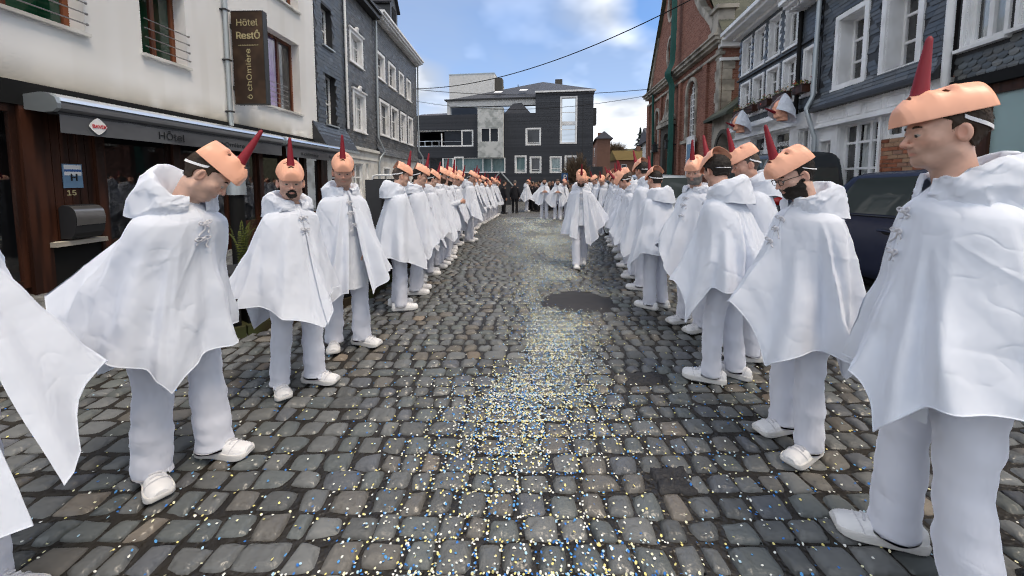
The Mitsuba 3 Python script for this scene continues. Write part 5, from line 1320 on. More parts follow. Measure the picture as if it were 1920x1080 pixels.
for s, nm in ((6.98, 'right'), (4.5, 'left')):
    L_ = numbered('wall_lantern'); tag(L_, f'dark iron lantern on the church front, {"far" if s > 6 else "near"} side of the portal', 'lantern')
    v = np.array(trimesh.creation.cone(.18, .3, sections=6).vertices); b = Box(ch)
    b.box(s - .02, s + .02, 3.5, 3.54, 0, .4).box(s - .13, s + .13, 3.3, 3.7, .3, .56).box(s - .16, s + .16, 3.7, 3.75, .26, .6).box(s - .04, s + .04, 3.75, 3.9, .38, .48); add('body', b.done(), 'dark_metal', parent=L_)
NT = numbered('scaffold_net'); tag(NT, 'tall green netting hanging down the church front', 'netting')
x = np.linspace(-.22, .22, 9); z = np.linspace(-.3, 15, 90); X, Z = np.meshgrid(x, z)
wv = .10 * np.sin(Z * 1.1) * .3; wd = 1 + .25 * np.sin(Z * 2.2) * np.exp(-((Z - 7) / 1.5) ** 2) + .5 * np.exp(-((Z - 7.2) / .25) ** 2)
O = .25 + .25 * np.exp(-((Z - 7.15) / .35) ** 2) + .22 * np.cos(X / .22 * 1.5) + .05 * (fbm(np.stack([X * 8, Z * 3, X * 0], -1), 3, 2) - .5)
v, f = cape_sheet(np.stack([4.42 + X * wd + wv, Z, O], -1), .01); b = Box(ch); b.put(v, f); scene[NT] = mikit.ply(b.done(), 'm_green_net', smooth=True)
pipe(ch, 'drainpipe', K, [[8.55, 7.0, .2], [8.55, 4, .14], [8.55, 0, .14]], .07, 'green_net')
b = Box(ch); b.box(1.45, 2.35, .6, 3.65, .15, .22); NB = numbered('notice_board'); tag(NB, 'tall glazed notice board with pale frame against the church wall', 'notice board'); scene[NB] = mikit.ply(b.done(), 'm_white_paint')
b = Box(ch); b.box(1.55, 2.25, .9, 3.3, .22, .226); add('poster', b.done(), 'sign_blue', parent=NB)
sd = Fac(tuple(ch.at(-.55, 0)[:2]), (1, -.09))
add('side_wall', wall(sd, rect(.0, 9, -.5, 7.0), .5), 'church_brick', parent=K)
b = Box(sd); b.box(-.1, 9, 7.0, 7.2, -.1, .35).box(-.1, 9, 6.8, 7.0, -.1, .2).box(-.1, 9, 7.2, 7.3, -.1, .45).box(-.05, 9, 6.3, 6.42, -.1, .08); add('side_cornice', b.done(), 'white_paint', parent=K)
b = Box(sd)
for k, z in enumerate(np.arange(-.3, 6.2, .42)): b.box(.05, .42 + .1 * (k % 2), z, z + .41, -.02, .04)
add('side_quoin', b.done(), 'stone', parent=K)
b = Box(sd); b.put([[-.2, 7.3, .45], [12, 7.3, .45], [12, 15.5, -5.2], [-.2, 15.5, -5.2], [12, 7.3, -10.9], [-.2, 7.3, -10.9]], [[0, 1, 2], [0, 2, 3], [3, 2, 4], [3, 4, 5]])
R_ = add('roof', b.done(), 'roof_green', parent=K)
def on_roof(s, z, h=.0): t_ = (z - 7.3) / 8.2; return [s, z + h * .57, .45 - 5.65 * t_ + h * .82]
b = Box(sd); b.put([on_roof(1.0, 7.95, .06), on_roof(1.45, 7.95, .06), on_roof(1.45, 8.4, .06), on_roof(1.0, 8.4, .06)], [[0, 1, 2], [0, 2, 3]]); add('skylight', b.done(), 'window_sky', parent=R_)
mat('window_sky', pr((.10, .16, .24), .05, .7))

# ---------------------------------------------------------------- the modern building at the end
md = Fac((7.3, 35), (-1, .146))
K = numbered('modern_building'); tag(K, 'dark boarded modern building with white framed windows and a pale timber bay, closing the street', 'building')
MW = [(1.55, 2.85, 5.05, 9.1, 1, (.30, .40, .68)), (4.8, 6.0, 4.95, 6.35, 1, (.12,)), (6.12, 7.0, 2.4, 3.85, 1, (.15,)), (4.75, 5.6, 2.4, 3.75, 1, (.2,)), (2.88, 3.75, 2.4, 3.75, 1, (.25,)), (1.5, 2.4, 2.4, 3.8, 1, ())]
LOG, GST, DRK = (11.05, 16.6, 4.95, 6.4), (8.0, 14.1, 2.4, 3.78), (14.1, 16.7, .2, 3.78)
P_ = sg.Polygon([(0, -1), (0, 9.7), (5.2, 9.55), (5.2, 7.82), (16.7, 7.84), (16.7, -1)])
for q in (*[m[:4] for m in MW], LOG, GST, DRK): P_ = P_.difference(rect(*q))
add('wall', wall(md, P_, .4), 'board_dark', parent=K)
b = Box(md)
for k in range(52):
    z = -.5 + k * .2
    segs = [(0., 5.2 if z > 7.7 else 16.7)]
    for q in (*[(m[0] - .12, m[1] + .12, m[2] - .12, m[3] + .12) for m in MW], LOG, GST, DRK, (8.1, 10.5, 3.7, 9)):
        if q[2] - .1 < z + .1 < q[3] + .1:
            segs = [t for a, c in segs for t in ((a, min(c, q[0])), (max(a, q[1]), c)) if t[1] - t[0] > .05]
    if z > 9.4: continue
    for a, c in segs: b.box(a, c, z, z + .185, -.01, .022)
tag(add('cladding_board', b.done(), 'board_dark', parent=K), kind='stuff')
for i, m in enumerate(MW): window(md, K, *m[:4], glass='glass' if i in (2, 4) else 'glass_mirror' if i == 0 else 'window_far', depth=.12, casing=.12, cols=m[4], rows=m[5], fr=.07, sill=False, curtain=('curtain_teal', [(.02, .98)]) if i in (2, 4) else None, inside='interior_dark')
b = Box(md); b.box(1.6, 2.8, 6.7, 7.0, -.16, -.1); add('white_panel', b.done(), 'white_paint', parent=K)
b = Box(md); b.box(.9, .94, 3.0, 9.5, 0, .05); add('joint', b.done(), 'dark_metal', parent=K)
L_ = window(md, K, *LOG, depth=.5, fr=.06, cols=1, sill=False, back=2.5, glass=None)
b = Box(md); b.box(11.05, 12.2, 4.95, 6.4, -.06, .0).box(11.05, 11.17, 4.95, 6.4, 0, .06).box(12.1, 12.22, 4.95, 6.4, 0, .06).box(11.17, 12.1, 6.28, 6.4, 0, .06).box(11.05, 14.2, 4.85, 4.97, 0, .06).box(14.1, 14.2, 4.97, 6.1, -.05, .06)
add('loggia_frame', b.done(), 'white_paint', parent=L_)
b = Box(md); b.box(14.2, 16.6, 5.38, 5.43, -.02, .03).box(14.2, 16.6, 4.9, 4.95, -.02, .03)
for s in np.arange(14.4, 16.6, .7): b.box(s, s + .04, 4.95, 5.4, -.02, .02)
b.box(12.2, 14.1, 5.3, 5.34, -.02, .02); add('railing', b.done(), 'alu', parent=L_)
b = Box(md); b.box(11.2, 12.08, 5.0, 6.26, -.06, .004); add('loggia_pane', b.done(), 'window_far', parent=L_)
b = Box(md); b.box(12.3, 14.0, 4.98, 6.35, -.45, -.4); add('loggia_pane', b.done(), 'window_far', parent=L_)
window(md, K, *GST, depth=.1, fr=.07, cols=1, sill=True, curtain=('curtain_teal', [(.02, .98)]), back=.5)
b = Box(md)
for s in (8.0, 9.25, 10.1, 13.0, 14.0): b.box(s, s + .12, 2.4, 3.78, -.1, .04)
b.box(12.0, 12.12, 2.5, 3.9, -.05, .08).box(12.8, 12.95, 2.5, 3.9, -.05, .08).box(12.12, 12.8, 3.78, 3.9, -.05, .08).box(12.12, 12.8, 2.42, 2.54, -.05, .08); add('mullion', b.done(), 'white_paint', parent=K)
window(md, K, *DRK, depth=.2, fr=.08, cols=2, sill=False, frame_m='dark_metal')
BY = numbered(K + '__bay')
scene[BY] = mikit.ply(wall(md, rect(8.13, 10.5, 3.76, 8.33).difference(rect(8.55, 10.2, 5.24, 6.4)), .55, .55), 'm_board_white')
b = Box(md)
for k in range(23):
    z = 3.78 + k * .197
    for a, c in ((8.13, 10.5),) if not 5.05 < z < 6.42 else ((8.13, 8.53), (10.22, 10.5)): b.box(a, c, z, z + .185, .55, .565)
tag(add('bay_board', b.done(), 'board_white', parent=BY), kind='stuff')
b = Box(md); b.box(8.53, 8.6, 5.22, 6.42, .45, .58).box(10.15, 10.22, 5.22, 6.42, .45, .58).box(9.3, 9.42, 5.22, 6.42, .45, .58); add('bay_frame', b.done(), 'white_paint', parent=BY)
b = Box(md); b.box(8.6, 10.15, 5.24, 6.4, .4, .45); add('bay_pane', b.done(), 'window_far', parent=BY)
b = Box(md); b.box(5.2, 13.9, 8.75, 9.45, -1.4, -1.0); T_ = add('top_storey', b.done(), 'render_white', parent=K)
b = Box(md); b.box(5.2, 13.6, 7.6, 8.75, -1.5, -1.3); add('glazing', b.done(), 'glass_mirror', parent=T_)
b = Box(md); b.box(13.6, 13.9, 7.6, 8.75, -1.45, -1.0).box(9.2, 9.26, 7.6, 8.75, -1.3, -1.2); add('post', b.done(), 'render_white', parent=T_)
b = Box(md); b.put([[5.6, 7.8, -.8], [8.4, 7.8, -.8], [7.4, 8.9, -.9], [6.6, 8.95, -.9], [5.6, 7.8, -1.2], [8.4, 7.8, -1.2], [7.4, 8.9, -1.2], [6.6, 8.95, -1.2]], [[0, 1, 2], [0, 2, 3], [0, 3, 7], [0, 7, 4], [1, 5, 6], [1, 6, 2], [3, 2, 6], [3, 6, 7]]); add('rooflight', b.done(), 'roof_grey', parent=K)
b = Box(md); b.put([[-.15, 9.75, .15], [5.2, 9.6, .15], [5.2, 9.5, -.9], [14.0, 9.38, -.9], [4.9, 11.95, -5.5], [-.15, 9.75, -11], [14.0, 9.38, -11]], [[0, 1, 4], [1, 2, 4], [2, 3, 4], [0, 4, 5], [3, 6, 4], [4, 6, 5]])
R_ = add('roof', b.done(), 'roof_grey', parent=K)
b = Box(md); b.box(-.2, 5.25, 9.6, 9.74, .0, .2); add('white_fascia', b.done(), 'white_paint', parent=K)
b = Box(md); b.box(5.2, 14.1, 9.33, 9.45, -1.5, -.75); add('dark_fascia', b.done(), 'dark_metal', parent=K)
for s, z in ((3.75, 10.3), (6.2, 10.25), (8.6, 10.05)):
    t_ = (z - 9.6) / 2.35; o = -.5 - 4.6 * t_; b = Box(md); b.put([[s, z, o + .1], [s + .75, z, o + .1], [s + .65, z + .22, o - .3], [s - .1, z + .22, o - .3]], [[0, 1, 2], [0, 2, 3]]); add('skylight', b.done(), 'sign_white', parent=R_)
b = Box(md); b.box(2.9, 3.65, 10.4, 12.25, -6.5, -5.8); add('chimney', b.done(), 'stone_dark', parent=R_)
b = Box(md); b.box(7.35, 7.43, 10.8, 11.5, -4.5, -4.4); add('vent_pipe', b.done(), 'dark_metal', parent=R_)
ms_ = Fac((7.3, 35), (.146, 1), (30, 35))
P_ = rect(.0, 12, -1, 9.6); SW = [(1.2, 2.0, 7.0, 8.8), (3.5, 4.6, 6.6, 8.6), (2.0, 3.0, 3.5, 6.0), (6, 7.5, 6.6, 8.2), (5.5, 7, 3.2, 5.4)]
for q in SW: P_ = P_.difference(rect(*q))
add('side_wall', wall(ms_, P_, .4), 'far_wall', parent=K)
for q in SW: window(ms_, K, *q, glass='window_far', depth=.1, fr=.08, sill=False, frame_m='dark_metal')
b = Box(ms_); b.box(4.8, 6.2, 7.4, 9.0, 0, .6); add('balcony', b.done(), 'dark_metal', parent=K)
b = Box(ms_); b.box(.0, 9, 2.2, 2.9, 0, .9); add('canopy', b.done(), 'dark_metal', parent=K)
K = numbered('white_block'); tag(K, 'plain white rendered block rising behind the modern building', 'building')
b = Box(md); b.box(9.8, 14.6, 4, 12.6, -10, -4); add('wall', b.done(), 'render_white', parent=K)
b = Box(md); b.box(9.78, 14.62, 12.6, 12.7, -10.05, -3.97); add('coping', b.done(), 'grey_metal', parent=K)
b = Box(md); b.box(9.05, 9.95, 8, 12.2, -5.2, -4.2); add('chimney', b.done(), 'stone_dark', parent=K)
K = numbered('grey_roof_house'); tag(K, 'house showing only its grey roof between the slate terrace and the white block', 'house')
b = Box(md); b.put([[14.1, 8.0, -3], [19.5, 7.9, -3], [18.8, 9.2, -7], [14.1, 9.3, -7]], [[0, 1, 2], [0, 2, 3]]); add('roof', b.done(), 'far_roof', parent=K)
b = Box(md); b.box(14.1, 19.5, -1, 7.9, -8, -3.2); add('wall', b.done(), 'render_white', parent=K)

# ---------------------------------------------------------------- far end: houses, hill, trees
def far_house(x, y, w, d, h, rot, wm, rm, label, rh=2.2, nwin=(3, 2)):
    K = numbered('far_house'); tag(K, label, 'house')
    c, s_ = math.cos(rot), math.sin(rot); F_ = Fac((x, y), (c, s_))
    b = Box(F_); b.box(0, w, -6, h, -d, 0); add('wall', b.done(), wm, parent=K)
    b = Box(F_); b.put([[-.3, h - .1, .4], [w + .3, h - .1, .4], [w + .3, h + rh, -d / 2], [-.3, h + rh, -d / 2], [w + .3, h - .1, -d - .4], [-.3, h - .1, -d - .4]], [[0, 1, 2], [0, 2, 3], [3, 2, 4], [3, 4, 5], [1, 4, 2], [0, 3, 5]]); R_ = add('roof', b.done(), rm, parent=K)
    b = Box(F_); b.box(w * .6, w * .6 + .7, h + rh * .5, h + rh + .8, -d / 2 - .4, -d / 2 + .3); add('chimney', b.done(), 'far_brick', parent=R_)
    for i in range(nwin[0]):
        for j in range(nwin[1]):
            s, z = w * (i + .5) / nwin[0], h - 1.6 - 2.7 * j
            b = Box(F_); b.box(s - .45, s + .45, z - .75, z + .75, -.02, .04); W = add('window', b.done(), 'white_paint', parent=K)
            b = Box(F_); b.box(s - .37, s + .37, z - .67, z + .67, .04, .05); add('pane', b.done(), 'window_far', parent=W)
far_house(12.75, 58, 14, 1.9, 8.0, 1.42, 'far_brick', 'far_roof', 'red brick house just past the modern building, ending the side street', 1.0, (1, 3))
far_house(19.6, 72, 7.5, 6, 5.6, 0.0, 'far_brick', 'ochre', 'low house with ochre front beside the church', 1.9, (3, 1))
far_house(20.5, 92, 3.6, 8, 4.9, .1, 'far_wall', 'far_roof', 'grey roofed house far down the street, lower one', 1.6, (2, 1))
far_house(22.5, 120, 4.5, 8, 8.5, -.1, 'far_wall', 'far_roof', 'grey roofed house on the slope, middle one', 2.0, (2, 1))
far_house(30, 140, 7, 8, 9.4, .05, 'far_wall', 'far_roof', 'grey roofed house on the slope, upper right one', 2.0, (3, 1))
far_house(33, 105, 6, 7, 7, .1, 'far_brick', 'far_roof', 'brick house on the slope beneath the fir tree', 1.6, (2, 1))
far_house(9.95, 27.5, 5, 4, 4.6, -.16, 'render_white', 'far_roof', 'pale house with broad eaves tucked behind the church front', 1.0, (2, 1))
hx, hy = np.meshgrid(np.linspace(-160, 260, 43), np.linspace(80, 420, 35))
hz = np.clip((hy - 80) * .11, 0, 30) * (1 + .25 * (fbm(np.stack([hx * .012, hy * .012, hx * 0], -1), 3, 4) - .5)) - .9 + np.clip(hx - 40, 0, 200) * .03
mat('hill', pr((.07, .07, .045), .95, .1))
tag(add('hill', (np.stack([hx, hy, hz], -1).reshape(-1, 3), grid_faces(35, 43)), 'hill', True), 'wooded hillside rising beyond the end of the street', kind='structure')
def fir(x, y, z0, h, rad, seed, label):
    K = numbered('fir_tree'); tag(K, label, 'tree'); rg = np.random.default_rng(seed)
    add('trunk', tube([[x, y, z0 - 2], [x, y, z0 + h * .5], [x, y, z0 + h]], np.array([.25, .15, .03]), 8), 'bark', True, parent=K)
    V, F, C_, n = [], [], [], 0
    for i in range(2600):
        t_ = rg.uniform() ** .7; r_ = rad * t_ * (.55 + .45 * rg.uniform()) * (.75 + .35 * math.sin(t_ * 46)); a = rg.uniform(0, 6.283)
        c = np.array([x + r_ * math.cos(a), y + r_ * math.sin(a), z0 + h * (1 - t_) - .2 * r_ + .1]); d = np.array([math.cos(a), math.sin(a), -.35]); s_ = rg.uniform(.18, .42); q = np.array([-math.sin(a), math.cos(a), rg.normal() * .3])
        V += [c - d * s_, c + q * s_ * .35, c + d * s_, c - q * s_ * .35]; F += [[n, n + 1, n + 2], [n, n + 2, n + 3]]; n += 4
        C_ += [np.array([.012, .030, .020]) * rg.uniform(.6, 1.5)] * 4
    add('crown', (np.array(V), np.array(F)), 'leaf', parent=K, color=np.array(C_))
mat('bark', pr((.06, .045, .035), .9, .1))
fir(33.0, 100, 6.0, 9.3, 3.2, 3, 'dark pointed fir tree on the slope beside the church')
def bare_tree(x, y, z0, h, rad, seed, label, twigs=900, col='bark', trunk=.12, name='bare_tree', zc=.62):
    K = numbered(name); tag(K, label, 'tree'); rg = np.random.default_rng(seed)
    add('trunk', tube([[x, y, z0 - .3], [x + .03, y, z0 + h * .25], [x, y, z0 + h * zc]], np.array([trunk, trunk * .8, trunk * .6]), 8), col, True, parent=K)
    ms = []; c0 = np.array([x, y, z0 + h * zc * .75])
    for i in range(twigs):
        d = rg.normal(0, 1, 3); d[2] = abs(d[2]) * .8 - .15; d /= np.linalg.norm(d)
        e = c0 + d * np.array([rad, rad, h * (1 - zc * .75)]) * rg.uniform(.7, 1.05); m_ = c0 + (e - c0) * .5 + rg.normal(0, .12 * rad, 3)
        ms.append(tube([c0 + (e - c0) * rg.uniform(.0, .35), m_, e], np.array([.030, .022, .012]) * min(rad, 2) * .9, 3, False))
    add('twigs', cat(*ms), col, parent=K)
mat('twig', pr((.115, .085, .06), .9, .1))
bare_tree(5.0, 30, -.25, 4.15, 1.25, 5, 'round bare pollard tree in front of the modern building', 900, 'twig')
bare_tree(27, 104, 6.5, 6.0, 4.2, 6, 'leafless grey tree on the slope left of the fir', 900, 'twig', .25)
bare_tree(24.5, 66, -.5, 6.2, 4.0, 7, 'leafless reddish tree in front of the ochre house', 800, 'twig', .2)
K = numbered('parking_sign'); tag(K, 'blue parking sign with a white letter P', 'sign')
sf = Fac((3.55, 26), (1, 0)); b = Box(sf); b.box(-.22, .22, 1.62, 2.12, 0, .03); scene[K] = mikit.ply(b.done(), 'm_parking_blue')
lettering(sf, 'P', -.11, 1.71, .032, .30, 'letter_white', 'letter', K, bold=True)
add('post', tube([[3.55, 26.03, -.4], [3.55, 26.03, 1.2], [3.55, 26.03, 2.12]], .03, 8), 'grey_metal', True, parent=K)
K = numbered('porch_gable'); tag(K, 'small dark gable with pale bargeboards above the crowd', 'porch')
pf = Fac((-1.75, 30), (1, .0)); b = Box(pf)
b.put([[0, 1.3, 0], [.85, 2.25, 0], [1.7, 1.35, 0], [1.7, -.4, 0], [0, -.4, 0], [0, 1.3, -1], [.85, 2.25, -1], [1.7, 1.35, -1], [1.7, -.4, -1], [0, -.4, -1]], [[0, 1, 2], [0, 2, 3], [0, 3, 4], [0, 5, 6], [0, 6, 1], [1, 6, 7], [1, 7, 2], [0, 4, 9], [0, 9, 5], [2, 7, 8], [2, 8, 3]]); scene[K] = mikit.ply(b.done(), 'm_dark_metal')
for a, c in (((-.1, 1.2), (.85, 2.3)), ((.85, 2.3), (1.85, 1.2))):
    add('bargeboard', tube(pf.w(np.array([[a[0], a[1], .05], [(a[0] + c[0]) / 2, (a[1] + c[1]) / 2, .05], [c[0], c[1], .05]])), .06, 6), 'grey_metal', parent=K)

# ---------------------------------------------------------------- wires
def wire(label, pts, sag, r_=.018):
    P = []
    for (a, c), s_ in zip(zip(pts[:-1], pts[1:]), sag):
        a, c = np.array(a), np.array(c); t_ = np.linspace(0, 1, 24)[:, None]; q = a + (c - a) * t_; q[:, 2] -= (4 * s_ * t_ * (1 - t_))[:, 0]; P.append(q if not P else q[1:])
    tag(add('overhead_wire', (*tube(np.vstack(P), r_, 6),), 'black', True), label, 'wire')
wire('thick overhead cable climbing from the slate terrace across the street to the church gable', [(-6.2, 25.4, 7.55), (7.6, 16.0, 9.05)], [.9], .022)
wire('overhead wire from the slate terrace to the church cornice, middle one', [(-6.2, 25.4, 7.5), (8.05, 22, 6.75)], [.35])
wire('lowest overhead wire across the street', [(-6.2, 25.4, 6.75), (8.2, 21, 6.35)], [.7], .014)
wire('thin black cable sagging across the hotel front', [(-6.75, 4.0, 3.75), (-6.70, 7.9, 2.95)], [.06], .010)

# ---------------------------------------------------------------- hanging heads
def hanging_head(x, y, z, label, seed):
    K = numbered('hanging_head'); tag(K, label, 'puppet head', 'hooded heads hanging from the printing shop')
    j = dict(w=1, jaw=1, nose=.4, chin=1.1); V, F = nets(lambda P: head_sdf(P, np.array([0, -.03, -.16]), j, False), [-.1, -.12, -.15], [.1, .13, .12], .006)
    a = math.radians(190); f, r = frame_of(a); R_ = np.stack([r, f, [0, 0, 1.]], 1); k = 2.0
    w = lambda v: np.array([x, y, z]) + (np.asarray(v) * k) @ R_.T
    scene[K] = mikit.ply((w(V), F), 'm_mask_peach', smooth=True)
    n = NOSE[0] * [.8, .8, .8] + [0, .02, -.01]; n2 = n.copy(); add('nose', (w(n2), NOSE[1]), 'nose_red', 35, parent=K)
    t_ = np.linspace(.42, 2 * np.pi - .42, 40); s_ = np.linspace(0, 1, 20); TT, SS = np.meshgrid(t_, s_)
    b_ = (1 - np.cos(TT)) / 2; q = fbm(np.stack([np.cos(TT) * 2, np.sin(TT) * 2, SS * 3 + seed], -1), 3, seed)
    rr = np.interp(SS, [0, .25, .6, 1], [.004, .07, .125, .15]) + (q - .5) * .05 * SS; zz = .205 - SS * (.22 + .16 * b_) 
    P = np.stack([np.sin(TT) * rr, np.cos(TT) * rr * 1.05 - .02 + .0 * SS, zz], -1)
    P[..., 1] -= .03 * (1 - SS)
    v, f_ = cape_sheet(P); add('hood', (w(v), f_), 'cape_cotton', True, parent=K)
    e = rg_.at((y - .1) / 1.0, z + .45, .0); add('bracket', tube([[x, y, z + .40], [(x + e[0]) / 2, y, z + .42], [e[0], y, z + .45]], .012, 6), 'dark_metal', parent=K)
hanging_head(6.88, 10.0, 3.42, 'white hooded head with red nose hanging on the printing shop, nearer one', 3)
hanging_head(7.05, 12.1, 3.38, 'white hooded head with red nose hanging on the printing shop, further one', 5)

# ---------------------------------------------------------------- cars
mat('car_blue', pr((.010, .016, .045), .25, .5, .2, clearcoat=1.0, clearcoat_gloss=.95))
mat('car_dark', pr((.022, .028, .034), .28, .5, .2, clearcoat=1.0, clearcoat_gloss=.95))
mat('car_silver', pr((.35, .38, .40), .3, .5, .6, clearcoat=1.0, clearcoat_gloss=.9))
mat('car_grey', pr((.06, .065, .07), .3, .5, .4, clearcoat=1.0, clearcoat_gloss=.9))
mat('car_glass', pr((.040, .050, .050), .03, .75))
mat('tyre', pr((.015, .015, .015), .8, .2)); mat('lamp_red', pr((.35, .012, .01), .2, .5)); mat('lamp_clear', pr((.5, .5, .52), .12, .6)); mat('chrome', pr((.7, .7, .72), .15, .5, 1.0)); mat('seat', pr((.03, .03, .032), .8, .2))
def car(x, y, az, L, W, Hh, body, label, belt=.98, hood=1.0, A=.28, Aw=.40, rear=.94, roof_end=.88, logo=None):
    """a car seen from outside: lofted body with panes, wheels, lamps, handles, mirrors; A = cowl, Aw = front edge of the roof, as parts of the length from the nose"""
    K = numbered('parked_car'); tag(K, label, 'car', None)
    f, r = frame_of(math.radians(az)); M_ = np.stack([f, -r, [0, 0, 1.]], 1); w = lambda v: np.array([x, y, gz(y)]) + np.asarray(v, float) @ M_.T
    u = np.linspace(0, 1, 49); X = L / 2 - u * L
    top = np.interp(u, [0, .02, .06, A, Aw, (Aw + roof_end) / 2, roof_end, rear, .985, 1], [.55, .72, hood * .86, hood, Hh - .04, Hh, Hh - .05, belt + .08, belt - .05, .6])
    bl = np.interp(u, [0, .05, A, .98, 1], [.5, hood * .84, belt - .04, belt, .55])
    hw = W / 2 * np.interp(u, [0, .02, .07, .2, .85, .96, .99, 1], [.62, .80, .92, 1, 1, .94, .82, .68])
    rw = hw * np.interp((top - bl) / (Hh - belt), [0, 1], [.95, .76])
    bot = np.interp(u, [0, .04, .1, .9, .96, 1], [.42, .28, .22, .22, .30, .45])
    def sec(i):
        z0, z1, z2 = bot[i], bl[i], top[i]; a, c = hw[i], rw[i]
        h = [(a * .80, z0), (a * .97, z0 + .05), (a, z0 + .2 * (z1 - z0)), (a * 1.0, z0 + .55 * (z1 - z0)), (a * .985, z0 + .85 * (z1 - z0)), (a * .96, z1)]
        h += [(a * .96 + (c - a * .96) * t_, z1 + (z2 - z1) * q) for t_, q in ((.45, .45), (.85, .82), (1, .93))]
        h += [(c * .86, z2 - .015 * (z2 - z1)), (c * .5, z2 + .012 * min(1, (z2 - z1) * 3)), (0, z2 + .016 * min(1, (z2 - z1) * 3))]
        return [(p, q) for p, q in h] + [(-p, q) for p, q in h[::-1][1:]]
    S_ = np.array([[(X[i], p, q) for p, q in sec(i)] for i in range(49)]); nc = S_.shape[1]
    V = S_.reshape(-1, 3); Fq = grid_faces(49, nc, True)
    e0 = np.stack([np.full(nc - 2, 0), np.arange(1, nc - 1), np.arange(2, nc)], 1); o = 48 * nc
    Fq = np.vstack([Fq, e0[:, ::-1], e0 + o])
    scene[K] = mikit.ply((w(V), Fq), 'm_' + body, smooth=35)
    it = lambda arr, q: np.interp(q, u, arr)
    def pane(u0, u1, side, v0=.06, v1=.86, k0=0., k1=0., m='car_glass', nm='side_window', off=.006):
        n, mm = 8, 5; P = []
        for a in np.linspace(0, 1, n):
            for v in np.linspace(v0, v1, mm):
                q = u0 + k0 * v + (u1 + k1 * v - u0 - k0 * v) * a
                a_, c_, z1, z2 = it(hw, q) * .96, it(rw, q), it(bl, q), it(top, q)
                zz = z1 + (z2 - z1) * v; t_ = np.interp(v, [0, .45, .82, .93], [0, .45, .85, 1])
                P.append([L / 2 - q * L, side * (a_ + (c_ - a_) * t_ + off), zz])
        return add(nm, (w(P), grid_faces(n, mm) if side < 0 else grid_faces(n, mm)[:, ::-1]), m, True, parent=K)
    mid = (Aw + .9) / 2 - .03
    for sd_ in (1, -1):
        pane(A + .055, mid - .012, sd_, k0=(Aw - A) * .80)
        pane(mid + .012, roof_end - .05, sd_)
        pane(mid - .014, mid + .014, sd_, m='black_plastic', nm='pillar', off=.008)
        if rear > .93: pane(roof_end - .035, roof_end + .02, sd_, v1=.8, k1=-.02)
        for q in (mid + .01, A + .06, roof_end - .02):
            P = [[L / 2 - q * L, sd_ * (it(hw, q) * c + .002), it(bot, q) + (it(bl, q) - it(bot, q)) * h] for h, c in ((.1, .985), (.35, 1.0), (.6, 1.0), (.85, .987), (1, .962))]
            add('door_gap', tube(w(P), .006, 5), 'black', parent=K)
        P = [[L / 2 - q * L, sd_ * (it(hw, q) * .962 + .004), it(bl, q) + .012] for q in np.linspace(A + .05, roof_end, 14)]
        add('belt_trim', tube(w(P), .012, 6), 'black_plastic', parent=K)
        for q in (mid - .055, roof_end - .065):
            c = np.array([L / 2 - q * L, sd_ * (it(hw, q) * .99 + .03), it(bl, q) - .17])
            add('door_handle', tube(w([c + [-.11, -sd_ * .03, 0], c + [-.09, 0, 0], c + [0, sd_ * .006, .006], c + [.09, 0, .0], c + [.11, -sd_ * .03, 0]]), .014, 8), body, True, parent=K)
            sp = trimesh.creation.icosphere(2, 1.0); add('handle_recess', (w(np.array(sp.vertices) * [.075, .012, .04] + c + [0, -sd_ * .034, -.01]), sp.faces), 'black_plastic', True, parent=K)
        sp = trimesh.creation.icosphere(2, 1.0); add('wing_mirror', (w(np.array(sp.vertices) * [.07, .11, .075] + [L / 2 - (A + .075) * L, sd_ * (W / 2 + .1), belt + .07]), sp.faces), body, True, parent=K)
        for q, nm in ((.17, 'front'), (.81, 'rear')):
            c = [L / 2 - q * L, sd_ * (W / 2 - .09), .325]
            pr_ = np.array([(.0, .08), (.19, .085), (.21, .10), (.225, .11), (.30, .105), (.322, .07), (.325, 0), (.322, -.07), (.30, -.105), (.0, -.11)])
            t_ = np.linspace(0, 2 * np.pi, 33)[:-1]; P = np.array([[(c[0] + p * math.cos(q_), c[1] + sd_ * h, c[2] + p * math.sin(q_)) for q_ in t_] for p, h in pr_])
            Wl = add('wheel', (w(P.reshape(-1, 3)), grid_faces(len(pr_), 32, True)), 'tyre', 40, parent=K)
            P = np.array([[(c[0] + p * math.cos(q_), c[1] + sd_ * h, c[2] + p * math.sin(q_)) for q_ in t_] for p, h in ((.04, .112), (.05, .108), (.20, .1), (.215, .115), (.222, .112))])
            add('rim', (w(P.reshape(-1, 3)), grid_faces(5, 32, True)), 'zinc', 40, parent=Wl)
    def cross(u0, u1, m, nm, wd=.86, off=.008):
        P = [[L / 2 - q * L + (off if q < .5 else -off), y_ * it(rw, q) * wd * (1.04 if m == 'car_glass' else 1), it(top, q) + off] for q in np.linspace(u0, u1, 8) for y_ in np.linspace(-1, 1, 9)]
        return add(nm, (w(P), grid_faces(8, 9)), m, True, parent=K)
    cross(A + .015, Aw - .012, 'car_glass', 'windscreen', .9); cross(roof_end + .012, rear - .002, 'car_glass', 'rear_window', .86)
    for sd_ in (1, -1):
        for q, nm, m, zz in ((.035, 'headlight', 'lamp_clear', hood * .74), (.985, 'tail_light', 'lamp_red', belt - .12)):
            sp = trimesh.creation.icosphere(2, 1.0); add(nm, (w(np.array(sp.vertices) * [.10, .13, .085] + [L / 2 - q * L, sd_ * it(hw, q) * .86, zz]), sp.faces), m, True, parent=K)
    for q, sgn in ((0, 1), (1, -1)):
        b_ = trimesh.creation.box((.02, .52, .11)); add('number_plate', (w(np.array(b_.vertices) + [sgn * (L / 2 + .012), 0, .5]), b_.faces), 'sign_white', parent=K)
    return K
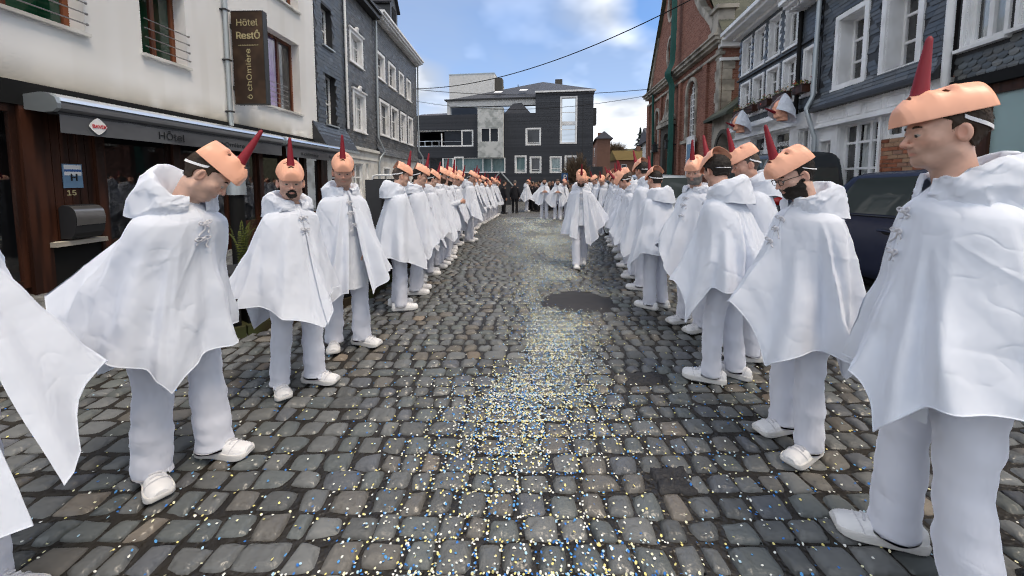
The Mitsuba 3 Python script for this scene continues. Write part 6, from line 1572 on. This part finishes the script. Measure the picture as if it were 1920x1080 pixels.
car(5.66, 5.23, 93, 4.1, 1.70, 1.73, 'car_blue', 'dark blue car with black window pillars between the two nearest men on the right', belt=1.12, hood=1.10)
K = car(6.40, 10.20, 82, 4.9, 1.62, 2.22, 'car_dark', 'big dark grey van with its rear window towards us, by the printing shop', belt=1.28, hood=1.25, A=.2, Aw=.3, roof_end=.955, rear=.985)
car(3.75, 9.6, -82, 4.3, 1.74, 1.74, 'car_silver', 'silver car with pale reflecting windscreen behind the bearded man', belt=1.1, hood=1.12)
car(4.6, 14.2, -84, 4.5, 1.76, 1.70, 'car_grey', 'dark estate car parked behind the silver car', belt=1.05, hood=1.05)

# ---------------------------------------------------------------- terrace and street furniture on the left
K = numbered('planter'); PL = []
def planter(x0, y0, x1, y1, h, label):
    K = numbered('planter_box'); tag(K, label, 'planter'); F_ = Fac((x0, y0), (x1 - x0, y1 - y0)); L = math.hypot(x1 - x0, y1 - y0)
    b = Box(F_); b.box(0, L, .09, h, -.45, 0); scene[K] = mikit.ply(b.done(), 'm_black')
    b = Box(F_); b.box(-.03, L + .03, -.04, .09, -.5, .05); add('base_board', b.done(), 'mossy_wood', parent=K)
    n = int(L / .22)
    for k in range(n): b = Box(F_); b.box(k * L / n + .006, (k + 1) * L / n - .006, .12, h - .02, 0, .014); add('board', b.done(), 'black', parent=K)
    b = Box(F_); b.box(-.02, L + .02, h, h + .03, -.47, .03); add('cap', b.done(), 'dark_metal', parent=K)
    return F_, L
mat('mossy_wood', blend(pr((.03, .022, .014), .8, .2), pr((.045, .055, .02), .8, .2)))
planter(-3.6, 3.15, -2.78, 3.85, .62, 'black planter box on a mossy board beside the bowed man')
planter(-2.74, 3.9, -1.98, 5.0, .62, 'black planter box with mossy base behind the man in the open cape')
planter(-1.96, 5.06, -1.92, 7.4, .60, 'long black planter box along the hotel terrace')
def shrub(x, y, z0, h, seed, label):
    K = numbered('potted_fern'); tag(K, label, 'plant'); rg = np.random.default_rng(seed)
    V, F, C_, n = [], [], [], 0
    for i in range(16):
        a = rg.uniform(0, 6.28); tip = np.array([x + .15 * math.cos(a), y + .15 * math.sin(a), z0 + h * rg.uniform(.55, 1)])
        for q in np.linspace(.1, 1, 22):
            c = np.array([x, y, z0]) * (1 - q) + tip * q + [0, 0, .12 * math.sin(q * 3.1)]
            for sd_ in (-1, 1):
                d = np.array([-math.sin(a) * sd_, math.cos(a) * sd_, .2]); e = np.array([math.cos(a), math.sin(a), .3]); s_ = .05 * (1.1 - q)
                V += [c, c + d * s_ * .5 + e * .012, c + d * s_, c + d * s_ * .5 - e * .012]; F += [[n, n + 1, n + 2], [n, n + 2, n + 3]]; n += 4
                C_ += [np.array([.10, .12, .02]) * rg.uniform(.5, 1.5)] * 4
    scene[K] = mikit.ply((np.array(V), np.array(F)), 'm_leaf', color=np.array(C_))
shrub(-2.95, 4.15, .6, .62, 2, 'yellow green fern in the planter between the two nearest men on the left')
K = numbered('patio_heater'); tag(K, 'grey metal patio heater column on the hotel terrace', 'patio heater')
add('column', tube([[-4.3, 6.0, 0], [-4.3, 6.0, .7], [-4.3, 6.0, 1.36], [-4.3, 6.0, 1.361]], np.array([.10, .10, .10, .10]), 16), 'black', True, parent=K)
add('drum', tube([[-4.3, 6.0, 1.36], [-4.3, 6.0, 1.5], [-4.3, 6.0, 1.51], [-4.3, 6.0, 1.85], [-4.3, 6.0, 1.86], [-4.3, 6.0, 1.95]], np.array([.13, .13, .125, .125, .13, .12]), 20), 'zinc', 40, parent=K)
K = numbered('wind_screen'); tag(K, 'dark terrace wind screen with a bent white tube frame', 'screen')
wf = Fac((-2.95, 8.1), (1, .35)); b = Box(wf); b.box(.0, .52, .3, 1.62, -.02, .02); scene[K] = mikit.ply(b.done(), 'm_dark_metal')
add('tube_frame', tube(wf.w(np.array([[.0, .0, .03], [.0, 1.6, .03], [.03, 1.68, .03], [.1, 1.7, .03], [.45, 1.7, .03], [.54, 1.68, .03], [.57, 1.6, .03], [.57, .0, .03]])), .02, 8), 'white_paint', True, parent=K)
K = numbered('meter_post'); tag(K, 'dark grey meter cabinet with a small black box on its side', 'cabinet')
mf = Fac((-2.9, 7.6), (1, .25)); b = Box(mf); b.box(.0, .3, -.02, 1.6, -.25, 0); scene[K] = mikit.ply(b.done(), 'm_dark_metal')
b = Box(mf); b.box(.3, .42, .95, 1.35, -.2, .02).box(.42, .46, 1.05, 1.25, -.15, -.02); add('side_box', b.done(), 'black', parent=K)
b = Box(mf); b.box(.34, .38, 1.0, 1.04, .02, .025); add('lock', b.done(), 'chrome', parent=K)
# ---------------------------------------------------------------- the people
def put_person(x, y, S, label, group=None):
    K = numbered('person'); P = make_person(S); off = np.array([x, y, float(gz(y))])
    for n, (m, b, s_, c) in P.items():
        if n == '': scene[K] = mikit.ply((m[0] + off, m[1]), 'm_' + b, smooth=s_, color=c)
        else: scene[K + '__' + n] = mikit.ply((m[0] + off, m[1]), 'm_' + b, smooth=s_, color=c)
    tag(K, label, 'person', group); return K
def proto(S):
    out = {}
    for n, (m, b, s_, c) in make_person(S).items(): out[n] = mikit.ply(m, 'm_' + b, smooth=s_, color=c)
    return out
def put_copy(pr_, x, y, turn, k, label, group=None):
    K = numbered('person'); tm = T().translate([x, y, float(gz(y))]).rotate([0, 0, 1], turn).scale(k)
    for n, d in pr_.items(): scene[K + ('__' + n if n else '')] = {**d, 'to_world': tm}
    tag(K, label, 'person', group); return K
SK = [(.60, .37, .28), (.55, .325, .245), (.62, .40, .31), (.50, .29, .215)]

# right row, from the camera away
put_person(1.66, 1.40, dict(seed=21, az=160, haz=158, hp=3, mp=80, mz=.054, nk=.14, H=1.87, lean=3, hair='short', hair_m='hair_brown', face=dict(stubble=.3, w=1.0, nose=1.1, jaw=1.02, chin=1.05), gaze=(-.2, 1, -.35), skin=SK[0],
    feet=[(-.15, -.02, 4), (.15, .05, 0)], gap=(0, -2), wide=1.05, fold=1.0, folds=9, apron=.25, hood=dict(up=.9, big=.55, open=.22), flare=1.25,
    hem=[(177, .34, .84), (196, .41, .69), (216, .44, .86), (262, .40, .86), (300, .38, .84), (0, .45, .75), (90, .34, .8), (140, .27, .80)]),
    'tall clean-shaven man in white cape at the right edge, nearest of the right row')
put_person(1.72, 2.20, dict(seed=34, az=180, haz=174, mp=78, mz=.056, hp=22, H=1.75, lean=4, hair='short', beard='full', glasses=True, skin=SK[2], face=dict(w=.97, nose=1.1),
    feet=[(-.11, .02, -28), (.12, .0, -12)], gap=(1, -1), fold=1.1, apron=.1, hood=dict(up=.9, big=.8, open=.2), wide_strap=False, gaze=(0, 1, -.7),
    hem=[(180, .44, .87), (207, .38, .56), (232, .38, .68), (275, .33, .66), (320, .34, .70), (345, .34, .76), (15, .40, .34), (60, .36, .7), (120, .38, .72)]),
    'young man with glasses and dark beard looking down, second of the right row')
put_person(1.68, 2.95, dict(seed=43, az=135, haz=100, hp=16, H=1.80, lean=7, hair='full', feet=[(-.1, .06, -20), (.12, -.06, 0)], skin=SK[1], hood=dict(up=.9, big=.9), wide=1.1, fold=1.3,
    hem=[(180, .40, .80), (200, .40, .50), (222, .36, .80), (270, .38, .76), (320, .42, .74), (0, .44, .8), (60, .38, .6), (120, .38, .72)]),
    'man from behind with black hair under the mask strap, third of the right row')
put_person(2.14, 3.38, dict(seed=52, lod=1, az=165, haz=168, hp=12, H=1.86, hair='shaved', hair_m='hair_stub', skin=SK[1], hood=dict(up=1.1, big=1.0), hem=[(180, .42, .8), (225, .4, .5), (270, .4, .75), (315, .42, .55), (0, .44, .8), (60, .4, .6), (120, .4, .72)]),
    'man half hidden behind the black haired man, only masked head showing')
put_person(1.97, 4.08, dict(seed=61, lod=1, az=205, haz=226, hp=4, H=1.80, hair='shaved', hair_m='hair_stub', beard='full', beard_m='hair_grey', skin=SK[0], feet=[(-.13, .05, 5), (.12, .0, 12)], gap=(0, -2), wide=1.05,
    hem=[(180, .46, .95), (213, .42, .60), (250, .34, .62), (300, .36, .7), (0, .42, .7), (60, .4, .65), (120, .42, .7)], hood=dict(up=.5, big=.5)),
    'stout man with grey beard facing the camera in the right row')
put_person(1.80, 4.70, dict(seed=70, lod=1, az=125, haz=108, hp=10, H=1.72, hair='short', skin=SK[1], wide=1.08, hood=dict(up=.7, big=1.0), hem=[(188, .40, .44), (215, .36, .72), (260, .34, .7), (320, .38, .66), (0, .38, .72), (60, .4, .5), (120, .38, .7)]),
    'short man with cropped dark hair from behind, left of the grey bearded man')
put_person(1.95, 5.55, dict(seed=81, lod=1, az=145, haz=118, hp=16, H=1.87, hair='full', skin=SK[3], hem=[(180, .4, .8), (210, .42, .5), (260, .36, .76), (310, .4, .55), (0, .4, .8), (60, .4, .5), (120, .4, .75)]),
    'tall black haired man standing behind the cropped haired man in the right row')
put_person(2.02, 6.25, dict(seed=92, lod=1, az=165, haz=162, hp=40, H=1.74, lean=12, hair='short', skin=SK[1], hem=[(180, .42, .75), (210, .42, .55), (260, .36, .76), (310, .4, .55), (0, .4, .8), (60, .4, .5), (120, .4, .75)]),
    'man bowing his masked head in the right row')
put_person(2.83, 10.55, dict(seed=104, lod=1, az=150, haz=70, hp=2, H=1.88, hair='short', skin=SK[3], hem=[(180, .4, .8), (215, .42, .6), (260, .36, .85), (310, .4, .6), (0, .4, .8), (60, .4, .6), (120, .4, .75)]),
    'man turned away with hood up to the ears, far in the right row')
put_person(2.68, 11.3, dict(seed=112, lod=1, az=215, haz=236, hp=18, H=1.73, hair='shaved', hair_m='hair_stub', skin=SK[0], hem=[(180, .4, .8), (215, .42, .6), (260, .36, .7), (310, .4, .6), (0, .4, .8), (60, .4, .6), (120, .4, .75)]),
    'man facing the camera, eyes down, beside the turned away man in the right row')
# the man walking down the middle
put_person(1.27, 7.12, dict(seed=123, lod=0, az=-94, haz=-98, hp=26, H=1.76, lean=5, hair='short', beard='full', beard_m='hair_brown', skin=SK[1], feet=[(-.09, -.24, 4, .55), (.08, .20, 0)], step=1, gap=(9, 17), ruffle=.010, wide=1.0, ties=2,
    hem=[(2, .56, .88), (25, .42, .7), (90, .36, .72), (150, .36, .7), (184, .36, .60), (225, .33, .58), (255, .28, .50), (282, .27, .46), (303, .31, .40), (330, .38, .66)], apron=.15, hood=dict(up=.7, big=.8)),
    'bearded man in open cape walking down the middle of the street')

# left row, from the camera away
put_person(-2.02, 1.22, dict(seed=133, lod=1, az=-5, haz=-5, H=1.8, wide=1.05, fold=1.0, gap=(2, 4), hem=[(24, .54, .88), (8, .50, .62), (-8, .50, .48), (-45, .44, .40), (-90, .4, .6), (180, .4, .7), (100, .4, .7)]),
    'nearest man in white cape, cut off by the left edge of the picture')
put_person(-1.80, 1.98, dict(seed=147, az=-14, haz=28, hp=40, mp=82, mz=.058, H=1.80, lean=17, hair='short', hair_m='hair_brown', skin=SK[2], face=dict(nose=1.0, w=1.02), feet=[(-.14, .06, -12), (.10, -.06, 22)], gap=(0, 0), fold=1.05, folds=9, ties=2, wide=.92, gaze=(0, 1, -.8),
    hood=dict(up=1.15, big=1.0, open=.3), flare=1.2, hc=(-.02, 0), hem=[(188, .56, 1.0), (172, .46, .50), (212, .44, .86), (245, .36, .78), (285, .31, .74), (312, .33, .56), (335, .28, .66), (0, .31, .70), (60, .32, .75), (120, .4, .7)]),
    'bowed brown haired man in profile, first whole figure on the left')
put_person(-1.64, 2.82, dict(seed=151, az=-28, haz=-57, hp=4, H=1.69, hair='short', beard='goatee', skin=SK[0], face=dict(w=1.06, jaw=1.1, nose=.95), feet=[(-.13, .04, -22), (.09, -.08, 20)], gap=(0, -2), apron=.12, fold=.8, folds=8, wide=1.1, ties=2, gaze=(0, 1, 0),
    hood=dict(up=.9, big=.95, open=.22), hem=[(182, .46, .82), (166, .38, .42), (215, .42, .80), (250, .37, .75), (290, .37, .66), (328, .38, .55), (350, .33, .72), (60, .34, .7), (120, .38, .6)]),
    'man with dark goatee staring at the camera on the left')
put_person(-1.57, 3.56, dict(seed=163, az=-45, haz=-66, hp=8, H=1.79, hair='short', hair_m='hair_brown', skin=SK[1], face=dict(stubble=.45, w=1.04, jaw=1.05), feet=[(-.12, .05, -30), (.10, -.08, 20)], gap=(5, 17), apron=.34, fold=1.1, wide=1.02, gaze=(-.15, 1, -.1),
    hood=dict(up=.75, big=.75, open=.3), hem=[(185, .42, .78), (222, .38, .66), (268, .34, .50), (296, .33, .60), (330, .36, .54), (352, .46, .72), (30, .4, .7), (90, .4, .6), (140, .4, .7)]),
    'man in open cape showing his white apron, on the left')
put_person(-1.43, 4.70, dict(seed=171, lod=1, az=22, haz=34, hp=8, H=1.77, hair='shaved', hair_m='hair_stub', skin=SK[0], hood=dict(up=.9, big=.9), feet=[(-.1, .0, 0), (.12, .03, 6)], hem=[(180, .38, .55), (200, .36, .35), (250, .34, .68), (300, .37, .64), (345, .42, .50), (30, .36, .7), (100, .36, .6)]),
    'man with shaved head from behind in the left row, strap round his head')
RP = np.random.default_rng(64)
def rhem(rg, wide=1.0):
    o = rg.uniform(-20, 20); return [((a + o) % 360, wide * r_ * rg.uniform(.92, 1.1), z * rg.uniform(.95, 1.06)) for a, r_, z in ((0, .40, .74), (45, .46, .54), (90, .38, .76), (135, .44, .55), (180, .38, .74), (225, .44, .54), (270, .36, .76), (315, .46, .52))]
near_left = [(-1.36, 5.36, dict(hair='short', glasses=True, az=15, haz=22, H=1.78), 'man with glasses and greying temples in the left row, just past the shaved head'),
             (-1.52, 5.95, dict(hair='short', az=20, haz=18, H=1.66), 'shorter man half hidden behind the man with glasses'),
             (-1.42, 6.45, dict(hair='full', az=25, haz=35, H=1.74, hp=14), 'black haired man turned away in the left row, fifth from the goatee man'),
             (-1.36, 7.0, dict(hair='short', hair_m='hair_brown', beard='full', beard_m='hair_brown', az=5, haz=10, H=1.80), 'brown bearded man in profile in the left row'),
             (-1.33, 7.6, dict(hair='short', beard='stubble', az=0, haz=8, H=1.75, hands='front', gap=(6, 26)), 'man with his hands clasped out of his cape in the left row'),
             (-1.40, 8.2, dict(hair='short', az=12, haz=20, H=1.84, hp=4), 'tall man just past the man with clasped hands'),
             (-1.45, 8.8, dict(hair='full', az=20, haz=30, H=1.74), 'dark haired man past the tall man in the left row'),
             (-1.40, 9.4, dict(hair='short', hair_m='hair_brown', az=5, haz=-5, H=1.72, hp=16), 'brown haired man looking down, past the dark haired man')]
for i, (x, y, S, lb) in enumerate(near_left):
    rg = np.random.default_rng(700 + i)
    S = {**dict(seed=200 + i * 7, lod=1, hem=rhem(rg), skin=SK[i % 4], hood=dict(up=rg.uniform(.6, 1.0), big=rg.uniform(.7, 1.0))), **S}
    put_person(x, y, S, lb)
PRO = [proto(dict(seed=400, lod=1, az=0, haz=8, hp=8, hair='short', hem=rhem(RP), skin=SK[0])), proto(dict(seed=411, lod=1, az=0, haz=20, hp=18, hair='full', hem=rhem(RP), skin=SK[1], H=1.74)),
       proto(dict(seed=423, lod=1, az=0, haz=-18, hp=5, hair='short', hair_m='hair_brown', beard='full', beard_m='hair_brown', hem=rhem(RP, 1.06), skin=SK[2])), proto(dict(seed=437, lod=1, az=0, haz=0, hp=12, hair='shaved', hair_m='hair_stub', hem=rhem(RP), skin=SK[3])),
       proto(dict(seed=449, lod=1, az=0, haz=-35, hp=22, hair='full', hem=rhem(RP, .95), skin=SK[0], gap=(4, 16))), proto(dict(seed=457, lod=1, az=0, haz=32, hp=2, hair='short', glasses=True, beard='goatee', hem=rhem(RP, 1.1), skin=SK[1], H=1.82))]
ys = 10.0
while ys < 19.9:
    x = np.interp(ys, [8, 10.8, 15, 19.8], [-1.48, -1.36, -1.22, -.75]) + RP.normal(0, .09)
    put_copy(PRO[RP.integers(0, 6)], x, ys, RP.uniform(-32, 32), RP.uniform(.92, 1.05), 'caped man with red nosed mask far down the left row', 'far men of the left row')
    ys += RP.uniform(.5, .68)
for x, y, t_ in ((2.18, 7.05, 160), (2.32, 7.75, 150), (2.45, 8.5, 165), (2.55, 9.25, 155), (2.66, 9.9, 160)):
    put_copy(PRO[RP.integers(0, 6)], x, y, t_ + RP.uniform(-15, 15), RP.uniform(.97, 1.03), 'man hidden behind the bowing man in the right row, red nose showing', 'hidden men of the right row')
for x, y, t_ in ((2.72, 12.3, 190), (2.55, 13.1, 230), (2.95, 13.4, 170), (2.9, 14.3, 200), (3.1, 15.3, 190), (3.2, 16.4, 200)):
    put_copy(PRO[RP.integers(0, 6)], x, y, t_ + RP.uniform(-15, 15), RP.uniform(.96, 1.02), 'caped man at the far end of the right row, behind the walking man', 'far men of the right row')
bare = dict(lod=1, mask=False, hp=10)
put_person(1.41, 16.85, dict(bare, seed=500, az=-90, haz=-92, H=1.80, hair='short', beard='stubble', hands='front', gap=(4, 16), hem=[(180, .62, .95), (225, .4, .6), (270, .3, .7), (315, .36, .6), (0, .4, .8), (90, .4, .7)], skin=SK[1]), 'bare-headed caped man walking far off, left one of the pair')
put_person(1.97, 16.6, dict(bare, seed=511, az=-95, haz=-100, hp=22, H=1.78, hair='shaved', hair_m='hair_stub', beard='full', hands='front', gap=(5, 18), hem=[(180, .6, .85), (225, .42, .55), (270, .3, .5), (315, .36, .6), (0, .42, .8), (90, .4, .7)], skin=SK[1]), 'bald bearded caped man walking far off, right one of the pair')
put_copy(PRO[1], 2.35, 17.6, -80, 1.0, 'caped man at the back, right of the walking pair, by the parking sign')
# onlookers in dark clothes at the far end
dk = dict(lod=2, mask=False, cape=False, hood={}, shirt_name='jacket', shirt_m='dark_cloth', trouser_m='dark_cloth', shoe_m='black_leather', sole_m='black_leather', tunic=.18)
def dark(seed, **k):
    return proto({**dk, 'seed': seed, 'az': 0, 'haz': 0, 'hem': None, **k})
mat('beige_cloth', pr((.30, .26, .21), .85, .2))
DKP = [dark(600, hair='short', hair_m='hair_grey'), dark(611, hair='full', H=1.66, hair_m='hair_brown', shirt_m='grey_cloth'), dark(622, hair='full', H=1.70, hair_m='hair_fair'), dark(633, hair='short', H=1.80, hp=3), dark(644, hair='full', H=1.64, shirt_m='beige_cloth'), dark(655, hair='full', H=1.68, hair_m='hair_dark', shirt_m='brown_cloth', hands='front')]
put_copy(DKP[0], .15, 20.9, 80, 1.0, 'grey haired man in black suit from behind at the end of the left row')
put_copy(PRO[3], .82, 21.8, 15, 1.0, 'caped man beside the black suited man at the end of the street')
put_copy(DKP[3], -.45, 20.3, 30, .97, 'man in black at the very end of the left row, behind the last cape')
put_copy(DKP[3], 1.02, 22.6, 150, 1.0, 'dark clothed man just right of the caped man at the end of the street')
for i in range(24):
    x = 1.3 + (i % 12) * .27 + RP.uniform(-.1, .1); y = 23.2 + (i // 12) * .9 + RP.uniform(-.3, .3)
    put_copy(DKP[RP.integers(0, 6)], x, y, RP.uniform(180, 340), RP.uniform(.95, 1.03), 'onlooker in dark clothes in the crowd before the modern building', 'crowd at the end of the street')
for i in range(9):
    put_copy(DKP[RP.integers(0, 6)], .95 + i * .12 + RP.uniform(-.06, .06), 22.4 + RP.uniform(-.4, .8) + (i % 2) * .5, RP.uniform(120, 330), RP.uniform(.95, 1.02), 'onlooker in dark clothes in the crowd before the modern building', 'crowd at the end of the street')
for x, y, t_ in ((3.6, 17.8, 250), (3.9, 18.6, 220), (4.2, 17.4, 240), (3.4, 19.6, 260)):
    put_copy(DKP[RP.integers(0, 6)], x, y, t_, 1.0, 'onlooker in dark clothes behind the end of the right row', 'onlookers on the right')
# someone at the right edge whose green sleeve reaches into the picture
put_person(2.06, 1.18, dict(lod=1, seed=700, mask=False, cape=False, az=150, haz=150, hair='short', H=1.72, shirt_name='jacket', shirt_m='green_cloth', trouser_m='dark_cloth', shoe_m='black_leather', sole_m='black_leather', tunic=.2), 'onlooker in a dark green coat at the right edge')
